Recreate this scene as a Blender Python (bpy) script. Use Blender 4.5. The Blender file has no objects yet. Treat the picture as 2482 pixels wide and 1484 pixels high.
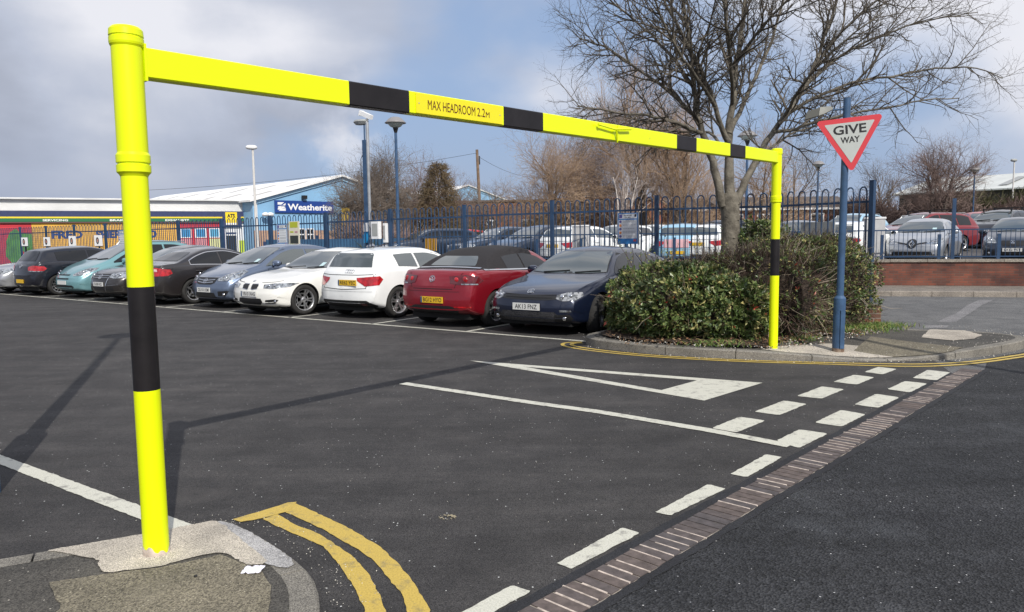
import bpy, bmesh, math, random
from mathutils import Vector, Matrix
from mathutils.bvhtree import BVHTree
from mathutils.geometry import delaunay_2d_cdt
R = math.radians
PI = math.pi
scene = bpy.context.scene
col = scene.collection

# ---------------------------------------------------------------- camera
FPX, PITCH, ROLL, CAMH = 1800.0, math.atan(167/1800.0), R(-0.75), 1.6
C_UP0 = Vector((0, math.sin(PITCH), math.cos(PITCH)))
C_FW = Vector((0, math.cos(PITCH), -math.sin(PITCH)))
C_R = Vector((1, 0, 0))*math.cos(ROLL) + C_UP0*math.sin(ROLL)
C_U = Vector((-1, 0, 0))*math.sin(ROLL) + C_UP0*math.cos(ROLL)
C_O = Vector((0, 0, CAMH))
cam = bpy.data.cameras.new('camera')
cam.sensor_width = 36; cam.lens = 36*FPX/2482; cam.clip_end = 3000; cam.clip_start = 0.05
camo = bpy.data.objects.new('camera', cam); col.objects.link(camo)
m = Matrix((C_R, C_U, -C_FW)).transposed().to_4x4(); m.translation = C_O
camo.matrix_world = m
scene.camera = camo

# ---------------------------------------------------------------- sun, sky
SUN_EL, SUN_H = R(40.6), Vector((0.38, -0.925, 0)).normalized()
sun_dir = Vector((SUN_H.x*math.cos(SUN_EL), SUN_H.y*math.cos(SUN_EL), math.sin(SUN_EL)))
sl = bpy.data.lights.new('sun', 'SUN'); sl.energy = 4.3; sl.angle = R(0.55); sl.color = (1.0, 0.955, 0.88)
so = bpy.data.objects.new('sun', sl); col.objects.link(so)
so.rotation_euler = sun_dir.to_track_quat('Z', 'Y').to_euler()
w = bpy.data.worlds.new("World"); scene.world = w; w.use_nodes = True
nt = w.node_tree; N = nt.nodes; Lk = nt.links
bg = N['Background']; out = N['World Output']
sky = N.new('ShaderNodeTexSky'); sky.sky_type = 'NISHITA'; sky.sun_disc = False
sky.sun_elevation = SUN_EL; sky.sun_rotation = math.atan2(sun_dir.x, sun_dir.y)
sky.air_density = 1.0; sky.dust_density = 1.6; sky.ozone_density = 1.5
Lk.new(sky.outputs[0], bg.inputs[0]); bg.inputs[1].default_value = 0.075
def nn(t, **k):
    n = N.new(t)
    for a, b in k.items(): setattr(n, a, b)
    return n
tc = nn('ShaderNodeTexCoord')
mp = nn('ShaderNodeMapping'); mp.inputs['Scale'].default_value = (1.0, 1.0, 1.8); mp.inputs['Location'].default_value = (0.35, 0.2, 0.15)
Lk.new(tc.outputs['Generated'], mp.inputs[0])
no = nn('ShaderNodeTexNoise'); no.inputs['Scale'].default_value = 2.3; no.inputs['Detail'].default_value = 6; no.inputs['Roughness'].default_value = 0.45; no.inputs['Distortion'].default_value = 0.25
Lk.new(mp.outputs[0], no.inputs[0])
sep = nn('ShaderNodeSeparateXYZ'); Lk.new(tc.outputs['Generated'], sep.inputs[0])
def mth(op, a, b=None, c=None, clamp=False):
    n = nn('ShaderNodeMath', operation=op); n.use_clamp = clamp
    for i, v in enumerate((a, b, c)):
        if v is None: continue
        if isinstance(v, (int, float)): n.inputs[i].default_value = v
        else: Lk.new(v, n.inputs[i])
    return n.outputs[0]
X, Y, Z = sep.outputs
def rng_(v, a, b, c, d, smooth=True):
    n = nn('ShaderNodeMapRange'); n.interpolation_type = 'SMOOTHSTEP' if smooth else 'LINEAR'
    Lk.new(v, n.inputs[0])
    for i, q in zip((1, 2, 3, 4), (a, b, c, d)): n.inputs[i].default_value = q
    return n.outputs[0]
# more cloud towards the west (left), clear gap in the middle
cover = mth('ADD', rng_(X, -0.15, -0.5, 0.0, 0.26), rng_(Z, 0.10, 0.34, 0.0, 0.10))
cover = mth('ADD', cover, rng_(X, 0.30, 0.62, 0.0, 0.10))
no3 = nn('ShaderNodeTexNoise'); no3.inputs['Scale'].default_value = 9; no3.inputs['Detail'].default_value = 6; no3.inputs['Roughness'].default_value = .6; Lk.new(tc.outputs['Generated'], no3.inputs[0])
w1 = nn('ShaderNodeVectorMath', operation='SUBTRACT'); Lk.new(no3.outputs['Color'], w1.inputs[0]); w1.inputs[1].default_value = (.5, .5, .5)
w2 = nn('ShaderNodeVectorMath', operation='SCALE'); Lk.new(w1.outputs[0], w2.inputs[0]); w2.inputs[3].default_value = .24
w3 = nn('ShaderNodeVectorMath', operation='ADD'); Lk.new(w2.outputs[0], w3.inputs[0]); Lk.new(tc.outputs['Generated'], w3.inputs[1])
def blob(d, r0, r1, a):
    n = nn('ShaderNodeVectorMath', operation='DISTANCE'); Lk.new(w3.outputs[0], n.inputs[0]); n.inputs[1].default_value = d
    return rng_(n.outputs['Value'], r0, r1, a, 0.0)
bA = blob((-0.2059, 0.9731, 0.1035), 0.01, 0.10, 0.17); bB = blob((-0.4752, 0.8521, 0.2193), 0.0, 0.27, 0.20); bC = blob((-0.39, 0.8898, 0.2369), 0.0, 0.20, 0.17)
blobs = mth('ADD', mth('ADD', bA, bB), bC)
dens = mth('ADD', mth('ADD', no.outputs[0], cover), blobs)
mask = rng_(dens, 0.45, 0.67, 0.0, 0.92)
no2 = nn('ShaderNodeTexNoise'); no2.inputs['Scale'].default_value = 3.4; no2.inputs['Detail'].default_value = 5; no2.inputs['Roughness'].default_value = 0.42
mp2 = nn('ShaderNodeMapping'); mp2.inputs['Scale'].default_value = (1, 1, 2.4); mp2.inputs['Location'].default_value = (4.35, 1.2, 2.33)
Lk.new(tc.outputs['Generated'], mp2.inputs[0]); Lk.new(mp2.outputs[0], no2.inputs[0])
hgt = mth('ADD', rng_(Z, 0.02, 0.30, 0.0, 0.42, False), rng_(no2.outputs[0], 0.36, 0.66, 0.0, 0.58))
bright = mth('ADD', hgt, rng_(X, 0.0, 0.5, 0.0, 0.30))
bright = mth('ADD', bright, rng_(X, -0.62, -0.42, -0.26, 0.0))
bright = mth('ADD', bright, mth('ADD', mth('MULTIPLY', bA, 2.2), mth('MULTIPLY', mth('ADD', bB, bC), 1.1)))
cr = nn('ShaderNodeValToRGB'); Lk.new(bright, cr.inputs[0])
e = cr.color_ramp.elements
e[0].position = 0.05; e[0].color = (0.33, 0.35, 0.42, 1)
e[1].position = 0.95; e[1].color = (0.92, 0.92, 0.97, 1)
q = e.new(0.45); q.color = (0.56, 0.60, 0.71, 1)
cbg = nn('ShaderNodeBackground'); Lk.new(cr.outputs[0], cbg.inputs[0]); cbg.inputs[1].default_value = 0.95
# clear-sky haze: thin milky layer over the Nishita blue
hz = nn('ShaderNodeBackground'); hz.inputs[0].default_value = (0.39, 0.53, 0.80, 1); hz.inputs[1].default_value = 1.0
mx0 = nn('ShaderNodeMixShader'); mx0.inputs[0].default_value = 0.72
Lk.new(bg.outputs[0], mx0.inputs[1]); Lk.new(hz.outputs[0], mx0.inputs[2])
mx = nn('ShaderNodeMixShader'); Lk.new(mask, mx.inputs[0]); Lk.new(mx0.outputs[0], mx.inputs[1]); Lk.new(cbg.outputs[0], mx.inputs[2])
sl_ = nn('ShaderNodeBackground'); sl_.inputs[0].default_value = (0.36, 0.415, 0.545, 1); sl_.inputs[1].default_value = 1.0
lowf = mth('MULTIPLY', rng_(Z, 0.005, 0.20, 0.85, 0.0), rng_(X, 0.15, -0.4, 0.45, 0.9))
lowf = mth('SUBTRACT', lowf, mth('MULTIPLY', bA, 3.6), clamp=True)
mx3 = nn('ShaderNodeMixShader'); Lk.new(lowf, mx3.inputs[0]); Lk.new(mx.outputs[0], mx3.inputs[1]); Lk.new(sl_.outputs[0], mx3.inputs[2])
Lk.new(mx3.outputs[0], out.inputs[0])
scene.view_settings.view_transform = 'Standard'; scene.view_settings.look = 'None'
scene.view_settings.exposure = 0.0; scene.view_settings.gamma = 1.0

# ---------------------------------------------------------------- pixel -> world helpers (photo at 2482 px wide)
def ray(x, y): return C_FW*FPX + C_R*(x-1241) + C_U*(742-y)
def gp(x, y, z=0.0):
    d = ray(x, y); t = (z-CAMH)/d.z; return C_O + d*t
def at(x, y, Yd):
    d = ray(x, y); return C_O + d*(Yd/d.y)

# ---------------------------------------------------------------- object helpers
def tag(o, label=None, cat=None, group=None, kind=None):
    if label: o['label'] = label
    if cat: o['category'] = cat
    if group: o['group'] = group
    if kind: o['kind'] = kind
    return o
def empty(name, loc=(0, 0, 0), rz=0.0, label=None, cat=None, group=None):
    o = bpy.data.objects.new(name, None); col.objects.link(o)
    o.location = loc; o.rotation_euler = (0, 0, rz); o.empty_display_size = 0.2
    return tag(o, label, cat, group)
class MB:
    def __init__(s): s.v = []; s.f = []; s.m = []; s.mi = 0
    def add(s, vs, fs, mi=None):
        b = len(s.v); s.v += [tuple(x) for x in vs]
        s.f += [tuple(b+i for i in f) for f in fs]
        s.m += [s.mi if mi is None else mi]*len(fs)
    def box(s, c, sz, rz=0.0, M=None, mi=None, taper=1.0):
        hx, hy, hz = sz[0]/2, sz[1]/2, sz[2]/2
        vs = []
        for z_, k in ((-hz, 1), (hz, taper)):
            for x_, y_ in ((-hx, -hy), (hx, -hy), (hx, hy), (-hx, hy)):
                p = Vector((x_*k, y_*k, z_))
                if M is not None: p = M @ p
                elif rz: p = Matrix.Rotation(rz, 3, 'Z') @ p
                vs.append(p + Vector(c))
        s.add(vs, [(3, 2, 1, 0), (4, 5, 6, 7), (0, 1, 5, 4), (1, 2, 6, 5), (2, 3, 7, 6), (3, 0, 4, 7)], mi)
    def bar(s, a, b, wd, h, mi=None, up=Vector((0, 0, 1))):
        a = Vector(a); b = Vector(b); d = b-a; L = d.length; d.normalize()
        sd = d.cross(up)
        if sd.length < 1e-4: sd = Vector((1, 0, 0))
        sd.normalize(); u = sd.cross(d)
        M = Matrix((d, -sd, u)).transposed()
        s.box((a+b)/2, (L, wd, h), M=M, mi=mi)
    def tube(s, pts, rad, k=8, caps=True, mi=None):
        pts = [Vector(p) for p in pts]; n = len(pts)
        if isinstance(rad, (int, float)): rad = [rad]*n
        vs = []; prev = None
        for i, p in enumerate(pts):
            if i == 0: d = pts[1]-p
            elif i == n-1: d = p-pts[i-1]
            else: d = pts[i+1]-pts[i-1]
            if d.length < 1e-9: d = Vector((0, 0, 1))
            d.normalize()
            if prev is None:
                a = d.cross(Vector((0.31, 0.95, 0.05)))
                if a.length < 0.1: a = d.cross(Vector((1, 0, 0)))
            else: a = prev - d*prev.dot(d)
            if a.length < 1e-6: a = d.orthogonal()
            a.normalize(); prev = a; b = d.cross(a); r = rad[i]
            for j in range(k):
                t = 2*PI*j/k; vs.append(p + a*(r*math.cos(t)) + b*(r*math.sin(t)))
        fs = []
        for i in range(n-1):
            for j in range(k):
                fs.append((i*k+j, i*k+(j+1) % k, (i+1)*k+(j+1) % k, (i+1)*k+j))
        if caps and k > 2: fs += [tuple(range(k-1, -1, -1)), tuple((n-1)*k+j for j in range(k))]
        s.add(vs, fs, mi)
    def lathe(s, prof, o=(0, 0, 0), ax=Vector((0, 0, 1)), k=24, mi=None, ca=True, cb=True):
        o = Vector(o); ax = Vector(ax).normalized(); a = ax.orthogonal().normalized(); b = ax.cross(a)
        vs = []
        for r, h in prof:
            for j in range(k):
                t = 2*PI*j/k; vs.append(o + ax*h + a*(r*math.cos(t)) + b*(r*math.sin(t)))
        fs = []
        for i in range(len(prof)-1):
            for j in range(k): fs.append((i*k+j, i*k+(j+1) % k, (i+1)*k+(j+1) % k, (i+1)*k+j))
        if ca: fs.append(tuple(range(k-1, -1, -1)))
        if cb: fs.append(tuple((len(prof)-1)*k+j for j in range(k)))
        s.add(vs, fs, mi)
    def prism(s, pts, h, mi=None, side_mi=None):      # pts: list of 3D, extruded by vector h
        n = len(pts); pts = [Vector(p) for p in pts]; h = Vector(h)
        vs = pts + [p+h for p in pts]
        s.add(vs, [tuple(range(n-1, -1, -1)), tuple(range(n, 2*n))], mi)
        s.add(vs, [(i, (i+1) % n, n+(i+1) % n, n+i) for i in range(n)], mi if side_mi is None else side_mi)
    def ell(s, c, r, k=12, l=8, mi=None, M=None, p=1.0):
        vs = []; fs = []
        sg = lambda v: math.copysign(abs(v)**p, v)
        for i in range(l+1):
            th = PI*i/l
            for j in range(k):
                ph = 2*PI*j/k
                q = Vector((r[0]*sg(math.sin(th))*sg(math.cos(ph)), r[1]*sg(math.sin(th))*sg(math.sin(ph)), r[2]*sg(math.cos(th))))
                if M is not None: q = M @ q
                vs.append(q + Vector(c))
        for i in range(l):
            for j in range(k): fs.append((i*k+j, (i+1)*k+j, (i+1)*k+(j+1) % k, i*k+(j+1) % k))
        s.add(vs, fs, mi)
    def mesh(s, name, smooth=None):
        me = bpy.data.meshes.new(name); me.from_pydata(s.v, [], s.f)
        me.polygons.foreach_set('material_index', s.m)
        if smooth: me.polygons.foreach_set('use_smooth', [True]*len(s.f))
        me.update(); return me
    def build(s, name, mats, parent=None, smooth=False, recalc=True):
        me = s.mesh(name, smooth)
        if recalc:
            bm = bmesh.new(); bm.from_mesh(me); bmesh.ops.recalc_face_normals(bm, faces=bm.faces); bm.to_mesh(me); bm.free()
        return obj(name, me, mats, parent)
def obj(name, me, mats, parent=None, smooth_angle=None):
    if not isinstance(mats, (list, tuple)): mats = [mats]
    for m_ in mats: me.materials.append(m_)
    o = bpy.data.objects.new(name, me); col.objects.link(o)
    if parent: o.parent = parent
    return o
def autosmooth(o, ang=35):
    me = o.data; bm = bmesh.new(); bm.from_mesh(me)
    for f in bm.faces: f.smooth = True
    for e_ in bm.edges:
        if len(e_.link_faces) == 2 and e_.calc_face_angle(0) > R(ang): e_.smooth = False
    bm.to_mesh(me); bm.free(); return o
_fc = {}
def text_geo(s, bold=0.0):
    k = (s, bold)
    if k in _fc: return _fc[k]
    cu = bpy.data.curves.new('t', 'FONT'); cu.body = s; cu.size = 1; cu.resolution_u = 3; cu.offset = bold; cu.fill_mode = 'FRONT'
    o = bpy.data.objects.new('t', cu); col.objects.link(o)
    dg = bpy.context.evaluated_depsgraph_get(); dg.update()
    me = bpy.data.meshes.new_from_object(o.evaluated_get(dg))
    vs = [v.co.copy() for v in me.vertices]; fs = [tuple(p.vertices) for p in me.polygons]
    bpy.data.objects.remove(o); bpy.data.curves.remove(cu); bpy.data.meshes.remove(me)
    x0 = min(v.x for v in vs); x1 = max(v.x for v in vs); y0 = min(v.y for v in vs); y1 = max(v.y for v in vs)
    _fc[k] = ([((v.x-x0)/(x1-x0)-.5, (v.y-y0)/(y1-y0)-.5) for v in vs], fs, (x1-x0)/(y1-y0)); return _fc[k]
def text_into(mb, s, c, U, V, wd=None, h=None, bold=0.0, mi=None):
    vs, fs, asp = text_geo(s, bold); c = Vector(c); U = Vector(U).normalized(); V = Vector(V).normalized()
    if wd is None: wd = h*asp
    if h is None: h = wd/asp
    mb.add([c + U*(x*wd) + V*(y*h) for x, y in vs], fs, mi)

# ---------------------------------------------------------------- materials
_mc = {}
def pmat(name, colr, rough=0.6, metal=0.0, var=0.0, vscale=4.0, col2=None, bump=0.0, bscale=60.0, coat=0.0, spec=0.5, detail=6, coord='Object', emis=None, vr=(0.35, 0.65)):
    if name in _mc: return _mc[name]
    mt = bpy.data.materials.new(name); mt.use_nodes = True; t = mt.node_tree; b = t.nodes['Principled BSDF']
    b.inputs['Base Color'].default_value = (*colr, 1); b.inputs['Roughness'].default_value = rough; b.inputs['Metallic'].default_value = metal
    b.inputs['Specular IOR Level'].default_value = spec
    if coat: b.inputs['Coat Weight'].default_value = coat; b.inputs['Coat Roughness'].default_value = 0.04
    tcn = t.nodes.new('ShaderNodeTexCoord')
    if var or col2:
        c2 = col2 or tuple(max(0, c*(1-var)) for c in colr); c1 = colr if col2 else tuple(min(1, c*(1+var*.6)) for c in colr)
        n_ = t.nodes.new('ShaderNodeTexNoise'); n_.inputs['Scale'].default_value = vscale; n_.inputs['Detail'].default_value = detail; n_.inputs['Roughness'].default_value = 0.6
        t.links.new(tcn.outputs[coord], n_.inputs[0])
        r_ = t.nodes.new('ShaderNodeValToRGB'); r_.color_ramp.elements[0].position = vr[0]; r_.color_ramp.elements[1].position = vr[1]
        r_.color_ramp.elements[0].color = (*c2, 1); r_.color_ramp.elements[1].color = (*c1, 1)
        t.links.new(n_.outputs[0], r_.inputs[0]); t.links.new(r_.outputs[0], b.inputs['Base Color'])
    if bump:
        n2 = t.nodes.new('ShaderNodeTexNoise'); n2.inputs['Scale'].default_value = bscale; n2.inputs['Detail'].default_value = 4
        t.links.new(tcn.outputs[coord], n2.inputs[0])
        bp = t.nodes.new('ShaderNodeBump'); bp.inputs['Strength'].default_value = bump; bp.inputs['Distance'].default_value = 0.02
        t.links.new(n2.outputs[0], bp.inputs['Height']); t.links.new(bp.outputs[0], b.inputs['Normal'])
    if emis: b.inputs['Emission Color'].default_value = (*emis, 1); b.inputs['Emission Strength'].default_value = 1
    _mc[name] = mt; return mt
def asphalt(name, base, dark, light, speck, aggr=260.0, bump=0.25, stain=None, streak=False):
    mt = bpy.data.materials.new(name); mt.use_nodes = True; t = mt.node_tree; b = t.nodes['Principled BSDF']; L_ = t.links.new
    b.inputs['Roughness'].default_value = 0.82; b.inputs['Specular IOR Level'].default_value = 0.35
    tc_ = t.nodes.new('ShaderNodeTexCoord'); P = tc_.outputs['Object']
    def noise(sc, det, ro=.6):
        n_ = t.nodes.new('ShaderNodeTexNoise'); n_.inputs['Scale'].default_value = sc; n_.inputs['Detail'].default_value = det; n_.inputs['Roughness'].default_value = ro; L_(P, n_.inputs[0]); return n_.outputs[0]
    def ramp(v, *st):
        r_ = t.nodes.new('ShaderNodeValToRGB'); e_ = r_.color_ramp.elements
        while len(e_) < len(st): e_.new(.5)
        for q_, (p_, c_) in zip(e_, st): q_.position = p_; q_.color = (*c_, 1)
        L_(v, r_.inputs[0]); return r_.outputs[0]
    def mix(f, a, c, mode='MIX'):
        n_ = t.nodes.new('ShaderNodeMix'); n_.data_type = 'RGBA'; n_.blend_type = mode
        if isinstance(f, float): n_.inputs[0].default_value = f
        else: L_(f, n_.inputs[0])
        for s_, v in ((6, a), (7, c)):
            if isinstance(v, tuple): n_.inputs[s_].default_value = (*v, 1)
            else: L_(v, n_.inputs[s_])
        return n_.outputs[2]
    large = ramp(noise(0.35, 5), (0.3, dark), (0.7, base))
    mid = ramp(noise(2.3, 6, .65), (0.38, (0.80, 0.80, 0.80)), (0.7, (1.28, 1.27, 1.25)))
    c_ = mix(1.0, large, mid, 'MULTIPLY')
    vo = t.nodes.new('ShaderNodeTexVoronoi'); vo.inputs['Scale'].default_value = aggr; L_(P, vo.inputs[0])
    gr = ramp(vo.outputs['Color'], (0.15, (0.42, 0.42, 0.42)), (0.85, (1.75, 1.75, 1.7)))
    c_ = mix(1.0, c_, gr, 'MULTIPLY')
    # pale stone chips: sparse cells
    v2 = t.nodes.new('ShaderNodeTexVoronoi'); v2.inputs['Scale'].default_value = 38.0; L_(P, v2.inputs[0])
    sx = t.nodes.new('ShaderNodeSeparateColor'); L_(v2.outputs['Color'], sx.inputs[0])
    pick = t.nodes.new('ShaderNodeMath'); pick.operation = 'GREATER_THAN'; L_(sx.outputs[0], pick.inputs[0]); pick.inputs[1].default_value = 1-speck
    near = t.nodes.new('ShaderNodeMath'); near.operation = 'LESS_THAN'; L_(v2.outputs['Distance'], near.inputs[0]); near.inputs[1].default_value = 0.16
    mu = t.nodes.new('ShaderNodeMath'); mu.operation = 'MULTIPLY'; L_(pick.outputs[0], mu.inputs[0]); L_(near.outputs[0], mu.inputs[1])
    c_ = mix(mu.outputs[0], c_, light)
    if streak:
        mpp = t.nodes.new('ShaderNodeMapping'); mpp.inputs['Rotation'].default_value = (0, 0, R(35)); mpp.inputs['Scale'].default_value = (.22, 2.6, 1); L_(P, mpp.inputs[0])
        ns = t.nodes.new('ShaderNodeTexNoise'); ns.inputs['Scale'].default_value = 1.0; ns.inputs['Detail'].default_value = 8; ns.inputs['Roughness'].default_value = .7; L_(mpp.outputs[0], ns.inputs[0])
        c_ = mix(1.0, c_, ramp(ns.outputs[0], (.32, (.78, .77, .76)), (.5, (1, 1, 1)), (.72, (1.45, 1.42, 1.38))), 'MULTIPLY')
    if stain:
        c_ = mix(ramp(noise(0.8, 7, .7), (0.56, (0, 0, 0)), (0.72, (.55, .55, .55))), c_, stain)
    L_(c_, b.inputs['Base Color'])
    bp = t.nodes.new('ShaderNodeBump'); bp.inputs['Strength'].default_value = bump; bp.inputs['Distance'].default_value = 0.012
    L_(vo.outputs['Distance'], bp.inputs['Height']); L_(bp.outputs[0], b.inputs['Normal'])
    return mt
def paint_mark(name, c1, worn, wear=0.45):
    mt = bpy.data.materials.new(name); mt.use_nodes = True; t = mt.node_tree; b = t.nodes['Principled BSDF']; L_ = t.links.new
    b.inputs['Roughness'].default_value = 0.6
    tc_ = t.nodes.new('ShaderNodeTexCoord')
    n_ = t.nodes.new('ShaderNodeTexNoise'); n_.inputs['Scale'].default_value = 9; n_.inputs['Detail'].default_value = 9; n_.inputs['Roughness'].default_value = .75; L_(tc_.outputs['Object'], n_.inputs[0])
    r_ = t.nodes.new('ShaderNodeValToRGB'); e_ = r_.color_ramp.elements
    e_[0].position = 0.36; e_[0].color = (*worn, 1); e_[1].position = 0.43+wear*.1; e_[1].color = (*c1, 1)
    L_(n_.outputs[0], r_.inputs[0])
    n3 = t.nodes.new('ShaderNodeTexNoise'); n3.inputs['Scale'].default_value = 120; n3.inputs['Detail'].default_value = 3; L_(tc_.outputs['Object'], n3.inputs[0])
    r3 = t.nodes.new('ShaderNodeValToRGB'); r3.color_ramp.elements[0].position = .3; r3.color_ramp.elements[0].color = (.75, .75, .73, 1); r3.color_ramp.elements[1].position = .6; r3.color_ramp.elements[1].color = (1.06, 1.06, 1.05, 1); L_(n3.outputs[0], r3.inputs[0])
    mx_ = t.nodes.new('ShaderNodeMix'); mx_.data_type = 'RGBA'; mx_.blend_type = 'MULTIPLY'; mx_.inputs[0].default_value = 1; L_(r_.outputs[0], mx_.inputs[6]); L_(r3.outputs[0], mx_.inputs[7])
    L_(mx_.outputs[2], b.inputs['Base Color'])
    bp = t.nodes.new('ShaderNodeBump'); bp.inputs['Strength'].default_value = .2; bp.inputs['Distance'].default_value = .004; L_(n3.outputs[0], bp.inputs['Height']); L_(bp.outputs[0], b.inputs['Normal'])
    return mt
def brickmat(name, c1, c2, mortar, sc=1.0, bw=0.225, rh=0.075, ms=0.010, axis='XZ', bias=0.0, var=0.35):
    mt = bpy.data.materials.new(name); mt.use_nodes = True; t = mt.node_tree; b = t.nodes['Principled BSDF']; L_ = t.links.new
    b.inputs['Roughness'].default_value = .9
    tc_ = t.nodes.new('ShaderNodeTexCoord'); s_ = t.nodes.new('ShaderNodeSeparateXYZ'); L_(tc_.outputs['Object'], s_.inputs[0])
    cb = t.nodes.new('ShaderNodeCombineXYZ')
    if axis == 'XZ': L_(s_.outputs[0], cb.inputs[0]); L_(s_.outputs[2], cb.inputs[1])
    else: L_(s_.outputs[1], cb.inputs[0]); L_(s_.outputs[2], cb.inputs[1])
    br = t.nodes.new('ShaderNodeTexBrick'); L_(cb.outputs[0], br.inputs[0]); br.inputs['Scale'].default_value = sc
    br.inputs['Brick Width'].default_value = bw; br.inputs['Row Height'].default_value = rh; br.inputs['Mortar Size'].default_value = ms; br.inputs['Mortar Smooth'].default_value = .2; br.inputs['Bias'].default_value = bias
    br.inputs['Color1'].default_value = (*c1, 1); br.inputs['Color2'].default_value = (*c2, 1); br.inputs['Mortar'].default_value = (*mortar, 1)
    n_ = t.nodes.new('ShaderNodeTexNoise'); n_.inputs['Scale'].default_value = 1.6; n_.inputs['Detail'].default_value = 7; L_(tc_.outputs['Object'], n_.inputs[0])
    r_ = t.nodes.new('ShaderNodeValToRGB'); r_.color_ramp.elements[0].position = .33; r_.color_ramp.elements[0].color = (1-var, 1-var, 1-var*.9, 1); r_.color_ramp.elements[1].position = .62; r_.color_ramp.elements[1].color = (1.1, 1.05, 1.0, 1); L_(n_.outputs[0], r_.inputs[0])
    mx_ = t.nodes.new('ShaderNodeMix'); mx_.data_type = 'RGBA'; mx_.blend_type = 'MULTIPLY'; mx_.inputs[0].default_value = 1; L_(br.outputs[0], mx_.inputs[6]); L_(r_.outputs[0], mx_.inputs[7])
    L_(mx_.outputs[2], b.inputs['Base Color'])
    bp = t.nodes.new('ShaderNodeBump'); bp.inputs['Strength'].default_value = .5; bp.inputs['Distance'].default_value = .01; bp.invert = True; L_(br.outputs['Fac'], bp.inputs['Height']); L_(bp.outputs[0], b.inputs['Normal'])
    return mt
M_CARPARK = asphalt('asphalt_new', (0.049, 0.0465, 0.0475), (0.033, 0.0315, 0.0325), (0.60, 0.61, 0.60), 0.040, 230, .35, stain=(0.092, 0.084, 0.080), streak=True)
M_NEAR = asphalt('asphalt_coarse', (0.031, 0.032, 0.036), (0.021, 0.022, 0.026), (0.50, 0.50, 0.50), 0.07, 80, 1.0, stain=(0.085, 0.09, 0.10), streak=True)
M_OLD = asphalt('asphalt_old', (0.115, 0.115, 0.118), (0.092, 0.093, 0.097), (0.3, 0.3, 0.3), 0.01, 150, .2)
M_TAR = asphalt('sealing_tar', (0.022, 0.023, 0.027), (0.018, 0.018, 0.022), (0.2, 0.2, 0.2), 0.004, 300, .1)
M_PAVTAR = asphalt('pavement_tarmac', (0.085, 0.078, 0.070), (0.055, 0.052, 0.048), (0.45, 0.42, 0.36), 0.06, 170, .35, stain=(0.13, 0.12, 0.09))
M_CONC = asphalt('concrete_patch', (0.44, 0.40, 0.35), (0.33, 0.295, 0.255), (0.6, 0.58, 0.52), 0.02, 330, .1, stain=(0.27, 0.24, 0.2))
M_SLAB = asphalt('rough_slab', (0.21, 0.185, 0.14), (0.135, 0.12, 0.09), (0.46, 0.42, 0.32), 0.16, 150, .55, stain=(0.27, 0.24, 0.18))
M_KERB = asphalt('kerb_concrete', (0.21, 0.195, 0.175), (0.15, 0.14, 0.125), (0.45, 0.44, 0.4), 0.01, 240, .2, stain=(0.30, 0.29, 0.27))
M_SOIL = asphalt('soil', (0.062, 0.042, 0.028), (0.035, 0.025, 0.018), (0.42, 0.38, 0.32), 0.22, 60, 1.0, stain=(0.12, 0.085, 0.055))
M_WHITE = paint_mark('white_marking', (0.56, 0.55, 0.48), (0.27, 0.26, 0.235))
M_YELLOW = paint_mark('yellow_marking', (0.52, 0.37, 0.075), (0.33, 0.25, 0.085))
M_FLUO = pmat('fluorescent_yellow_paint', (0.74, 0.845, 0.002), 0.36, spec=.35, col2=(.50, .52, .03), vscale=13, vr=(.24, .30), detail=8)
M_FLUO2 = pmat('sign_yellow', (0.80, 0.70, 0.01), 0.4)
M_BLACKP = pmat('black_gloss_paint', (0.014, 0.012, 0.013), 0.42, var=.3, vscale=6, spec=.3)
M_BLUE = pmat('blue_painted_steel', (0.040, 0.088, 0.175), 0.42, var=.25, vscale=5)
M_BLUED = pmat('blue_fence_paint', (0.019, 0.050, 0.110), 0.45, var=.25, vscale=3)
M_GALV = pmat('galvanised_steel', (0.48, 0.49, 0.50), 0.38, metal=.7, var=.2)
M_WHITEP = pmat('white_panel', (0.80, 0.80, 0.80), 0.5, var=.06)
M_GREYP = pmat('grey_panel', (0.34, 0.35, 0.34), 0.55, var=.08)
M_RED = pmat('sign_red', (0.60, 0.050, 0.062), 0.4)
M_DARK = pmat('dark_plastic', (0.012, 0.012, 0.013), 0.55)
M_TEXT = pmat('black_lettering', (0.012, 0.010, 0.012), 0.5)
M_BARK = pmat('bark', (0.19, 0.17, 0.135), 0.9, var=0, col2=(0.085, 0.074, 0.058), vscale=7, bump=.7, bscale=28, coord='Object')
M_TWIG = pmat('twig', (0.085, 0.070, 0.058), 0.9)
M_TWIGB = pmat('twig_brown', (0.135, 0.095, 0.065), 0.95, var=.4, vscale=.9)
M_TWIGG = pmat('twig_ochre', (0.20, 0.145, 0.085), 0.95, var=.4, vscale=.7)
M_BIRCH = pmat('birch_bark', (0.62, 0.56, 0.50), 0.8, var=.3)
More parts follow.
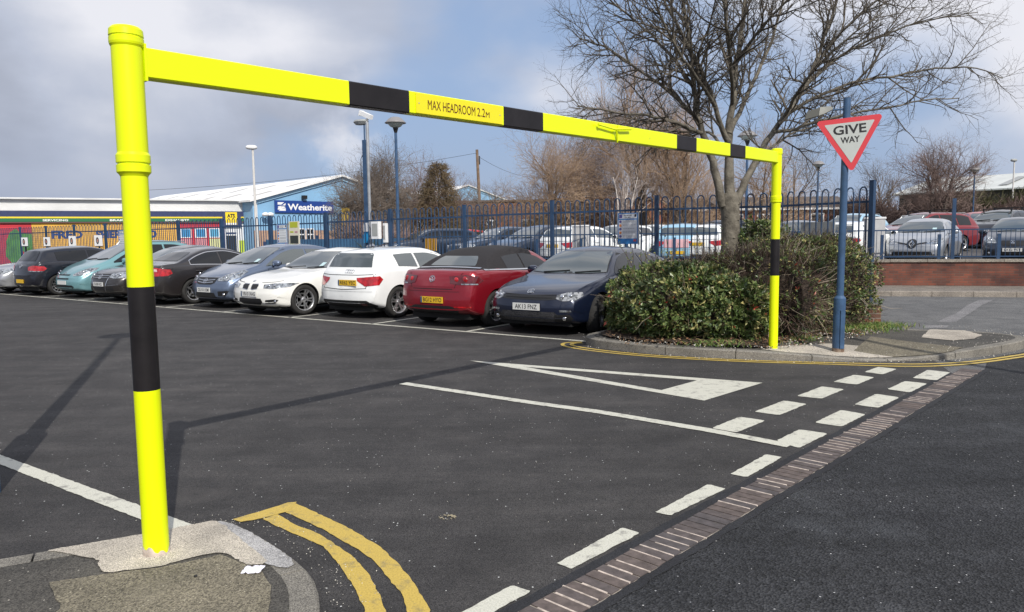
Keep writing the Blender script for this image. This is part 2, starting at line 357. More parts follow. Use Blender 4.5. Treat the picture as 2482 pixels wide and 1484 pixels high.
# ---------------------------------------------------------------- ground
def c7(x, y, z=0): return gp((1700+x/1.587)*.7604, (950+y/1.587)*.7604, z)
def cK(x, y, z=0): return gp((2700+x/3.709)*.7604, (800+y/3.709)*.7604, z)
T2 = Vector((.8134, -.5816)); N2 = Vector((.5816, .8134))          # bay row direction, direction into the bays
def sheet(name, pts, z, mt, kind='structure', parent=None, label=None):
    mb = MB(); mb.add([(p[0], p[1], z) for p in pts], [tuple(range(len(pts)))])
    o = mb.build(name, mt, parent); me = o.data
    if me.polygons[0].normal.z < 0: me.flip_normals()
    return tag(o, label=label, kind=kind) if kind else o
def wobble(pts, amp, step=.05, seed=1):
    rr = random.Random(seed); o = []
    n = len(pts)
    for i in range(n):
        a = Vector(pts[i][:2]); b = Vector(pts[(i+1) % n][:2]); k = max(1, int((b-a).length/step))
        for j in range(k):
            p = a.lerp(b, j/k)
            o.append((p.x+rr.uniform(-amp, amp), p.y+rr.uniform(-amp, amp)))
    return o
def offs(path, d):
    o = []
    for i, p in enumerate(path):
        a = Vector(path[max(0, i-1)][:2]); b = Vector(path[min(len(path)-1, i+1)][:2]); t = (b-a).normalized()
        o.append((p[0]+t.y*d, p[1]-t.x*d))
    return o
def smooth(path, it=2):
    for _ in range(it):
        o = [path[0]]
        for i in range(len(path)-1):
            a = Vector(path[i]); b = Vector(path[i+1]); o += [tuple(a.lerp(b, .25)), tuple(a.lerp(b, .75))]
        path = o+[path[-1]]
    return path
def smc(p, it=2):
    for _ in range(it):
        o = []
        for i in range(len(p)):
            a = Vector(p[i-1]); b = Vector(p[i]); o += [tuple(a.lerp(b, .25)), tuple(a.lerp(b, .75))]
        p = o
    return p
def ribbon_pts(path, wd): return offs(path, wd/2) + offs(path, -wd/2)[::-1]

sheet('ground', [(-700, -100), (700, -100), (700, 900), (-700, 900)], 0.0, M_OLD)
SL0, SLD = Vector((0.02, 3.05)), Vector((4.93, 5.2)).normalized(); SLN = Vector((SLD.y, -SLD.x))
sA = SL0 - SLD*5.5; sB = Vector((4.95, 8.25))
sheet('car_park_surface', [sA, sB, (5.3, 9.3), (5.3, 15.9), (3.3, 16.8), (-44.6, 51.2), (-75, 30), (-30, -10)], 0.004, M_CARPARK)
rA, rB = sA+SLN*.212, sB+SLN*.212+SLD*.5
sheet('access_road', [rA, rB, (6.0, 9.25), (6.95, 9.8), (7.4, 10.35), (60, -4), (60, -30), (-3, -30)], 0.004, M_NEAR)
sheet('sealing_band', wobble([sA-SLN*.065, sB-SLN*.06, sB-SLN*.0, sA-SLN*.0], .006, .08, 3), 0.0075, M_TAR)
sheet('sealing_band', wobble([rA+SLN*.055, rA, rB, rB+SLN*.05], .009, .05, 4), 0.0075, M_TAR)
sheet('mortar_bed', [sA, sB+SLD*.45, rB-SLD*.05, rA], 0.0062, pmat('mortar_pale', (0.36, 0.32, 0.27), .9, var=0, col2=(0.06, 0.055, 0.06), vscale=6, vr=(.40, .55)))
mb = MB(); rr = random.Random(5); s = 0.0; tot = (sB-sA).length+.4
while s < tot:
    ww = .0655+rr.uniform(-.0015, .0015); gap = rr.choice((.009, .011, .012, .014))
    c_ = sA+SLD*(s+ww/2)+SLN*(.106+rr.uniform(-.002, .002)); tl = rr.uniform(-.006, .006)
    mb.box((c_.x, c_.y, .0065), (ww, .203, .011+rr.uniform(-.0012, .0012)), rz=math.atan2(SLD.y, SLD.x)+tl, mi=rr.choice((0, 0, 1, 1, 2)))
    if rr.random() < (.78 if math.sin(s*2.3)+math.sin(s*5.1+1) > -.9 else .12):
        g_ = sA+SLD*(s+ww+gap/2)+SLN*(.106+rr.uniform(-.02, .02)); mb.box((g_.x, g_.y, .0075), (gap*.92, rr.choice((.14, .18, .192, .196, .199)), .0122), rz=math.atan2(SLD.y, SLD.x)+tl, mi=3)
    s += ww+gap
tag(mb.build('brick_paver_strip', [pmat('paver_a', (0.112, 0.088, 0.080), .85, var=.35, vscale=18), pmat('paver_b', (0.094, 0.077, 0.074), .85, var=.35, vscale=18), pmat('paver_c', (0.080, 0.069, 0.070), .85, var=.3, vscale=18), pmat('paver_mortar', (0.52, 0.44, 0.38), .9, var=.4, vscale=25)]), kind='structure')

# painted markings
ZM = 0.0082
def rnd(pts, f=.16):
    o = []; n = len(pts)
    for i in range(n):
        a, b, c = Vector(pts[i-1][:2]), Vector(pts[i][:2]), Vector(pts[(i+1) % n][:2])
        r_ = min((a-b).length, (c-b).length)*f; p0 = b+(a-b).normalized()*r_; p1 = b+(c-b).normalized()*r_
        for t in (0, .35, .65, 1): o.append(tuple((p0.lerp(b, t)).lerp(b.lerp(p1, t), t)))
    return o
def mark(name, pts, mt=M_WHITE, z=ZM, amp=.004, seed=1, step=.03):
    if 'dash' in name: pts = rnd(pts)
    return sheet(name, wobble(pts, amp, step, seed), z, mt)
for k, q_ in enumerate([[(1422,635),(1555,571),(1683,593),(1560,655)],[(1622,543),(1733,489),(1852,507),(1747,560)],[(1790,465),(1880,424),(1992,437),(1905,482)],[(1918,408),(1995,367),(2110,380),(2040,420)],
      [(1228,727),(1345,670),(1492,690),(1345,765)],
      [(1118,580),(1267,523),(1384,540),(1245,597)],[(1332,500),(1460,451),(1573,466),(1460,513)],[(1515,428),(1622,392),(1727,405),(1637,442)],[(1673,378),(1745,352),(1840,363),(1768,390)],
      [(900,663),(1045,605),(1175,625),(1030,685)]]):
    mark('give_way_dash', [c7(*p) for p in q_], seed=k+1)
for k, q_ in enumerate([[(0.2,3.5),(0.59,3.94),(0.67,3.86),(0.27,3.44)],[(0.81,4.16),(1.24,4.63),(1.33,4.54),(0.89,4.11)],[(1.44,4.83),(1.83,5.26),(1.92,5.19),(1.53,4.76)],[(-.39,2.86),(-0.02,3.28),(0.07,3.22),(-.31,2.79)],[(-1.0,2.2),(-.62,2.62),(-.54,2.56),(-.92,2.13)]]):
    mark('edge_dash', q_, seed=20+k)
mark('lane_line', ribbon_pts([tuple(gp(977, 931))[:2], tuple(c7(0, 535))[:2], tuple(c7(330, 580))[:2], tuple(c7(900, 676))[:2], tuple(c7(1300, 753))[:2]], .115), z=.0095, seed=31)
tri_o = [(-.56, 9.56), (2.68, 7.86), (1.84, 7.04)]; tri_i = [(0.14, 9.04), (2.02, 8.04), (1.53, 7.55)]
mb = MB(); vs = [(x, y, ZM) for x, y in tri_o+tri_i]
mb.add(vs, [(0, 1, 4, 3), (1, 2, 5, 4), (2, 0, 3, 5)]); o = mb.build('give_way_triangle', M_WHITE); tag(o, kind='structure')
for p in o.data.polygons:
    if p.normal.z < 0: o.data.flip_normals(); break
mark('bay_front_line', ribbon_pts([(-30.5, 33.8), (-16.37, 23.71), (-6.5, 16.62), (1.15, 11.18)], .085), seed=33, amp=.003, step=.12)
TJ = [(-.8, 12.55), (-2.67, 13.84), (-4.63, 15.21), (-6.51, 16.64), (-8.5, 18.03), (-10.35, 19.36), (-12.19, 20.66), (-14.08, 22.05), (-15.9, 23.38), (-17.8, 24.7), (-19.7, 26.1)]
for k, p in enumerate(TJ):
    a = Vector(p)+N2*.04; mark('bay_line', ribbon_pts([tuple(a), tuple(a+N2*4.7)], .08), seed=40+k, amp=.003, step=.15)
mark('edge_line', [(-6.4, 7.25), (-1.80, 4.05), (-1.9, 3.97), (-6.3, 7.08)], seed=34)
# near double yellow
mark('double_yellow_line', [(-1.34, 4.39), (-1.12, 4.18), (-0.88, 3.94), (-0.7, 3.72), (-0.58, 3.53), (-0.47, 3.31), (-0.37, 3.06), (-.3, 2.6), (-.4, 2.6), (-0.47, 3.06), (-0.51, 3.2), (-0.59, 3.35), (-0.7, 3.56), (-0.83, 3.72), (-1.07, 3.98), (-1.36, 4.25)], M_YELLOW, .0085, .004, 51)
mark('double_yellow_line', [(-1.39, 4.21), (-1.25, 4.06), (-1.04, 3.88), (-0.83, 3.63), (-0.69, 3.39), (-0.61, 3.2), (-0.56, 3.06), (-.5, 2.6), (-.59, 2.6), (-0.65, 3.06), (-0.74, 3.28), (-0.88, 3.54), (-1.0, 3.74), (-1.28, 3.98), (-1.45, 4.13)], M_YELLOW, .0085, .004, 52)
mark('yellow_line_end_bar', [(-1.62, 4.13), (-1.56, 4.09), (-1.47, 4.13), (-1.33, 4.25), (-1.33, 4.40), (-1.38, 4.39), (-1.5, 4.25)], M_YELLOW, .0098, .003, 53)
# yellow lines round the island
yo = smooth([(1.05, 11.12), (.80, 11.10), (.72, 10.90), (.80, 10.60), (1.25, 10.10), (1.82, 9.68), (2.36, 9.42), (3.02, 9.16), (3.7, 8.99)] + [tuple(cK(a, b))[:2] for a, b in ((500, 1372), (1000, 1374), (1500, 1342), (2090, 1258), (2500, 1190))])
yi = smooth([(1.05, 11.02), (.90, 11.00), (.86, 10.85), (.93, 10.65), (1.33, 10.20), (1.88, 9.78), (2.41, 9.52), (3.05, 9.27), (3.7, 9.10)] + [tuple(cK(a, b))[:2] for a, b in ((500, 1345), (1000, 1346), (1500, 1316), (2090, 1230), (2500, 1160))])
mark('double_yellow_line', ribbon_pts(yo, .058), M_YELLOW, .0085, .003, 54, .05)
mark('double_yellow_line', ribbon_pts(yi, .058), M_YELLOW, .0085, .003, 55, .05)

# kerbs
def kerb(name, path, wd, hf, mt=M_KERB, stone=.915, base=0.0, side=1, chamfer=.012):
    """path = outer (road side) line; body lies to the given side; one solid per stone"""
    P = [Vector(p[:2]) for p in path]; mb = MB(); cum = [0]
    for a, b in zip(P, P[1:]): cum.append(cum[-1]+(b-a).length)
    def ev(s_):
        s_ = min(max(s_, 0), cum[-1]); i = 0
        while i < len(P)-2 and s_ > cum[i+1]: i += 1
        t = (s_-cum[i])/max(1e-6, cum[i+1]-cum[i]); return P[i].lerp(P[i+1], t)
    def nr(s_):
        t = (ev(s_+.08)-ev(s_-.08)).normalized(); return Vector((-t.y, t.x))*side
    s_ = 0.0
    while s_ < cum[-1]-.02:
        e_ = min(s_+stone-.011, cum[-1]); k = max(2, int((e_-s_)/.15)+1); vs = []; fs = []
        for j in range(k+1):
            q_ = s_+(e_-s_)*j/k; p = ev(q_); n_ = nr(q_); h = hf(p.x, p.y)
            prof = [(0, base-.05), (0, max(base+.002, h-chamfer)), (chamfer, h), (wd, h), (wd, base-.05)]
            for o_, z_ in prof: vs.append((p.x+n_.x*o_, p.y+n_.y*o_, z_))
        for j in range(k):
            for i in range(5): fs.append((j*5+i, j*5+(i+1) % 5, (j+1)*5+(i+1) % 5, (j+1)*5+i))
        fs += [tuple(range(4, -1, -1)), tuple(k*5+i for i in range(5))]
        mb.add(vs, fs); s_ += stone
    return tag(mb.build(name, mt), kind='structure')
def isl_h(x, y): return .118 - .092*math.exp(-((x-4.6)/.95)**2-((y-9.1)/1.0)**2)
isl_front = smooth([(1.16, 11.25), (1.08, 11.0), (1.12, 10.75), (1.3, 10.45), (1.85, 9.93), (2.39, 9.63), (3.05, 9.36), (3.6, 9.20), (4.14, 9.13), (4.67, 9.10), (5.19, 9.12), (5.58, 9.22), (6.15, 9.45), (6.9, 9.92), (7.2, 10.28), (7.16, 10.62), (6.97, 10.9), (6.48, 11.13), (6.05, 11.3)])
isl_back = [(5.75, 11.5), (6.1, 12.4), (6.55, 13.6), (6.8, 14.15), (5.65, 16.1), (4.35, 15.75), (1.16, 11.25)]
kerb('island_kerb', isl_front, .125, isl_h)
kerb('island_kerb', [isl_front[-1]]+isl_back, .125, lambda x, y: .118)
def zsheet(name, poly, hf, mt, dz=0.0, step=.25, kind='structure'):
    poly = [Vector(p[:2]) for p in poly]; n = len(poly)
    def inside(p):
        c_ = False
        for i in range(n):
            a, b = poly[i], poly[(i+1) % n]
            if (a.y > p.y) != (b.y > p.y) and p.x < (b.x-a.x)*(p.y-a.y)/(b.y-a.y)+a.x: c_ = not c_
        return c_
    pts = list(poly); x0 = min(p.x for p in poly); x1 = max(p.x for p in poly); y0 = min(p.y for p in poly); y1 = max(p.y for p in poly)
    x = x0+step/2
    while x < x1:
        y = y0+step/2
        while y < y1:
            p = Vector((x, y))
            if inside(p): pts.append(p)
            y += step
        x += step
    v, e_, f, *_ = delaunay_2d_cdt(pts, [(i, (i+1) % n) for i in range(n)], [], 1, 1e-5)
    mb = MB(); mb.add([(p.x, p.y, hf(p.x, p.y)+dz) for p in v], [tuple(q) for q in f])
    o = mb.build(name, mt)
    if sum(p.normal.z for p in o.data.polygons) < 0: o.data.flip_normals()
    return tag(o, kind=kind)
inner = [(p[0], p[1]) for p in offs(isl_front, -.12)]
ring = inner+[(5.6, 11.45), (5.98, 12.4), (6.45, 13.6), (6.7, 14.1), (5.6, 15.95), (4.4, 15.6), (1.28, 11.25)]
zsheet('pavement', ring, lambda x, y: isl_h(x, y)-.002, M_PAVTAR)
soil = [(1.35, 11.2), (1.36, 10.75), (1.6, 10.42), (2.0, 10.08), (2.5, 9.82), (3.0, 9.6), (3.3, 9.58), (3.45, 9.85), (3.8, 10.15), (4.2, 10.4), (4.75, 10.8), (5.35, 11.15), (5.5, 11.45), (5.9, 12.4), (6.35, 13.6), (6.6, 14.05), (5.55, 15.8), (4.45, 15.5)]
zsheet('planting_bed', wobble(soil, .03, .12, 8), lambda x, y: isl_h(x, y)+.035*math.exp(-((x-3)**2)/6)+.006, M_SOIL, step=.2)
def poly_k(pts): return [tuple(cK(a, b, .09))[:2] for a, b in pts]
zsheet('concrete_slab', wobble([(3.25, 9.5), (3.5, 9.33), (4.1, 9.27), (4.7, 9.24), (5.15, 9.27), (5.45, 9.38), (5.3, 9.5), (4.9, 9.85), (4.35, 10.1), (3.9, 9.95), (3.5, 9.8)], .012, .06, 9), isl_h, M_CONC, .004)
zsheet('rough_slab', wobble(poly_k([(280, 1035), (1370, 1158), (1230, 1190), (1000, 1203), (560, 1203), (80, 1150)]), .01, .08, 10), isl_h, M_SLAB, .008)
zsheet('concrete_patch', wobble(poly_k([(875, 1045), (980, 950), (1390, 965), (1600, 1020), (1500, 1065), (1250, 1082)]), .01, .06, 11), isl_h, M_CONC, .004)

# near corner pavement (left foreground)
cor = smooth([(-9, 0.4), (-2.59, 3.6), (-2.03, 3.87), (-1.76, 4.04), (-1.66, 4.10), (-1.48, 3.96), (-1.18, 3.66), (-1.0, 3.44), (-.89, 3.23), (-.80, 2.9), (-.7, 2.2), (-.7, 1.2)])
ch = lambda x, y: .028+.045*max(0, min(1, (3.5-y)/2.0))
kerb('pavement_kerb', cor, .125, ch, side=-1)
cin = offs(cor, .12)
zsheet('pavement', cin+[(-9, .2)], lambda x, y: ch(x, y)-.002, M_PAVTAR, step=.3)
zsheet('concrete_footing', wobble(smc([(-2.32, 3.66), (-2.19, 3.60), (-2.09, 3.58), (-2.02, 3.48), (-1.96, 3.40), (-1.84, 3.44), (-1.72, 3.47), (-1.63, 3.56), (-1.49, 3.64), (-1.42, 3.58), (-1.28, 3.46), (-1.2, 3.50), (-1.30, 3.62), (-1.5, 3.85), (-1.68, 4.07), (-1.76, 4.025), (-2.04, 3.855), (-2.30, 3.735), (-2.42, 3.67)]), .006, .02, 12), ch, M_CONC, .0045, step=.1)
zsheet('cement_smear', wobble(smc([(-1.67, 4.075), (-1.48, 3.935), (-1.2, 3.655), (-1.06, 3.48), (-1.12, 3.42), (-1.30, 3.56), (-1.53, 3.80), (-1.68, 3.97)]), .005, .02, 15), ch, asphalt('cement_smear', (.40, .395, .41), (.27, .26, .26), (.6, .6, .6), .01, 300, .1, stain=(.20, .19, .18)), .004, step=.1)
zsheet('rough_slab', wobble([(-2.16, 3.31), (-1.95, 3.40), (-1.72, 3.46), (-1.48, 3.60), (-1.24, 3.44), (-1.11, 3.25), (-1.04, 3.0), (-.95, 2.2), (-1.9, 2.2), (-1.95, 3.05)], .006, .05, 13), ch, M_SLAB, .003, step=.1)

# far kerb, far pavement, raised second car park
FKD = Vector((.962, -.273)); fk0 = Vector((9.05, 18.66)); WD = Vector((.957, -.29)); w0 = Vector((10.3, 20.75))
fk = [tuple(fk0-FKD*16), tuple(fk0+FKD*60)]
kerb('far_kerb', fk, .13, lambda x, y: .13, stone=.915, mt=asphalt('kerb_far', (.27, .24, .21), (.20, .175, .155), (.4, .4, .4), .01, 200, .1))
sheet('far_pavement', [tuple(fk0-FKD*16+Vector((.273, .962))*.12), tuple(fk0+FKD*60+Vector((.273, .962))*.12), tuple(w0+WD*60), tuple(w0-WD*16)], .125, asphalt('pavement_far', (.20, .175, .155), (.15, .135, .12), (.4, .4, .4), .01, 150, .1))
M_PATCHR = asphalt('road_patch', (.175, .17, .178), (.15, .148, .155), (.3, .3, .3), .01, 150, .1)
sheet('road_patch', [tuple(cK(a, b))[:2] for a, b in ((1060, 840), (1290, 740), (1430, 640), (1560, 580), (1740, 578), (1600, 640), (1450, 740), (1290, 842))], .004, M_PATCHR)
sheet('road_patch', [tuple(cK(a, b))[:2] for a, b in ((930, 885), (1210, 880), (1170, 915), (900, 915))], .004, M_PATCHR)
mb = MB(); cp = [tuple(w0-WD*18+Vector((.29, .957))*.12), tuple(w0+WD*70+Vector((.29, .957))*.12), (90, 130), (-14, 130)]
mb.prism([(x, y, -.2) for x, y in cp], (0, 0, .74)); tag(mb.build('upper_car_park_surface', asphalt('asphalt_upper', (.085, .085, .09), (.065, .065, .07), (.3, .3, .3), .01, 120, .2)), kind='structure')
def zf(x, y): return .545+.045*max(0, min(14, y-25))*(lambda t: t*t*(3-2*t))(max(0, min(1, (x-7)/8)))
zsheet('upper_parking_ground', [tuple(w0-WD*18+Vector((.29, .957))*.2), tuple(w0+WD*60+Vector((.29, .957))*.2), (90, 70), (-12, 70)], zf, bpy.data.materials['asphalt_upper'], step=2.5)
# grass verge behind
sheet('grass_verge', [(-14, 62), (60, 66), (80, 200), (-30, 200)], .56, pmat('verge_grass', (.075, .095, .03), .95, var=.5, vscale=.8))
sheet('yard_surface', [(-80, 36), (-9.6, 36), (-9.6, 60), (-80, 75)], .004, M_OLD)

# loose grit and stones beside the kerbs
rr = random.Random(77); mb = MB()
def stone(p, r, mi=0):
    M_ = Matrix.Rotation(rr.uniform(0, 6), 3, 'Z') @ Matrix.Rotation(rr.uniform(0, 1), 3, 'X')
    k_ = [Vector((sx*rr.uniform(.6, 1), sy*rr.uniform(.6, 1), sz*rr.uniform(.4, .8)))*r for sx, sy, sz in ((1, 0, 0), (-1, 0, 0), (0, 1, 0), (0, -1, 0), (0, 0, 1), (0, 0, -1))]
    mb.add([M_ @ q_ + p for q_ in k_], [(0, 2, 4), (2, 1, 4), (1, 3, 4), (3, 0, 4), (2, 0, 5), (1, 2, 5), (3, 1, 5), (0, 3, 5)], mi)
for i in range(900):
    t = rr.random(); q_ = cor[int(t*(len(cor)-1))] if rr.random() < .5 else None
    if q_ is not None and q_[0] > -2.0 and q_[1] > 2.6:
        x, y = q_[0]+abs(rr.gauss(0, .13))+.01, q_[1]+abs(rr.gauss(0, .10))+.01; z = .008
        stone(Vector((x, y, z)), rr.uniform(.002, .0055), rr.choice((0, 1)))
for i in range(520):
    k = rr.randrange(10, len(isl_front)-8); q_ = isl_front[k]; f = rr.random()
    if f < .4: x, y, z = q_[0]+rr.uniform(-.1, .1), q_[1]-abs(rr.gauss(0, .05))-.01, .008
    else: x, y = q_[0]+rr.uniform(-.2, .2), q_[1]+.1+abs(rr.gauss(0, .3)); z = isl_h(x, y)+.008
    stone(Vector((x, y, z)), rr.uniform(.005, .014), rr.choice((0, 1, 1)))
for i in range(700):
    x = rr.uniform(1.5, 5.4); y = 9.95-.28*(x-1.5)+rr.uniform(0, .7) if x < 3.2 else 9.6+.62*(x-3.2)+rr.uniform(-.25, .4)
    if y < 9.25: continue
    stone(Vector((x, y, isl_h(x, y)+.03)), rr.uniform(.006, .022), rr.choice((0, 1, 2, 2)))
for i in range(500):
    x = rr.uniform(-2.5, 3.5); y = rr.uniform(3.2, 8.5)
    if (Vector((x, y))-sA).dot(SLN) < -.05: stone(Vector((x, y, .006)), rr.uniform(.0015, .004), rr.choice((0, 1)))
tag(mb.build('loose_grit', [pmat('stone_pale', (.6, .57, .5), .9), pmat('stone_grey', (.3, .28, .26), .9), pmat('stone_brown', (.2, .13, .08), .9)]), 'pale grit and stone chips scattered along the kerb edges', 'grit', kind='stuff')
# litter
mb = MB(); P0 = gp(614, 1380, .04)
gx = 9; vs = []
for i in range(gx):
    for j in range(gx):
        a, b = i/(gx-1)-.5, j/(gx-1)-.5
        vs.append((P0.x+a*.085+rr.uniform(-.006, .006), P0.y+b*.07+rr.uniform(-.006, .006), .036+rr.uniform(.001, .03)*(1-1.4*max(abs(a), abs(b)))))
mb.add(vs, [(i*gx+j, (i+1)*gx+j, (i+1)*gx+j+1, i*gx+j+1) for i in range(gx-1) for j in range(gx-1)])
tag(mb.build('crumpled_paper', pmat('litter_paper', (.72, .70, .78), .7)), 'small crumpled white paper lying on the pavement slab near the yellow post', 'litter')
mb = MB(); mb.ell((*gp(474, 1396, .04).xy, .04), (.010, .007, .005), 8, 6)
tag(mb.build('chewing_gum', M_DARK), 'small black blob stuck on the concrete footing in front of the yellow post', 'litter')
mb = MB(); c_ = gp(1085, 1258, .0); vs = []
for i in range(12):
    a = i/12*2*PI; mb.tube([(c_.x+.05*math.cos(a)*rr.random(), c_.y+.04*math.sin(a)*rr.random(), .012), (c_.x+.05*math.cos(a), c_.y+.035*math.sin(a), .012)], .003, 4)
tag(mb.build('dry_grass_tuft', pmat('straw', (.3, .26, .18), .9)), 'flattened wisp of pale dry grass lying on the asphalt in the middle of the entrance', 'litter')

# ---------------------------------------------------------------- height barrier
L0 = Vector((-1.82, 3.64, .03)); R0 = Vector((3.42, 9.65, .1)); BD = Vector((R0.x-L0.x, R0.y-L0.y, 0)); BL = BD.length; BD.normalize(); BN = Vector((BD.y, -BD.x, 0))
bar_root = empty('height_barrier', L0, 0, 'fluorescent yellow height barrier with black bands spanning the car park entrance', 'barrier')
def local(p): return Vector(p)-L0
def post(P, prof, bands, zt):
    mb = MB(); base = P.z
    # profile split at bands so colours are faces of one mesh
    zs = sorted(set([z for r, z in prof]+[b for bb in bands for b in bb]))
    def rad(z):
        for (r0, z0), (r1, z1) in zip(prof, prof[1:]):
            if z0 <= z <= z1 and z1 > z0: return r0+(r1-r0)*(z-z0)/(z1-z0)
        return prof[-1][0]
    pr = []
    for (r0, z0), (r1, z1) in zip(prof, prof[1:]):
        pr.append((r0, z0))
        for b0, b1 in bands:
            for b in (b0, b1):
                if z0 < b < z1: pr.append((r0+(r1-r0)*(b-z0)/(z1-z0), b))
    pr.append(prof[-1]); k = 40
    for (r0, z0), (r1, z1) in zip(pr, pr[1:]):
        mi = 1 if any(b0-1e-4 <= min(z0, z1) and max(z0, z1) <= b1+1e-4 for b0, b1 in bands) else 0
        mb.lathe([(r0, z0), (r1, z1)], (0, 0, 0), k=k, mi=mi, ca=False, cb=False)
    mb.lathe([(pr[-1][0], pr[-1][1]), (pr[-1][0]*.9, pr[-1][1]+.006), (0.001, pr[-1][1]+.008)], k=k, ca=False, cb=False, mi=0)
    return mb
rl = .0610; ru = .069; rc = .0765
profL = [(rl, -.03), (rl, 1.885), (rl+.006, 1.895), (rc, 1.905), (rc, 1.938), (rc-.006, 1.941), (rc-.006, 1.948), (rc, 1.951), (rc, 1.985), (ru, 1.999), (ru, 2.492), (rc-.002, 2.502), (rc, 2.512), (rc, 2.534), (rc-.004, 2.537), (rc-.004, 2.541), (rc, 2.544), (rc-.002, 2.572), (rc-.008, 2.580)]
mb = post(L0, profL, [(.84, 1.352)], 0); mb.v = [(x, y, z) for x, y, z in mb.v]
o = mb.build('post', [M_FLUO, M_BLACKP], bar_root); autosmooth(o, 30)
# chipped paint at the foot
mb = MB(); mb.lathe([(rl+.0025, -.02), (rl+.0028, .012), (rl+.0006, .03)], k=28, ca=False, cb=False)
mb.v = [(x, y, z+(.012*math.sin(7*math.atan2(y, x))+.016*math.sin(2*math.atan2(y, x)-.8)) if z > .0 else z) for x, y, z in mb.v]
mb.build('foot_collar', pmat('bare_primer', (.50, .42, .36), .8, var=.3, vscale=20), bar_root)
rz_ = R0.z-L0.z
rl2 = .056; ru2 = .062; rc2 = .069
profR = [(rl2, -.04), (rl2, 1.895), (rc2, 1.905), (rc2, 1.93), (rc2-.006, 1.935), (rc2, 1.94), (rc2, 1.975), (ru2, 1.985), (ru2, 2.505), (rc2, 2.512), (rc2, 2.57), (rc2-.007, 2.578)]
mb = post(R0, profR, [(.958, 1.43)], 0); off = R0-L0; mb.v = [(x+off.x, y+off.y, z+off.z) for x, y, z in mb.v]
o = mb.build('post', [M_FLUO, M_BLACKP], bar_root); autosmooth(o, 30)
# bar: one box section, colour bands as faces
bz0, bz1 = 2.458, 2.572; hb = .0715; tb = .040
def bp_(s_): return Vector((L0.x, L0.y, 0))+BD*s_+Vector((0, 0, bz0+(bz1-bz0)*s_/BL))-L0
cuts = [(.060, 0), (1.26, 1), (1.736, 0), (2.657, 1), (3.127, 0), (5.283, 1), (5.706, 0), (6.517, 1), (6.927, 0), (BL-.05, 0)]
mb = MB()
for (s0, mi), (s1, _) in zip(cuts, cuts[1:]):
    k = 8; vs = []
    bev = .006
    sec = [(-tb+bev, -hb), (tb-bev, -hb), (tb, -hb+bev), (tb, hb-bev), (tb-bev, hb), (-tb+bev, hb), (-tb, hb-bev), (-tb, -hb+bev)]
    for s_ in (s0, s1):
        p = bp_(s_)
        for a, z_ in sec: vs.append(p+BN*a+Vector((0, 0, z_)))
    mb.add(vs, [(i, (i+1) % 8, 8+(i+1) % 8, 8+i) for i in range(8)], mi)
mb.add([bp_(.06)+BN*a+Vector((0, 0, z_)) for a, z_ in sec], [tuple(range(8))], 0)
mb.build('crossbar', [M_FLUO, M_BLACKP], bar_root)
# end plate near the left post
mb = MB(); p = bp_(.066); mb.box(p, (.012, .095, .175), rz=math.atan2(BD.y, BD.x)); mb.build('end_plate', M_FLUO, bar_root)
# sign plate with lettering
pl_c = bp_((1.80+2.60)/2); slope = (bz1-bz0)/BL; U_ = (BD+Vector((0, 0, slope))).normalized(); V_ = Vector((0, 0, 1))
mb = MB(); Mx = Matrix((U_, -BN, BN.cross(U_)*-1)).transposed()
a_ = bp_(1.79)+BN*(tb+.002); b_ = bp_(2.635)+BN*(tb+.002)
mb.prism([a_-V_*.064, b_-V_*.064, b_+V_*.064, a_+V_*.064], BN*.003)
pl = mb.build('headroom_plate', M_FLUO2, bar_root)
mb = MB(); c_ = bp_(2.195)+BN*(tb+.0066)
text_into(mb, 'MAX HEADROOM', c_-U_*.075-V_*.001, U_, V_, wd=.455, h=.062, bold=0.0); text_into(mb, '2.2', c_+U_*.213-V_*.001, U_, V_, wd=.082, h=.060, bold=0.0)
text_into(mb, 'M', c_+U_*.282-V_*.0105, U_, V_, wd=.038, h=.040, bold=0.0)
mb.build('lettering', pmat('headroom_letters', (.10, .012, .006), .5), pl, recalc=False)
mb = MB()
for s_ in (1.815, 2.61): mb = MB(); mb.lathe([(.005, 0), (.004, .003)], bp_(s_)+BN*(tb+.005), BN, 8); mb.build('rivet', M_GALV, pl)
# latch rods on the bar face
mb = MB(); q0 = bp_(4.13)+BN*(tb+.03); 
mb.tube([q0-U_*.27+V_*.04, q0-U_*.03+V_*.022], .0075, 8); mb.tube([q0-U_*.03+V_*.022, q0+U_*.24+V_*.045], .0095, 8)
mb.tube([q0-U_*.0+V_*.025, q0+U_*.045-V_*.085-BN*.02], .0085, 8); mb.lathe([(.012, 0), (.012, .02)], q0-U_*.28+V_*.04, U_, 8)
o = mb.build('latch_rod', M_FLUO, bar_root)
mb = MB(); mb.box(bp_(4.2)+BN*(tb+.004), (.012, .004, .14), rz=math.atan2(BD.y, BD.x)); mb.build('joint_seam', M_FLUO, bar_root)

# ---------------------------------------------------------------- give way sign
G0 = Vector((4.25, 9.6, isl_h(4.25, 9.6)))
gw = empty('give_way_sign', G0, 0, 'red and white triangular GIVE WAY sign on a tall blue post by the hedge', 'road sign')
mb = MB(); zt = 3.298-G0.z; lean = Vector((-.018, 0, 0))
def gpz(z): return Vector((.028*z/3.2, 0, z))
mb.tube([gpz(-.03), gpz(.70)], .0735, 28); mb.tube([gpz(.70), gpz(.735)], [.0735, .046], 28, caps=False)
mb.tube([gpz(.73), gpz(zt)], .0445, 28)
o = mb.build('pole', M_BLUE, gw); autosmooth(o, 40)
mb = MB(); mb.tube([gpz(-.02), gpz(.05)], .0752, 28, caps=False); mb.build('foot_collar', pmat('rust_peel', (.10, .055, .035), .9, var=0, col2=(.28, .22, .17), vscale=18), gw)
mb = MB(); vd = (C_O-G0); vd.z = 0; vd.normalize(); sdv = Vector((-vd.y, vd.x, 0))
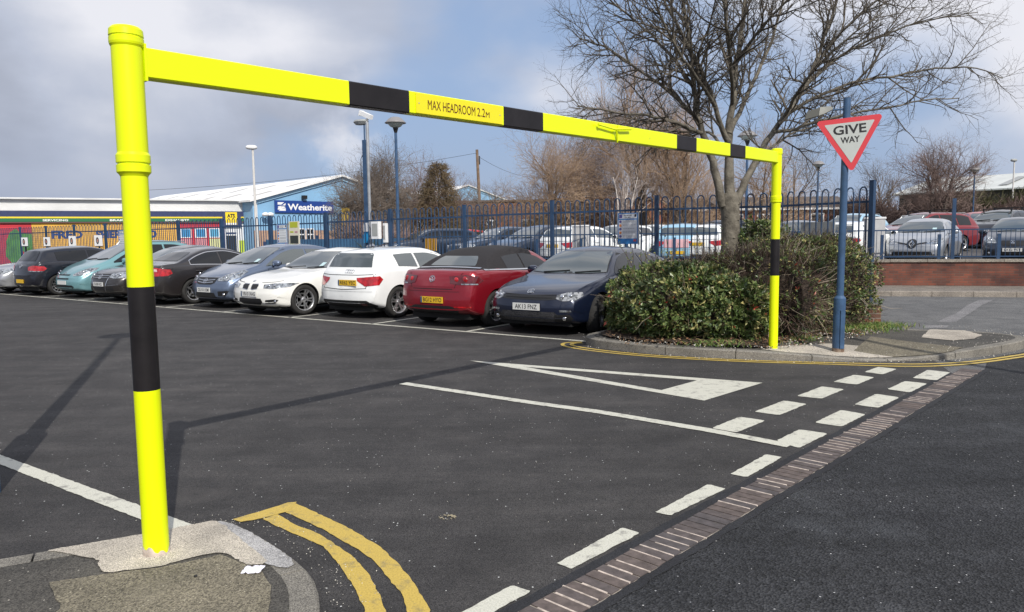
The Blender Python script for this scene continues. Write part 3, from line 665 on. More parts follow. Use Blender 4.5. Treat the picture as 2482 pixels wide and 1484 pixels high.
mb.box(Vector((0, 0, .30))+vd*.066-sdv*-.045, (.012, .055, .50), rz=math.atan2(vd.y, vd.x)+.5); mb.build('access_door', M_BLUE, gw)
def tri_loop(w_, r=.035, n=6):
    h = w_*math.sqrt(3)/2; P_ = [Vector((-w_/2, 0)), Vector((w_/2, 0)), Vector((0, -h))]; o = []
    for i in range(3):
        p = P_[i]; a = (P_[i-1]-p).normalized(); b = (P_[(i+1) % 3]-p).normalized(); c = p+(a+b).normalized()*(2*r)
        d0 = c+Vector(( -a.y, a.x))*r if False else None
        s0 = p+a*(r*math.sqrt(3)); s1 = p+b*(r*math.sqrt(3))
        a0 = math.atan2((s0-c).y, (s0-c).x); a1 = math.atan2((s1-c).y, (s1-c).x); da = (a1-a0+PI) % (2*PI)-PI
        for k in range(n+1): o.append(c+Vector((math.cos(a0+da*k/n), math.sin(a0+da*k/n)))*r)
    return o
yaw = math.atan2(-.30, 1); SU = Vector((math.cos(yaw), math.sin(yaw), 0)); SN = Vector((SU.y, -SU.x, 0)); tl = R(4.2)
SU2 = SU*math.cos(tl)+Vector((0, 0, 1))*math.sin(tl); SV2 = SN.cross(SU2)*-1
if SV2.z < 0: SV2 = -SV2
sc_ = gpz(3.045-G0.z)+SN*.055+SU*.022
def S3(p, n=0.0): return sc_+SU2*p[0]+SV2*p[1]+SN*n
mb = MB(); lp = tri_loop(.80); mb.prism([S3(p) for p in lp], SN*.004); o = mb.build('sign_plate', M_RED, gw)
mb = MB(); li = [Vector((p.x*.775, -.06+(p.y)*.775)) for p in tri_loop(.80*.95, .012)]; mb.prism([S3(p, .0055) for p in li], SN*.0012)
wf = mb.build('white_face', pmat('sign_reflective_white', (.46, .48, .46), .5, var=.05, vscale=8), o)
mb = MB(); text_into(mb, 'GIVE', S3(Vector((0.0, -.145)), .0085), SU2, SV2, wd=.385, h=.115, bold=.022)
text_into(mb, 'WAY', S3(Vector((.0, -.275)), .0085), SU2, SV2, wd=.225, h=.078, bold=.022); mb.build('lettering', M_TEXT, o, recalc=False)
mb = MB()
for dz in (-.12, -.42): mb = MB(); mb.bar(S3(Vector((-.13 if dz > -.3 else -.06, dz)), -.012), S3(Vector((.13 if dz > -.3 else .06, dz)), -.012), .02, .03); mb.build('bracket', M_GALV, gw)
# lantern on a short arm
mb = MB(); a0 = gpz(3.16-G0.z)
mb.tube([a0, a0-SU*.17+Vector((0, 0, .0))], .012, 10); mb.build('lamp_arm', M_BLUE, gw)
mb = MB(); hc = a0-SU*.17
mb.prism([hc+Vector((0, 0, .02)), hc-SU*.03+Vector((0, 0, .04)), hc-SU*.15+Vector((0, 0, .035)), hc-SU*.165-Vector((0, 0, .07)), hc-SU*.10-Vector((0, 0, .05)), hc-SU*.0-Vector((0, 0, .0))], SN*.12)
mb.v = [tuple(Vector(v)-SN*.06) for v in mb.v]; mb.build('sign_lantern', pmat('lantern_shell', (.36, .36, .33), .6, var=.2), gw)
mb = MB(); mb.prism([hc-SU*.152+Vector((0, 0, .034))-SN*.055, hc-SU*.30+Vector((0, 0, -.01))-SN*.055, hc-SU*.33-Vector((0, 0, .11))-SN*.055, hc-SU*.167-Vector((0, 0, .069))-SN*.055], SN*.11); mb.build('lantern_hood', pmat('lantern_grey', (.10, .10, .09), .6), gw)

# lamp posts just outside the frame, whose shadows cross the car park and the pavement
def lamp_column(loc, H, label, r0=.075, group=None):
    e_ = empty('lamp_post', loc, 0, label, 'lamp post', group)
    mb = MB(); mb.tube([(0, 0, 0), (0, 0, 1.35), (0, 0, 1.42)], [.115, .115, r0], 18); mb.tube([(0, 0, 1.4), (0, 0, H)], [r0, r0*.62], 16); mb.build('column', M_BLUE, e_, smooth=False)
    mb = MB(); mb.lathe([(.05, H-.25), (.09, H-.02), (.20, H+.02), (.26, H+.06), (.30, H+.08)], k=20); mb.build('lamp_bowl', M_GREYP, e_)
    mb = MB(); mb.lathe([(.36, H+.08), (.30, H+.15), (.18, H+.24), (.02, H+.29)], k=20); mb.build('lamp_cap', M_GREYP, e_); return e_
lamp_column((-3.42, 4.62, .0), 7.35, 'tall blue lamp post standing just left of the yellow barrier post')
lamp_column((7.4, 4.2, .0), 7.2, 'blue lamp post on the roadside to the right, outside the entrance')
# ---------------------------------------------------------------- blue bow top fence
FT = Vector((.8122, -.5837)); P7 = Vector((3.24, 16.6)); FZ = .05
fposts = [P7-FT*(2.75*k) for k in range(13, -1, -1)] + [Vector((5.49, 15.7)), Vector((6.69, 13.85))]
fence = empty('bow_top_fence', (0, 0, 0), 0, 'tall blue bow top railing fence behind the row of parked cars', 'fence')
def post_box(p, h, d, wd=.085, nm='fence_post', par=None, z0=FZ, mt=None, cap=True):
    mb = MB(); mb.box((p.x, p.y, z0+h/2), (wd, wd, h), rz=math.atan2(d.y, d.x))
    if cap: mb.box((p.x, p.y, z0+h+.006), (wd+.008, wd+.008, .010), rz=math.atan2(d.y, d.x))
    return mb.build(nm, mt or M_BLUED, par)
FZ0 = FZ
def fz(i): return FZ0+.09*max(0, min(1, (i-7)/4.5))
for i in range(len(fposts)-1):
    FZ = fz(i+.5); a, b = fposts[i], fposts[i+1]; d = (b-a); L_ = d.length; d.normalize(); nb = max(6, round(L_/.27))
    far = i < 4
    mb = MB(); pitch = (L_-.10)/nb; k = 6 if not far else 4
    for j in range(nb):
        c_ = a+d*(.05+pitch*(j+.5)); w_ = pitch*.27
        arc = [(-w_, .12), (-w_, 2.22)]+[(-w_*math.cos(t), 2.22+w_*1.25*math.sin(t)) for t in (PI*.2, PI*.4, PI*.6, PI*.8)]+[(w_, 2.22), (w_, .12)]
        mb.tube([(c_.x+d.x*u, c_.y+d.y*u, FZ+z_) for u, z_ in arc], .0148, k)
    for z_ in (.25, 2.03):
        mb.bar((a.x+d.x*.04, a.y+d.y*.04, FZ+z_), (b.x-d.x*.04, b.y-d.y*.04, FZ+z_), .012, .042)
    mb.build('railing_panel', M_BLUED, fence, smooth=False)
for i, p in enumerate(fposts):
    d = fposts[min(i+1, len(fposts)-1)]-fposts[max(0, i-1)]
    post_box(p, (2.33+fz(i)-FZ0) if i < len(fposts)-1 else 2.50, d, z0=FZ0, wd= .085 if i < len(fposts)-1 else .085, par=fence)

# ---------------------------------------------------------------- low wall with railing, by the far road
WB = brickmat('red_brick_wall', (.225, .072, .045), (.125, .055, .042), (.12, .085, .07), 1.0, .215, .066, .007, var=.55)
ang = math.atan2(WD.y, WD.x)
wl = empty('brick_wall', (w0.x, w0.y, 0), ang, 'low red brick wall with stone coping along the far side of the road', 'wall')
mb = MB(); mb.box((26, 0, .42), (92, .215, .70)); mb.build('brickwork', WB, wl)
mb = MB(); x = -19.9; rr = random.Random(3)
while x < 60: mb.box((x+.455, 0, .81+rr.uniform(-.002, .002)), (.906, .30, .075)); x += .915
mb.build('coping', asphalt('coping_stone', (.27, .245, .21), (.19, .17, .15), (.45, .45, .4), .01, 160, .2, stain=(.36, .33, .29)), wl)
rl_ = empty('wall_railing', (w0.x, w0.y, .847), ang, 'low blue metal railing with thin upright bars standing on the brick wall', 'railing')
mb = MB(); x = -14
while x < 24: mb.tube([(x, 0, .06), (x, 0, .80)], .0075, 4); x += .112
for z_ in (.07, .80): mb.bar((-14, 0, z_), (24, 0, z_), .012, .035)
mb.build('bars', M_BLUED, rl_)
for k, x in enumerate([-12.75+1.42*i for i in range(18)]):
    mb = MB(); h = .68
    mb.box((x, .03, h/2), (.075, .075, h)); mb.build('railing_post', M_BLUED, rl_)
mb = MB(); mb.box((1.78, .03, .82), (.085, .085, 1.64)); mb.build('railing_post', M_BLUED, rl_)
# small brick pier at the hedge end
pr_ = gp(2126, 793, .1); pr_ = Vector((5.72, 11.75, .1))
pe = empty('brick_pier', pr_, R(-8), 'short stub of broken red brick wall at the right end of the hedge', 'wall')
mb = MB(); mb.box((-.05, 0, .17), (.32, .215, .34)); mb.build('brickwork', brickmat('pier_brick', (.20, .085, .05), (.13, .07, .05), (.22, .19, .16), var=.3), pe)
mb = MB(); mb.box((-.05, 0, .348), (.34, .225, .012)); mb.build('mortar_top', pmat('mortar_cap', (.13, .12, .06), .95, var=.4, vscale=20), pe)

# ---------------------------------------------------------------- things on and behind the fence
M_NB = pmat('notice_blue', (.02, .17, .45), .4); M_NW = pmat('notice_white', (.62, .64, .66), .45); M_NT = pmat('notice_grey_text', (.22, .23, .25), .5)
M_NO = pmat('notice_orange', (.65, .22, .06), .5); M_NV = pmat('notice_violet', (.10, .09, .28), .5)
def notice(P, d, w_, h, label, group=None):
    e_ = empty('car_park_notice', (P.x, P.y, P.z), math.atan2(d.y, d.x), label, 'notice', group)
    mb = MB(); mb.box((0, 0, 0), (w_, .03, h)); bd = mb.build('board', M_NB, e_)
    mb = MB(); y = -.0165
    for s_ in (-1, 1): mb.box((s_*(w_/2+.012), 0, 0), (.022, .036, h+.03))
    mb.build('frame', M_GALV, e_)
    def rect(x0, z0, x1, z1, mt_, nm, par, dy=0.0):
        mb = MB(); mb.box(((x0+x1)/2*w_, y-dy, (z0+z1)/2*h), ((x1-x0)*w_, .003, (z1-z0)*h)); return mb.build(nm, mt_, par)
    rect(-.45, .32, .45, .47, M_NW, 'heading_panel', bd)
    rect(-.46, -.32, .46, .28, M_NW, 'text_panel', bd)
    mb = MB()
    for (x0, x1, z_, t) in ((-.20, .22, .425, .03), (-.46+.22, .36, .245, .012), (-.24, .2, .21, .008), (-.24, .42, .115, .012), (-.24, .35, 0.0, .012), (-.24, .43, -.09, .009), (-.24, .35, -.115, .009), (-.24, .42, -.145, .009), (-.24, .42, -.22, .009), (-.24, .36, -.25, .009), (-.24, .42, -.28, .009)):
        for q_ in range(5 if t < .02 else 3):
            n_ = 5 if t < .02 else 3; a = x0+(x1-x0)*q_/n_; b = x0+(x1-x0)*(q_+.82)/n_
            mb.box(((a+b)/2*w_, y-.003, z_*h), ((b-a)*w_, .002, t*h))
    mb.build('small_print', M_NT, bd)
    mb = MB(); text_into(mb, 'Car Park', (0, y-.0035, .362*h), (1, 0, 0), (0, 0, 1), wd=.30*w_, h=.036*h, bold=.02); mb.build('lettering', M_TEXT, bd, recalc=False)
    for k, zz in enumerate((.225, .10, -.015, -.135, -.25)):
        mb = MB(); mb.lathe([(.062*w_, 0), (.062*w_, .003), (.035*w_, .0034), (.034*w_, .002)], (-.37*w_, y-.0015, zz*h), (0, -1, 0), 16); mb.build('symbol_disc', (M_NV, M_NO)[k in (1, 3)], bd)
    rect(-.43, .34, -.28, .455, M_NV, 'emblem', bd, .003); rect(.34, .37, .42, .455, M_TEXT, 'emblem', bd, .003); rect(.28, -.42, .42, -.35, pmat('notice_red', (.5, .1, .1), .5), 'emblem', bd)
    return e_
nb_at = P7-FT*(2.75*.245)
notice(Vector((nb_at.x-N2.x*.03, nb_at.y-N2.y*.03, 1.76))-Vector((N2.x, N2.y, 0))*.03, FT, .50, .70, 'blue and white notice board fixed to the fence above the dark blue coupe', 'car park notices on the fence')
for nm_, q, zz, lb in (('a', 694, 1.75, 'blue and white notice board on the fence left of the yellow and black poster'), ('b', 306, 1.72, 'narrow blue and white notice board on the fence before the yellow shutter lettering')):
    # intersect view column with fence line
    best = min((i*.02 for i in range(0, 1800)), key=lambda t: abs((1241+1800*((P7-FT*t).x)/((P7-FT*t).y))-q)); p = P7-FT*best-N2*.06
    notice(Vector((p.x, p.y, zz)), FT, .50, .72, lb, 'car park notices on the fence')
def fpt(q, off_=-.06):
    best = min((i*.02 for i in range(0, 1800)), key=lambda t: abs((1241+1800*((P7-FT*t).x)/((P7-FT*t).y))-q)); p = P7-FT*best+N2*off_; return p
fang = math.atan2(FT.y, FT.x)
p = fpt(722); e_ = empty('advert_poster', (p.x, p.y, 1.77), fang, 'poster with a yellow top and black lower half on the fence by the notice board', 'poster')
mb = MB(); mb.box((0, 0, 0), (.50, .03, .84)); bd = mb.build('board', pmat('poster_cream', (.66, .62, .5), .5), e_)
for (x0, z0, x1, z1, mt_, nm) in ((-.19, .22, .19, .40, pmat('poster_green', (.42, .45, .03), .5), 'yellow_picture'), (-.20, -.38, .20, -.03, pmat('poster_black', (.03, .035, .03), .5), 'black_panel'), (-.19, .06, -.02, .11, pmat('poster_green', (0, 0, 0)), 'yellow_strip'), (.04, .05, .18, .11, pmat('poster_pink', (.45, .25, .28), .5), 'pink_strip')):
    mb = MB(); mb.box(((x0+x1)/2, -.0165, (z0+z1)/2), (x1-x0, .003, z1-z0)); mb.build(nm, mt_, bd)
# four tyre picture boards
for k, (q, zz, sz) in enumerate(((87, 1.62, .36), (141, 1.61, .36), (203, 1.62, .38), (266, 1.62, .40))):
    p = fpt(q, -.35)
    e_ = empty('tyre_picture_board', (p.x, p.y, zz+.06), math.atan2((FT+Vector((.3, .1))).y, (FT+Vector((.3, .1))).x), ['pale square board with a tyre picture, leftmost of the four above the parked cars', 'pale square board with a tyre picture, second from the left edge above the dark hatchback', 'white square board with a tyre picture on a fence post, third from the left', 'white square board with a tyre picture nearest the thick yellow post'][k], 'sign', 'square tyre picture boards on the fence')
    mb = MB(); mb.box((0, 0, 0), (sz, .06, sz*1.1)); bd = mb.build('board', M_WHITEP, e_)
    mb = MB(); mb.lathe([(.085, 0), (.13, .008), (.135, .012), (.085, .014)], (0, -.031, 0), (0, -1, 0), 20, ca=False, cb=False); mb.v = [(x*.62, y, z) for x, y, z in mb.v]; mb.build('tyre_picture', M_DARK, bd)
    mb = MB(); mb.lathe([(.06, 0), (.06, .006)], (0, -.031, 0), (0, -1, 0), 16); mb.v = [(x*.55, y, z) for x, y, z in mb.v]; mb.build('red_centre', pmat('faded_red', (.45, .18, .13), .5), bd)
    mb = MB(); mb.box((0, .04, -.75), (.05, .05, 1.6)); mb.box((0, .02, -sz*.55-.02), (sz*.9, .07, .03)); mb.build('stand', M_DARK, e_)
# CCTV pole
p = fpt(876, .35); e_ = empty('cctv_pole', (p.x, p.y, 0), fang, 'blue square camera pole with a white camera on top and a silver conduit', 'camera pole')
cz = CAMH+(p.y/1800)*(579-300)
mb = MB(); mb.box((0, 0, (cz-.55)/2), (.15, .15, cz-.55)); mb.tube([(-.04, 0, cz-.6), (-.04, 0, cz+.05)], .022, 10); mb.build('pole', M_BLUE, e_)
mb = MB(); mb.tube([(.115, -.03, 0), (.115, -.03, cz-.05)], .048, 12); mb.build('conduit', M_GALV, e_)
mb = MB(); mb.tube([(-.05, -.08, cz-1.7), (-.13, -.09, cz-1.6), (-.13, -.09, cz-1.1), (-.06, -.08, cz-1.0)], .010, 6); mb.build('cable', M_DARK, e_)
mb = MB(); mb.lathe([(.05, -.10), (.20, -.08), (.28, 0), (.24, .05), (.08, .07)], (-.17, 0, cz), (0, 0, 1), 20); mb.v = [(x, y*.6, z) for x, y, z in mb.v]; mb.build('floodlight', M_GREYP, e_)
mb = MB(); Mt = Matrix.Rotation(R(22), 3, 'Y'); mb.box((.06, 0, cz+.17), (.46, .13, .13), M=Mt); mb.box((-.16, 0, cz+.25), (.03, .16, .16), M=Mt); cb_ = mb.build('camera_housing', M_WHITEP, e_)
mb = MB(); mb.bar((.06, 0, cz-.06), (.12, 0, cz+.1), .05, .05); mb.build('bracket', M_WHITEP, e_)
mb = MB(); mb.box((.05, -.13, 1.95), (.20, .02, .26)); mb.build('warning_plate', M_WHITEP, e_)
mb = MB(); mb.box((.05, -.13, 1.65), (.20, .02, .33)); mb.build('blue_plate', pmat('plate_blue', (.02, .30, .62), .5), e_)
mb = MB(); mb.lathe([(.14, 0), (.15, .04), (.05, .12), (.03, .14)], (.10, 0, 1.34), k=14); mb.build('junction_dome', M_WHITEP, e_)
for q, w_, h, zz, lb in ((921, .30, .50, 1.80, 'white equipment cabinet with a grey door on the fence by the camera pole'), (944, .09, .55, 1.72, 'narrow white box beside the equipment cabinet on the fence')):
    p = fpt(q, -.08); e_ = empty('equipment_cabinet', (p.x, p.y, zz+.05), fang, lb, 'cabinet'); mb = MB(); mb.box((0, 0, 0), (w_, .12, h)); bx = mb.build('case', M_WHITEP, e_)
    mb = MB(); mb.box((0, -.063, .01), (w_*.74, .006, h*.72)); mb.build('door', M_GREYP, bx)
# yellow letter board low on the fence
p = fpt(1041, .10); e_ = empty('yellow_letter_board', (p.x, p.y, 1.42), fang, 'small orange yellow plate glimpsed between the fence bars above the white hatchback', 'sign')
mb = MB(); mb.box((0, 0, 0), (.40, .02, .34)); mb.build('plate', pmat('orange_yellow', (.75, .38, .02), .5), e_)
# grey sheets behind the fence near its end
p0 = Vector((6.05, 15.1)); e_ = empty('sheet_panel', (p0.x, p0.y, 0), math.atan2(-.84, .54), 'pale grey sheet board standing behind the fence near its right end', 'board')
mb = MB(); mb.box((0, .25, 1.15), (.78, .02, 1.35)); mb.build('sheet', M_GREYP, e_); mb = MB()
for s_ in (-.3, .3): mb.box((s_, .29, .9), (.05, .05, 1.8))
mb.build('stake', M_GALV, e_)
e_ = empty('ticket_machine', (at(2118, 600, 21.5).x, 21.5, .54), R(-20), 'tall pale grey cabinet behind the end post of the blue fence', 'cabinet')
mb = MB(); mb.box((0, 0, .72), (.52, .35, 1.44)); mb.build('case', pmat('cabinet_cream', (.5, .5, .5), .5, var=.1), e_); mb = MB(); mb.box((0, 0, 1.47), (.56, .39, .05)); mb.build('lid', M_WHITEP, e_)
e_ = empty('ticket_machine', (at(1408, 560, 23.5).x, 23.5, .54), R(-30), 'pale grey cabinet standing among the white cars behind the fence', 'cabinet')
mb = MB(); mb.box((0, 0, .70), (.46, .3, 1.35)); mb.build('case', pmat('cabinet_cream', (0, 0, 0)), e_); mb = MB(); mb.box((0, 0, 1.39), (.5, .34, .04)); mb.build('lid', M_WHITEP, e_)

# mushroom lamp posts
def mushroom(q, ytop, Yd, label, group='blue mushroom lamp posts', z0=.0, rp=.055, pole=None, s=1.0):
    T = at(q, ytop, Yd); H = T.z-z0; e_ = empty('mushroom_lamp', (T.x, T.y, z0), 0, label, 'lamp post', group); pm = pole or M_BLUE
    mb = MB(); mb.tube([(0, 0, 0), (0, 0, 1.2), (0, 0, 1.25)], [rp*1.5, rp*1.5, rp], 12); mb.tube([(0, 0, 1.2), (0, 0, H-.55*s)], [rp, rp*.85], 12); mb.build('column', pm, e_)
    mb = MB(); mb.lathe([(.04*s, H-.62*s), (.10*s, H-.42*s), (.09*s, H-.38*s)], k=14); mb.build('neck', M_DARK, e_)
    mb = MB(); mb.lathe([(.09*s, H-.40*s), (.20*s, H-.35*s), (.27*s, H-.27*s), (.29*s, H-.22*s)], k=22, ca=True, cb=False); o1 = mb.build('bowl', pmat('lamp_bowl_plastic', (.42, .46, .42), .25), e_, smooth=True)
    mb = MB(); mb.lathe([(.385*s, H-.235*s), (.39*s, H-.22*s), (.33*s, H-.17*s), (.25*s, H-.08*s), (.14*s, H-.02*s), (.01, H)], k=22, ca=False, cb=False); mb.lathe([(.385*s, H-.235*s), (.27*s, H-.235*s)], k=22, ca=False, cb=False); mb.build('cap', pmat('lamp_cap_grey', (.23, .22, .22), .45), e_, smooth=True)
    return e_
mushroom(958, 283, 27.5, 'blue lamp post with a grey mushroom head right of the camera pole', rp=.06)
mushroom(1812, 316, 30, 'blue mushroom lamp post glimpsed behind the branches of the big bare tree')
mushroom(1984, 390, 44, 'blue mushroom lamp post against the sky left of the GIVE WAY pole', z0=.6, s=.95)
mushroom(2363, 404, 50, 'blue mushroom lamp post over the cars, in front of the long pale roof', z0=.6, s=.95)
def flood(q, ytop, Yd, label, z0=0, rp=.06):
    T = at(q, ytop, Yd); e_ = empty('floodlight_mast', (T.x, T.y, z0), R(20), label, 'floodlight', 'white floodlight masts'); H = T.z-z0
    mb = MB(); mb.tube([(0, 0, 0), (0, 0, H-.1)], [rp, rp*.75], 10); mb.build('mast', pmat('white_mast', (.62, .60, .57), .5, var=.1), e_)
    mb = MB(); mb.ell((-.06, 0, H-.12), (.30, .17, .12), 14, 8, p=.8); mb.build('lamp_head', M_GREYP if q > 1500 else M_WHITEP, e_, smooth=True); return e_
flood(612, 352, 40, 'tall white mast with a small lamp head in front of the tyre workshop', rp=.075)
flood(2459, 385, 60, 'thin white mast with a lamp head near the right edge of the view', z0=.6, rp=.07)

# telegraph pole and wires
T = at(1156, 363, 68); e_ = empty('telegraph_pole', (T.x, T.y, 0), 0, 'leaning brown wooden telegraph pole in front of the far blue gable', 'telegraph pole')
mb = MB(); mb.tube([(.12, 0, 0), (.35, 0, 0+T.z*.0), (.12, 0, T.z*.5), (0, 0, T.z)][:1]+[(.15, 0, T.z*.5), (0, 0, T.z)], [.17, .15, .125], 10); mb.build('pole', pmat('pole_wood', (.20, .135, .09), .9, var=.4, vscale=3), e_)
mb = MB(); mb.box((.22, 0, T.z-.95), (.10, .12, .75)); mb.build('fixture', M_DARK, e_)
def wire(a, b, sag, n=14): return [tuple(Vector(a).lerp(Vector(b), i/n)-Vector((0, 0, sag*4*(i/n)*(1-i/n)))) for i in range(n+1)]
mb = MB(); b1 = at(340, 462, 66)-T; b2 = at(1290, 430, 90)-T
mb.tube(wire((0, 0, T.z-.3), (b1.x, b1.y, b1.z+T.z), .5), .014, 4); mb.build('wire', M_DARK, e_)
mb = MB(); mb.tube(wire((.1, 0, T.z-.6), (b2.x, b2.y, b2.z+T.z), .4), .014, 4); mb.build('wire', M_DARK, e_)

# ---------------------------------------------------------------- tyre workshop
M_CORR = pmat('roof_sheet_white', (.84, .84, .83), .45, var=.12, vscale=.25)
a2 = at(-330, 500, 47.2).xy; b2_ = at(624, 500, 58).xy
wd_ = (b2_-a2); WL = wd_.length; wd_.normalize(); wa = math.atan2(wd_.y, wd_.x)
ws = empty('tyre_workshop', (a2.x, a2.y, 0), wa, 'long white roofed tyre workshop with navy, yellow and green fascia and coloured shutters', 'building')
def blk(x0, x1, y0, y1, z0, z1, mt_, nm, par=ws):
    mb = MB(); mb.box(((x0+x1)/2, (y0+y1)/2, (z0+z1)/2), (x1-x0, y1-y0, z1-z0)); return mb.build(nm, mt_, par)
M_NAVY = pmat('navy_cladding', (.028, .04, .115), .5, var=.15); M_YB = pmat('yellow_band', (.80, .60, .03), .5); M_GB = pmat('green_band', (.012, .14, .055), .5)
def wz(y, q=0): # z on facade plane at pixel row y near px 100
    return CAMH+(591-.0131*0-y)*50.2/1800
zt_ = 4.62
blk(0, WL, 0, 14, 0, 3.82, pmat('workshop_wall', (.55, .55, .55), .7, var=.1), 'wall')
# corrugated parapet: ribs in the mesh
mb = MB(); mb.box((WL/2, 6.9, 4.235), (WL, 14, .83)); 
for k in range(11): mb.box((WL/2, -.115, 3.87+.075*k), (WL, .02, .035))
mb.build('parapet', M_CORR, ws)
mb = MB(); mb.box((WL/2, .3, 4.62), (WL, 1.4, .06)); mb.box((WL/2, 2.0, 4.74), (WL, 1.6, .10)); mb.build('roof_edge', pmat('roof_edge_white', (.6, .6, .6), .5, var=.2, vscale=.6), ws)
blk(0, WL, -.22, 0, 3.42, 3.81, M_NAVY, 'navy_fascia'); blk(0, WL, -.24, 0, 3.31, 3.415, M_YB, 'yellow_stripe')
gb = blk(0, WL, -.25, 0, 3.07, 3.305, M_GB, 'green_fascia')
blk(0, WL, -.235, 0, 2.98, 3.065, pmat('lintel', (.12, .06, .06), .7), 'lintel')
def wx(q):  # local x on the facade for photo column q
    u = (q-1241)/1800.0
    # a2 + t*wd : x/y = u
    return (u*a2.y-a2.x)/(wd_.x-u*wd_.y)
def wtext(s, q0, q1, z0, z1, mt_, bold=.03, par=None, y=-.2535):
    mb = MB(); x0, x1 = wx(q0), wx(q1); text_into(mb, s, ((x0+x1)/2, y, (z0+z1)/2), (1, 0, 0), (0, 0, 1), wd=x1-x0, h=z1-z0, bold=bold); return mb.build('lettering', mt_, par or ws, recalc=False)
M_WL = pmat('white_lettering', (.8, .8, .8), .5)
wtext('SERVICING', 115, 176, 3.10, 3.24, M_WL, par=gb); wtext('BRAKES', 276, 322, 3.10, 3.24, M_WL, par=gb); wtext('EXHAUSTS', 409, 466, 3.10, 3.24, M_WL, par=gb)
M_SHY = pmat('shutter_yellow', (.74, .42, .06), .55, var=.15, vscale=.6); M_SHR = pmat('shutter_red', (.55, .03, .045), .55, var=.2, vscale=.6); M_BL = pmat('shutter_blue_letters', (.02, .05, .2), .5)
def shut(q0, q1, mt_, z1=2.98):
    x0, x1 = wx(q0), wx(q1); mb = MB(); k = 0; z = .15
    mb.box(((x0+x1)/2, -.05, z1/2), (x1-x0, .08, z1))
    while z < z1: mb.box(((x0+x1)/2, -.095, z), (x1-x0, .016, .07)); z += .14
    return mb.build('shutter', mt_, ws)
shut(-330, 86, M_SHR); s1 = shut(86.5, 434, M_SHY); shut(434.5, 545, M_SHR)
gx0, gx1 = wx(20), wx(86); mb = MB(); gw_ = gx1-gx0
mb.prism([(gx0+gw_*a, -.105, .3+2.3*b) for a, b in ((0, .2), (.05, .62), (.2, .9), (.42, 1.0), (.62, .86), (1, .84), (1, .1), (.62, .35), (.45, 0), (.2, 0))], (0, -.012, 0)); mb.build('green_mural', pmat('mural_green', (.10, .30, .03), .6, var=.5, vscale=.5), ws)
wtext('FRED', 134, 208, 1.90, 2.45, M_BL, .05, s1, -.1095).name = 'lettering'
wtext('SHERWOOD', 240, 387, 1.90, 2.45, M_BL, .05, s1, -.1095)
for k, (q0, q1) in enumerate(((444, 470), (479, 506), (513, 538))):
    c1_, c2_ = (pmat('panel_blue', (.05, .25, .5), .5), pmat('panel_red_white', (.6, .25, .27), .5)) if k < 2 else (pmat('panel_sky', (.10, .36, .55), .5), pmat('panel_pale', (.6, .6, .3), .5))
    blk(wx(q0), wx(q1), -.13, -.10, 1.85, 2.56, M_WHITEP, 'picture_frame'); blk(wx(q0+2), wx(q1-2), -.135, -.13, 1.92, 2.50, c1_, 'picture_panel'); blk(wx(q0), wx(q1), -.13, -.10, .95, 1.78, c2_, 'picture_panel')
blk(wx(546), wx(612), -.08, 0, 0, 3.06, pmat('white_render', (.72, .72, .72), .7), 'white_bay'); blk(wx(546), wx(551), -.12, 0, 0, 3.06, M_NAVY, 'navy_pier')
blk(wx(554), wx(578), -.10, -.08, .0, 2.0, M_DARK, 'doorway'); blk(wx(554), wx(578), -.11, -.08, 2.12, 2.24, M_NAVY, 'door_head')
blk(wx(584), wx(597), -.11, -.08, .5, 1.62, pmat('poster_lime', (.45, .55, .03), .5), 'poster'); blk(wx(597), wx(604), -.11, -.08, .5, 1.62, M_GB, 'poster')
blk(wx(546), wx(590), -.30, -.24, 2.70, 3.80, M_NAVY, 'sign_backing')
sg = blk(wx(553), wx(581), -.34, -.30, 2.80, 3.76, pmat('sign_yellow_bright', (.85, .62, .02), .4), 'yellow_sign')
wtext('ATS', 557, 576, 3.34, 3.64, M_TEXT, .05, sg, -.3435); blk(wx(577), wx(578), -.344, -.34, 3.33, 3.38, M_TEXT, 'full_stop', sg); blk(wx(553.5), wx(580.5), -.344, -.34, 2.81, 2.95, M_WHITEP, 'white_strip', sg)
mb = MB(); mb.lathe([(.12, 0), (.12, .5), (.16, .55), (.1, .6)], (wx(495), 3, 4.6), k=10); mb.build('flue', M_WHITEP, ws)

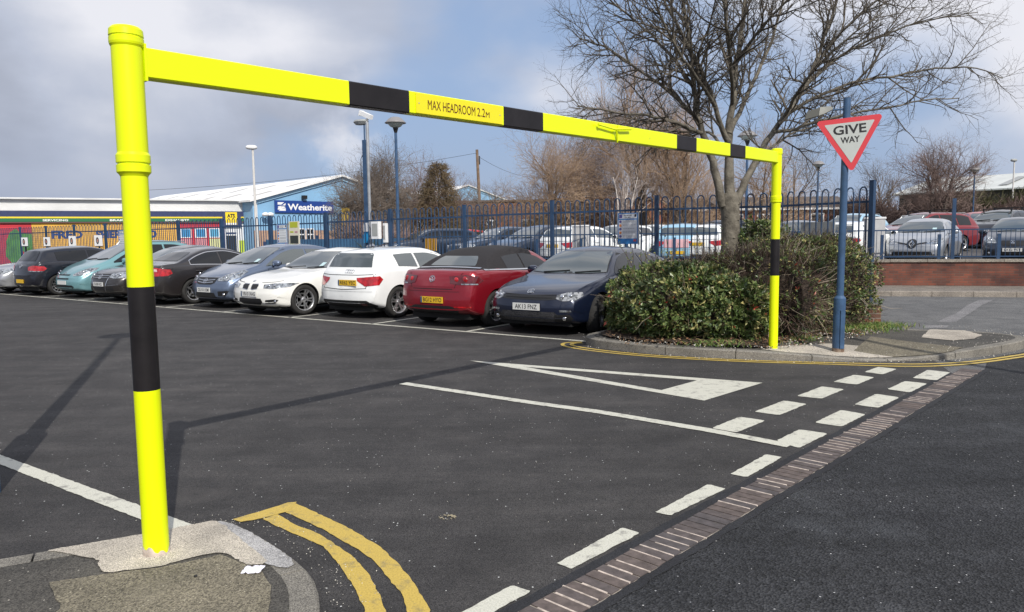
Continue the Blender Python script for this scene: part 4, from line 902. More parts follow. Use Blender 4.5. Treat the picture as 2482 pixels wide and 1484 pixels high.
# ---------------------------------------------------------------- blue gabled warehouse
M_LB = pmat('light_blue_cladding', (.23, .43, .64), .5, var=.07, vscale=.35); M_LB2 = pmat('light_blue_trim', (.30, .50, .68), .5)
def gable(loc, ang_, half, eave, apex, depth, label, brick=False, sign=False):
    e_ = empty('warehouse', (loc[0], loc[1], 0), ang_, label, 'warehouse', None)
    mb = MB(); mb.prism([(-half, 0, 0), (half, 0, 0), (half, 0, eave), (0, 0, apex), (-half, 0, eave)], (0, depth, 0)); wl_ = mb.build('wall', M_LB, e_)
    mb = MB()
    for s_ in (-1, 1):
        k = 0
        n_ = Vector((s_*(apex-eave), 0, half)).normalized()
        A_, B_ = Vector((0, -.35, apex+.03)), Vector((s_*(half+.35), -.35, eave-(apex-eave)*.35/half+.03))
        mb.prism([A_, B_, B_+Vector((0, 0, .14)), A_+Vector((0, 0, .14))], (0, depth+.6, 0))
    rf = mb.build('roof', M_CORR, e_)
    mb = MB()
    for s_ in (-1, 1):
        for r in range(int(depth/5)):
            for q_, (f0, f1) in enumerate(((.22, .42), (.6, .8))):
                y0 = 2+r*5; A_ = Vector((0, 0, apex+.175)); B_ = Vector((s_*(half+.35), 0, eave-(apex-eave)*.35/half+.175)); p0, p1 = A_.lerp(B_, f0), A_.lerp(B_, f1)
                mb.add([(p0.x, y0, p0.z+.01), (p1.x, y0, p1.z+.01), (p1.x, y0+.9, p1.z+.01), (p0.x, y0+.9, p0.z+.01)], [(0, 1, 2, 3)])
    mb.build('rooflight', pmat('rooflight_grey', (.5, .48, .45), .6), rf)
    mb = MB()
    for s_ in (-1, 1):
        mb.bar((0, -.06, apex-.12), (s_*(half), -.06, eave-.12), .10, .28)
    mb.build('barge_board', M_LB2, e_)
    return e_
wh = gable((-14.0, 62.0), math.atan2(.73, .69), 7.85, 4.55, 6.72, 36, 'light blue gabled warehouse with a white roof and a navy lettered sign')
def onx(q, loc=(-14.0, 62.0), d=Vector((.69, .73)).normalized()):
    u = (q-1241)/1800.0; return (u*loc[1]-loc[0])/(d.x-u*d.y)
x0, x1 = onx(672), onx(813)
def wb(x0, x1, z0, z1, mt_, nm, y=-.06, par=wh, t=.06):
    mb = MB(); mb.box(((x0+x1)/2, y, (z0+z1)/2), (x1-x0, t, z1-z0)); return mb.build(nm, mt_, par)
zs0, zs1 = 3.72, 4.66
sb_ = wb(x0, x1, zs0, zs1, pmat('sign_navy', (.016, .055, .25), .4), 'sign_board', -.10)
mb = MB(); text_into(mb, 'Weatherite', ((onx(703)+onx(809))/2, -.135, 4.17), (1, 0, 0), (0, 0, 1), wd=onx(809)-onx(703), h=.50, bold=.028); mb.build('lettering', M_WL, sb_, recalc=False)
# streaked emblem
mb = MB(); ex0, ex1 = onx(678), onx(699); ew = ex1-ex0; cx_ = (ex0+ex1)/2
for (a, b, c, d_) in (((-.45, .42), (.30, .42), (-.05, .18), (-.45, .18)), ((-.45, .12), (.05, .12), (.45, .34), (.45, .16)), ((-.45, -.02), (-.10, .06), (.1, .0), (-.35, -.16)), ((.45, .06), (.10, -.02), (-.1, .02), (.35, .10)), ((-.45, -.14), (.25, -.02), (.45, -.10), (-.45, -.34)), ((-.2, -.26), (.45, -.16), (.45, -.42), (-.35, -.42))):
    mb.add([(cx_+p[0]*ew, -.134, 4.19+p[1]*.78) for p in (a, b, c, d_)], [(0, 1, 2, 3)])
mb.build('emblem', M_WL, sb_, recalc=False)
wb(onx(622), onx(822), 0, 2.35, brickmat('tan_brick', (.52, .30, .18), (.44, .26, .16), (.4, .34, .3), var=.2), 'brick_base', -.04)
wb(onx(641), onx(668), 0, 1.5, M_NAVY, 'dark_door', -.08)
for q in (735, 756):
    f_ = wb(onx(q-10), onx(q+8), 1.55, 2.5, M_WHITEP, 'window', -.09)
    for i in (0, 1):
        for j in (0, 1):
            xx0 = onx(q-10)+(onx(q+8)-onx(q-10))*(.08+.47*i); wb(xx0, xx0+(onx(q+8)-onx(q-10))*.37, 1.62+.45*j, 1.98+.45*j, M_DARK, 'pane', -.122, f_, .01)
mb = MB(); mb.box((onx(742), -.25, 4.95), (.35, .3, .28)); mb.build('flood_lamp', M_DARK, wh)
mb = MB(); mb.tube([(onx(628), -.1, 0), (onx(628), -.1, 4.3)], .07, 8); mb.build('downpipe', M_WHITEP, wh)
for q in (643, 655):
    mb = MB(); mb.ell((onx(q), -.5, 3.55), (.28, .2, .16), 10, 6); mb.tube([(onx(q), 0, 3.5), (onx(q), -.5, 3.55)], .04, 6); mb.build('wall_lamp', M_WHITEP, wh)
# further buildings
gable(at(1133, 440, 112).xy, math.atan2(.5, .86), 12, 5.4, 9.3, 30, 'pale blue gabled warehouse with a white roof far behind the telegraph pole')
gable(at(965, 470, 100).xy, math.atan2(.62, .78), 9, 5.0, 8.2, 30, 'distant blue and white warehouse half hidden by the bushy bare trees')
def bblock(loc, ang_, w_, d_, h, mt_, label, roofm=None, pitch=0, wins=(), wz_=(1.2, 2.4), name='brick_building', z0=0.0, cat='building'):
    e_ = empty(name, (loc[0], loc[1], z0), ang_, label, cat)
    mb = MB(); mb.box((0, d_/2, h/2), (w_, d_, h)); mb.build('wall', mt_, e_)
    if pitch:
        mb = MB(); mb.prism([(-w_/2-.3, -.3, h), (-w_/2-.3, d_+.3, h), (-w_/2-.3, d_/2, h+pitch)], (w_+.6, 0, 0)); mb.build('roof', roofm, e_)
        mb = MB(); mb.box((0, -.36, h-.08), (w_+.6, .10, .16)); mb.build('gutter', M_WHITEP, e_)
    else:
        mb = MB(); mb.box((0, d_/2, h+.08), (w_+.3, d_+.3, .16)); mb.build('roof', roofm or M_GREYP, e_)
    for x_, z_, ww_, hh_ in wins:
        mb = MB(); mb.box((x_, -.03, z_), (ww_, .08, hh_)); f_ = mb.build('window', M_WHITEP, e_)
        mb = MB()
        for s_ in (-1, 1): mb.box((x_+s_*ww_*.23, -.075, z_), (ww_*.36, .012, hh_*.80))
        mb.build('pane', M_DARK, f_)
    return e_
BB = brickmat('brown_brick', (.235, .095, .048), (.20, .085, .05), (.22, .12, .08), var=.25)
BR = brickmat('red_brick', (.30, .085, .05), (.24, .075, .05), (.25, .14, .1), var=.25)
p = at(1270, 560, 66); bblock(p.xy, R(-4), 23, 8, CAMH+(577-492)/1800*66, BB, 'long flat roofed brown brick building below the telegraph pole', pmat('flat_roof', (.12, .08, .06), .8), wins=[(-9+3.1*k, 2.6, 1.0, 1.1) for k in range(7)])
TILE = pmat('roof_tile', (.10, .085, .08), .85, var=.3, vscale=1.5)
p = at(1775, 560, 62); bblock(p.xy, R(6), 7, 8, CAMH+(567-507)/1800*62, BR, 'small red brick house with a white framed window seen through the blue fence', TILE, 1.1, [(-2.0, 2.7, 1.3, 1.3)], cat='house')
p = at(1915, 560, 60); bblock(p.xy, R(3), 11, 8, CAMH+(566-505)/1800*60, BR, 'two storey red brick house with white windows behind the barrier post', TILE, 1.1, [(-4.4+2.2*k, 2.6, 1.1, 1.3) for k in range(5)], cat='house')
p = at(1480, 560, 80); bblock(p.xy, R(0), 12, 8, 4.3, BR, 'red roofed house peeping over the scrub left of the white birch', pmat('roof_red', (.28, .07, .04), .8), 1.6, [(-3, 3.2, 1.2, 1.2), (2, 3.2, 1.2, 1.2)], cat='house')
# long shed on the right
p = at(2180, 470, 88); p2 = at(2760, 470, 70); d = (p2.xy-p.xy); L_ = d.length; d.normalize()
e_ = empty('long_shed', (p.x, p.y, 0), math.atan2(d.y, d.x), 'long dark walled shed with a pale sheet roof at the right behind the trees', 'building')
h0 = CAMH+(561-468)/1800*86
mb = MB(); mb.box((L_/2, 9, h0/2), (L_, 18, h0)); mb.build('wall', pmat('dark_wall', (.075, .068, .062), .8, var=.3, vscale=.5), e_)
mb = MB(); mb.prism([(-.5, -.6, h0), (-.5, 9, h0+2.1), (-.5, 18.6, h0), (-.5, 18.6, h0-.15), (-.5, -.6, h0-.15)], (L_+1, 0, 0)); rf = mb.build('roof', pmat('roof_pale', (.55, .57, .55), .5, var=.12, vscale=.3), e_)
mb = MB()
for k in range(int(L_/4)):
    mb.add([(2+4*k, 1, h0+.1+1.6*2.1/9.6), (3, 1, 0)][:1]+[(2.9+4*k, 1, h0+.1+1.6*2.1/9.6), (2.9+4*k, 6, h0+.1+6.6*2.1/9.6), (2+4*k, 6, h0+.1+6.6*2.1/9.6)], [(0, 1, 2, 3)])
mb.build('rooflight', pmat('rooflight_dark', (.30, .31, .31), .6), rf)
p = at(2262, 560, 70); bblock((p.x, p.y), R(-8), 6.5, 4, CAMH+(562-512)/1800*70, pmat('site_hut', (.28, .28, .28), .7, var=.2), 'low grey hut with a white door below the spreading bare tree', M_GREYP, 0, (), name='hut', cat='hut', z0=0)
e_ = empty('white_van_box', (at(2265, 545, 60).x, 60, .62), R(-10), 'small white site cabin beyond the parked cars at the right', 'cabin'); e_.name = 'site_cabin'
mb = MB(); mb.box((0, 0, 1.15), (2.3, 2, 2.3)); mb.build('wall', M_WHITEP, e_); mb = MB(); mb.box((0, 0, 2.35), (2.45, 2.15, .1)); mb.build('roof', M_GREYP, e_); mb = MB(); mb.box((.3, -1.01, 1.2), (.8, .03, .7)); mb.build('window', M_DARK, e_)
# blue hoarding and container left of the upper car park
p = at(880, 575, 34); e_ = empty('blue_hoarding', (p.x, p.y, 0), fang*.3, 'low blue boarded hoarding seen through the fence under the bare trees', 'hoarding')
mb = MB(); mb.box((0, 0, .85), (9.6, .1, 1.55)); mb.build('boards', pmat('hoarding_blue', (.035, .10, .19), .6, var=.25, vscale=1), e_)
mb = MB()
for k in range(5): mb.box((-4.6+2.3*k, .1, .9), (.12, .12, 1.8))
mb.build('post', M_BLUED, e_)
# second yellow sign on the warehouse corner
p = at(838, 518, 40); e_ = empty('hanging_sign', (p.x, p.y, 0), R(12), 'weathered dark yellow sign on a post behind the fence by the warehouse', 'sign')
mb = MB(); mb.box((0, 0, 3.0-.23), (.42, .08, 1.0)); bd = mb.build('board', pmat('sign_old_yellow', (.36, .24, .03), .6, var=.3, vscale=3), e_)
mb = MB(); text_into(mb, 'ATS', (0, -.046, 3.0), (1, 0, 0), (0, 0, 1), wd=.32, h=.26, bold=.04); mb.build('lettering', M_TEXT, bd, recalc=False)
mb = MB(); mb.tube([(0, .06, 0), (0, .06, 3.3)], .05, 8); mb.build('post', M_DARK, e_)
# ---------------------------------------------------------------- cars
def pchip(pts):
    xs = [p[0] for p in pts]; ys = [p[1] for p in pts]; n = len(xs)
    h = [xs[i+1]-xs[i] for i in range(n-1)]; dl = [(ys[i+1]-ys[i])/h[i] for i in range(n-1)]; d = [0.0]*n
    d[0], d[-1] = dl[0], dl[-1]
    for i in range(1, n-1):
        if dl[i-1]*dl[i] > 0:
            w1, w2 = 2*h[i]+h[i-1], h[i]+2*h[i-1]; d[i] = (w1+w2)/(w1/dl[i-1]+w2/dl[i])
    def f(x):
        if x <= xs[0]: return ys[0]
        if x >= xs[-1]: return ys[-1]
        i = 0
        while x > xs[i+1]: i += 1
        t = (x-xs[i])/h[i]; t2, t3 = t*t, t*t*t
        return (2*t3-3*t2+1)*ys[i]+(t3-2*t2+t)*h[i]*d[i]+(-2*t3+3*t2)*ys[i+1]+(t3-t2)*h[i]*d[i+1]
    return f
def sst(x, a, b):
    t = min(1, max(0, (x-a)/(b-a))); return t*t*(3-2*t)
def catmull(P, sub=4):
    o = []; n = len(P)
    for i in range(n-1):
        p0 = P[max(0, i-1)]; p1 = P[i]; p2 = P[i+1]; p3 = P[min(n-1, i+2)]
        for k in range(sub):
            t = k/sub; t2, t3 = t*t, t*t*t
            o.append(tuple(.5*((2*b)+(-a+c)*t+(2*a-5*b+4*c-d)*t2+(-a+3*b-3*c+d)*t3) for a, b, c, d in zip(p0, p1, p2, p3)))
    o.append(P[-1]); return o
GLASS = pmat('car_glass', (.035, .048, .046), .03, spec=1.0, coat=1.0)
GLASS.node_tree.nodes['Principled BSDF'].inputs['IOR'].default_value = 1.75
GLASSD = pmat('car_glass_dark', (.006, .007, .009), .04, spec=.6)
TYRE = pmat('tyre_rubber', (.022, .021, .020), .85, var=.3, vscale=12)
ALLOY = pmat('alloy_wheel', (.55, .55, .56), .28, metal=.85)
CHROME = pmat('chrome', (.75, .75, .76), .12, metal=1.0)
TRIM = pmat('black_trim', (.014, .014, .015), .45)
GAP = pmat('shut_line', (.006, .006, .006), .8)
PLW = pmat('plate_white', (.62, .62, .60), .45); PLY = pmat('plate_yellow', (.68, .42, .02), .45)
LENS = pmat('lamp_lens', (.34, .36, .38), .12, metal=.55, var=.7, vscale=16, coat=1.0, vr=(.4, .6))  # mottling in the colour paints sparkles into the lens
LENSD = pmat('lamp_lens_dark', (.06, .065, .07), .10, var=.8, vscale=14, coat=1.0, col2=(.30, .31, .33), vr=(.45, .55))
REDL = pmat('tail_lens', (.42, .010, .014), .15, var=.45, vscale=13, coat=1.0)
REDD = pmat('tail_lens_dark', (.10, .004, .008), .12, coat=1.0, var=.4, vscale=10)
AMBER = pmat('amber_lens', (.7, .25, .03), .2, coat=1.0)
FABRIC = pmat('hood_fabric', (.020, .018, .020), .95, var=.2, vscale=30)
MIRG = pmat('mirror_glass', (.5, .5, .5), .05, metal=1)
def paint(name, c, metal=.35, rough=.32, flake=True): return pmat('paint_'+name, c, rough, metal=metal, coat=1.0, var=.05, vscale=2)

def shell(sp):
    L, W, H = sp['L'], sp['W'], sp['H']; top = pchip(sp['top']); belt = pchip(sp['belt']); wr = sp.get('wr', W/2*.70)
    zb = pchip(sp.get('zb', [(0, .30), (.06, .235), (.35, .185), (L-.5, .20), (L-.1, .27), (L, .33)]))
    wf = pchip(sp.get('wf', [(0, .86), (.10, .925), (.35, .975), (.9, 1.0), (L-1.1, 1.0), (L-.4, .975), (L-.1, .925), (L, .86)]))
    xs = []; n = sp.get('n', 58)
    for i in range(n+1):
        t = i/n; xs.append(L*(t-.115*math.sin(2*PI*t)))
    bf, br_ = sp.get('bow', (.22, .13)); xc, xr0 = sp['xc'], sp['xr0']; fow, rowx = sp['fo'], L-sp['ro']
    rows = []
    for x in xs:
        w_ = W/2*wf(x); zt = top(x); b = min(belt(x), zt-.035); z0 = min(zb(x), zt-.12); g = max(0.0, min(1.0, (zt-b-.05)/(H-b-.05)))
        wt = w_*.875-(w_*.875-wr)*g
        wz = .022
        P = [(0, z0), (.55*w_, z0), (.86*w_, z0+.012), (.955*w_, z0+.05), (.985*w_, z0+.15), (1.0*w_, z0+(b-z0)*.48), (.994*w_, z0+(b-z0)*.76), (.975*w_, b-.035), (.935*w_, b+.002)]
        P.append((.55*(.925*w_)+.45*(wt+.035), b+(zt-.085*g-b)*.5)); P.append((wt+.022*g+.01, zt-.085*g-.006)); P.append((wt-.030*g, zt-.034*g-.003)); P.append((wt-.11, zt-.012*g)); P.append((.5*wt, zt+.004)); P.append((0, zt+.010+.012*g))
        half = catmull(P, 3)
        row = []
        for y, z in half:
            # nose and tail: plan bow and rake
            s_ = abs(y)/(W/2)
            xx = x+bf*(s_**2.6)*(1-sst(x, 0, .85))-br_*(s_**2.6)*sst(x, L-.7, L)
            # wheel arch flare
            yy = y
            if z < b and y > W*.4:
                for xw in (fow, rowx): yy += sp.get('flare', .022)*math.exp(-(((x-xw)/.42)**2)*1.4-((z-.40)/.34)**2)*1.0
                yy -= .012*math.exp(-((z-.36)/.10)**2)*(1-math.exp(-(((x-fow)/.6)**2)))*(1-math.exp(-(((x-rowx)/.6)**2)))
            if sp.get('crease') and z < b: yy -= 0.0
            row.append((xx, yy, z))
        rows.append(row)
    k = len(rows[0]); mb = MB(); ring = 2*k-2
    for row in rows:
        mb.v += [(x, -y, z) for x, y, z in row] + [(x, y, z) for x, y, z in row[-2:0:-1]]
    for i in range(len(rows)-1):
        for j in range(ring):
            a, b_ = i*ring+j, i*ring+(j+1) % ring; mb.f.append((a, b_, b_+ring, a+ring)); mb.m.append(0)
    # end caps: strips across with intermediate columns so that the nose bows in plan
    for (i, flip, bw, sgn) in ((0, 0, bf, 1), (len(rows)-1, 1, br_, -1)):
        row = rows[i]; x0 = xs[i]; nc = 10; base = len(mb.v); grid = []
        for j in range(1, k-1):
            x, y, z = row[j]; r_ = []
            for c_ in range(nc+1):
                t = -1+2*c_/nc; yy = y*t
                if c_ == 0: r_.append(i*ring+j); continue
                if c_ == nc: r_.append(i*ring+(2*k-2-j)); continue
                s_ = abs(yy)/(W/2); xx = x0+sgn*bw*(s_**2.6); 
                mb.v.append((xx, yy, z)); r_.append(len(mb.v)-1)
            grid.append(r_)
        for a, b_ in zip(grid, grid[1:]):
            for c_ in range(nc):
                q_ = (a[c_], a[c_+1], b_[c_+1], b_[c_]); mb.f.append(q_ if not flip else q_[::-1]); mb.m.append(0)
        for gr, apex in ((grid[0], i*ring), (grid[-1], i*ring+k-1)):
            for c_ in range(nc): mb.f.append((gr[c_], gr[c_+1], apex)); mb.m.append(0)
    return mb, top, belt
def rakefn(sp):
    fr, rr_ = sp.get('frake', .10), sp.get('rrake', .06); L = sp['L']
    def f(v):
        x, y, z = v
        x += fr*max(0, (z-.48))*2.0*(1-sst(x, 0, .5))*1.0 + .05*max(0, .40-z)*3*(1-sst(x, 0, .35)) - (rr_*max(0, z-.5)*1.0+.05*max(0, .42-z)*3)*sst(x, L-.4, L)
        return (x, y, z)
    return f

class Decals:
    def __init__(s, mb, root):
        s.bvh = BVHTree.FromPolygons([Vector(v) for v in mb.v], mb.f); s.root = root
    def geo(s, pts, D, off=.004, cell=.07):
        """pts: 3D outline; D: projection direction; returns (verts, faces) conforming to the body"""
        D = Vector(D).normalized(); U = Vector((0, 0, 1)).cross(D)
        if U.length < .1: U = Vector((0, 1, 0))
        U.normalize(); V = D.cross(U).normalized()
        bm = bmesh.new(); vs = [bm.verts.new((Vector(p).dot(U), Vector(p).dot(V), 0)) for p in pts]
        try: bm.faces.new(vs)
        except ValueError: return [], []
        us = [v.co.x for v in bm.verts]; ws_ = [v.co.y for v in bm.verts]
        a, b = min(us), max(us); n = int((b-a)/cell)
        for i in range(1, n+1): bmesh.ops.bisect_plane(bm, geom=bm.verts[:]+bm.edges[:]+bm.faces[:], plane_co=(a+(b-a)*i/(n+1), 0, 0), plane_no=(1, 0, 0))
        a, b = min(ws_), max(ws_); n = int((b-a)/cell)
        for i in range(1, n+1): bmesh.ops.bisect_plane(bm, geom=bm.verts[:]+bm.edges[:]+bm.faces[:], plane_co=(0, a+(b-a)*i/(n+1), 0), plane_no=(0, 1, 0))
        bmesh.ops.triangulate(bm, faces=[f for f in bm.faces if len(f.verts) > 4])
        bm.verts.ensure_lookup_table(); out_ = []; ok = []
        for v in bm.verts:
            o_ = U*v.co.x+V*v.co.y-D*12; h = s.bvh.ray_cast(o_, D)
            if h[0] is None: out_.append((0, 0, 0)); ok.append(False)
            else:
                n_ = h[1]
                if n_.dot(D) > 0: n_ = -n_
                out_.append(tuple(h[0]+n_*off)); ok.append(True)
        bm.verts.index_update(); fs = [tuple(v.index for v in f.verts) for f in bm.faces if all(ok[v.index] for v in f.verts)]
        bm.free(); return out_, fs
    def add(s, name, pts, D, mt, off=.004, cell=.07, par=None, smooth=True, both=False):
        res = []
        for sg in ((1, -1) if both else (1,)):
            P = [(p[0], p[1]*sg, p[2]) for p in pts]; Dd = (D[0], D[1]*sg, D[2])
            v, f = s.geo(P, Dd, off, cell)
            if not f: continue
            mb = MB(); mb.add(v, f); me = mb.mesh(name, smooth)
            bm = bmesh.new(); bm.from_mesh(me); bmesh.ops.delete(bm, geom=[v_ for v_ in bm.verts if not v_.link_faces], context='VERTS')
            bmesh.ops.recalc_face_normals(bm, faces=bm.faces)
            if sum((f_.normal.dot(Vector(Dd))*f_.calc_area() for f_ in bm.faces)) > 0: bmesh.ops.reverse_faces(bm, faces=bm.faces)
            bm.to_mesh(me); bm.free()
            res.append(obj(name, me, mt, par or s.root))
        return res
    def line(s, name, paths, D, mt, wd=.011, off=.0055, both=True, cell=.08, par=None):
        for sg in ((1, -1) if both else (1,)):
            mb = MB(); Dd = Vector((D[0], D[1]*sg, D[2])).normalized(); U = Vector((0, 0, 1)).cross(Dd).normalized(); V = Dd.cross(U).normalized()
            for path in paths:
                P = [Vector((p[0], p[1]*sg, p[2])) for p in path]
                for a, b in zip(P, P[1:]):
                    d = (b-a); d -= Dd*d.dot(Dd)
                    if d.length < 1e-4: continue
                    d.normalize(); n_ = Dd.cross(d)*wd/2; v, f = s.geo([a-n_, b-n_, b+n_, a+n_], Dd, off, cell)
                    mb.add(v, f)
            if mb.f:
                me = mb.mesh(name, True); bm = bmesh.new(); bm.from_mesh(me); bmesh.ops.delete(bm, geom=[v_ for v_ in bm.verts if not v_.link_faces], context='VERTS'); bm.to_mesh(me); bm.free(); obj(name, me, mt, par or s.root)
    def hit(s, y, z, D=(1, 0, 0)):
        D = Vector(D); h = s.bvh.ray_cast(Vector((0, y, z))-D*12 if abs(D.x) > .5 else Vector((y, 0, z))-D*12, D); return h[0], h[1]

_wheel = {}
def wheel_meshes(Rw, wd, spokes, style, hub=None):
    key = (Rw, wd, spokes, style)
    if key in _wheel: return _wheel[key]
    rr_ = Rw*.70
    t = MB(); pr = [(rr_*.96, -wd/2+.03), (rr_+.004, -wd/2+.006), (Rw*.88, -wd/2), (Rw*.965, -wd/2+.018), (Rw, -wd/2+.045), (Rw, wd/2-.045), (Rw*.965, wd/2-.018), (Rw*.88, wd/2), (rr_+.004, wd/2-.006), (rr_*.96, wd/2-.03)]
    t.lathe(pr, (0, 0, 0), (0, -1, 0), 40, ca=False, cb=False); tm = t.mesh('tyre', True)
    r = MB(); f = wd/2-.008
    r.lathe([(rr_*.97, -wd/2+.02), (rr_*.93, 0), (rr_*.90, f-.035), (rr_*.96, f-.006), (rr_*1.005, f), (rr_*1.01, f-.02)], (0, 0, 0), (0, -1, 0), 40, ca=False, cb=False)
    r.lathe([(.001, f-.028), (.028, f-.026), (.033, f-.032), (.060, f-.045), (.064, f-.075)], (0, 0, 0), (0, -1, 0), 20, ca=False, cb=False)
    for k in range(spokes):
        a = 2*PI*k/spokes
        for off_ in ((-.13, .13) if style == 'twin' else (0,)):
            a1 = a+off_*(.6 if style == 'twin' else 1)*.9; a2 = a+off_*1.35
            wi, wo = (.020, .030) if style == 'twin' else ((.030, .045) if style == 'five' else (.016, .020))
            P0 = Vector((math.cos(a1)*.045, 0, math.sin(a1)*.045)); P1 = Vector((math.cos(a2)*rr_*.95, 0, math.sin(a2)*rr_*.95))
            d = (P1-P0).normalized(); n_ = Vector((-d.z, 0, d.x)); y0, y1 = -(f-.040), -(f-.014); th = .030
            vs = [P0-n_*wi/2+Vector((0, y0, 0)), P0+n_*wi/2+Vector((0, y0, 0)), P1+n_*wo/2+Vector((0, y1, 0)), P1-n_*wo/2+Vector((0, y1, 0))]
            vs = vs+[v+Vector((0, th, 0)) for v in vs]; r.add(vs, [(0, 1, 2, 3), (4, 7, 6, 5), (0, 4, 5, 1), (1, 5, 6, 2), (2, 6, 7, 3), (3, 7, 4, 0)])
    r.mi = 1; r.lathe([(.02, f-.095), (rr_*.93, f-.095)], (0, 0, 0), (0, -1, 0), 24); r.lathe([(.12, f-.094), (rr_*.62, f-.09), (rr_*.62, f-.10)], (0, 0, 0), (0, -1, 0), 24, ca=False, cb=False, mi=2)
    rm = r.mesh('rim'); bm = bmesh.new(); bm.from_mesh(rm); bmesh.ops.recalc_face_normals(bm, faces=bm.faces); bm.to_mesh(rm); bm.free()
    _wheel[key] = (tm, rm); return tm, rm

def poly_side(sp, top, belt, x0, x1, drop=.105, up=.030, cut=None, n=22):
    """window outline in side view between x0 and x1, rounded by the roofline"""
    B, T = [], []
    for i in range(n+1):
        x = x0+(x1-x0)*i/n; zb_ = belt(x)+up; zt = top(x)-drop
        if zt > zb_+.015: B.append((x, zb_)); T.append((x, zt))
    return B+T[::-1]

def car(sp, origin, heading, label, cat='car', pnt=None, group=None, name='parked_car'):
    L, W, H = sp['L'], sp['W'], sp['H']; fow, row = sp['fo'], L-sp['ro']; Rw = sp.get('Rw', .315)
    root = empty(name, origin, heading, label, cat, group)
    mb, top, belt = shell(sp); rk = rakefn(sp); mb.v = [rk(v) for v in mb.v]
    D = Decals(mb, root)
    # body with wheel arches cut out
    me = mb.mesh('body', True); bm = bmesh.new(); bm.from_mesh(me); bmesh.ops.recalc_face_normals(bm, faces=bm.faces); bm.to_mesh(me); bm.free()
    body = obj('body', me, [pnt, GAP], root)
    cut = MB(); cut.mi = 1
    for xw in (fow, row):
        for s_ in (-1, 1): cut.lathe([(Rw+sp.get('archgap', .038), 0), (Rw+sp.get('archgap', .038), .42)], (xw, s_*(W/2-.25) if s_ > 0 else -(W/2-.25), Rw-.002), (0, s_, 0), 36)
    cme = cut.mesh('cutter'); co = obj('cutter', cme, [pnt, GAP]); co.matrix_world = root.matrix_basis
    b2 = cme; bm = bmesh.new(); bm.from_mesh(cme); bmesh.ops.recalc_face_normals(bm, faces=bm.faces); bm.to_mesh(cme); bm.free()
    md = body.modifiers.new('b', 'BOOLEAN'); md.operation = 'DIFFERENCE'; md.solver = 'EXACT'; md.object = co; md.material_mode = 'INDEX'
    bpy.context.view_layer.update(); dg = bpy.context.evaluated_depsgraph_get()
    nm = bpy.data.meshes.new_from_object(body.evaluated_get(dg)); body.modifiers.clear()
    if len(nm.polygons) > 200: body.data = nm; nm.name = 'body'
    bpy.data.objects.remove(co)
    autosmooth(body, 42)
    # two-colour roofs (convertible hood)
    if sp.get('softtop'):
        bm = bmesh.new(); bm.from_mesh(body.data); b3 = bm.copy()
        def is_top(f):
            c = f.calc_center_median(); return c.z > belt(c.x)+.018 and sp['softtop'][0] < c.x < sp['softtop'][1]
        bmesh.ops.delete(bm, geom=[f for f in bm.faces if is_top(f)], context='FACES'); bm.to_mesh(body.data)
        bmesh.ops.delete(b3, geom=[f for f in b3.faces if not is_top(f)], context='FACES'); me2 = bpy.data.meshes.new('soft_top'); b3.to_mesh(me2)
        st = obj('soft_top', me2, [FABRIC], root); me2.polygons.foreach_set('material_index', [0]*len(me2.polygons)); bm.free(); b3.free()
    # floor pan so that daylight does not pass under the sills
    mf = MB(); mf.box((L/2, 0, .205), (L-.5, W-.42, .10)); mf.build('underbody', GAP, root)
    # wheels
    tm, rm = wheel_meshes(Rw, sp.get('tw', .205), sp.get('spokes', 5), sp.get('style', 'twin'))
    for xw in (fow, row):
        for s_ in (-1, 1):
            w_ = obj('wheel', tm if tm.users == 0 else tm, [] if tm.materials else [TYRE], root)
            w_.location = (xw, s_*(W/2-.118), Rw); w_.rotation_euler = (0, sp.get('spin', .3)+xw, 0 if s_ < 0 else PI)
            if s_ > 0: w_.rotation_euler = (0, sp.get('spin', .3), PI)
            if xw == fow and sp.get('steer'): w_.rotation_euler.z += sp['steer']
            r_ = obj('rim', rm, [] if rm.materials else [ALLOY, GAP, M_GALV], w_)
    # glass
    xc, xr0 = sp['xc'], sp['xr0']; zc = top(xc)
    G = sp.get('glass', GLASS)
    wsb, wst = sp.get('ws', (W/2*.80, W/2*.635)); zt_ = H-sp.get('wsdrop', .085)
    pts = [(0, -wsb, zc+.035), (0, -wsb*.5, zc+.012), (0, wsb*.5, zc+.012), (0, wsb, zc+.035), (0, wst+.03, zt_-.05), (0, wst-.03, zt_), (0, -(wst-.03), zt_), (0, -(wst+.03), zt_-.05)]
    D.add('windscreen', [(p[0], p[1]*1.03, p[2]-.008 if i < 4 else p[2]+.010) for i, p in enumerate(pts)], (1, 0, 0), TRIM, .0025, .09)
    wsn = D.add('windscreen', pts, (1, 0, 0), G, .006, .07)
    if 'rw' in sp:
        (b0, z0_), (b1, z1_) = sp['rw']
        pts = [(0, -b0, z0_), (0, b0, z0_), (0, b0*.98, z0_+.04), (0, b1+.03, z1_-.04), (0, b1-.03, z1_), (0, -(b1-.03), z1_), (0, -(b1+.03), z1_-.04), (0, -b0*.98, z0_+.04)]
        D.add('rear_window', pts, (-1, 0, 0), sp.get('rglass', GLASSD), .006, .06)
    for wi, (x0, x1) in enumerate(sp['win']):
        ps = poly_side(sp, top, belt, x0, x1, sp.get('drop', .115), sp.get('up', .03))
        if len(ps) > 5:
            P = [(x, -W, z) for x, z in ps]; D.add('side_window', P, (0, 1, 0), sp.get('sglass', GLASSD), .006, .08, both=True)
    if sp.get('wtrim'):
        x0, x1 = sp['win'][0][0], sp['win'][-1][1]; ps = poly_side(sp, top, belt, x0-.03, x1+.03, sp.get('drop', .115)-.02, sp.get('up', .03)-.018)
        D.line('window_trim', [[(x, -W, z) for x, z in ps+ps[:1]]], (0, 1, 0), CHROME, .016, .008)
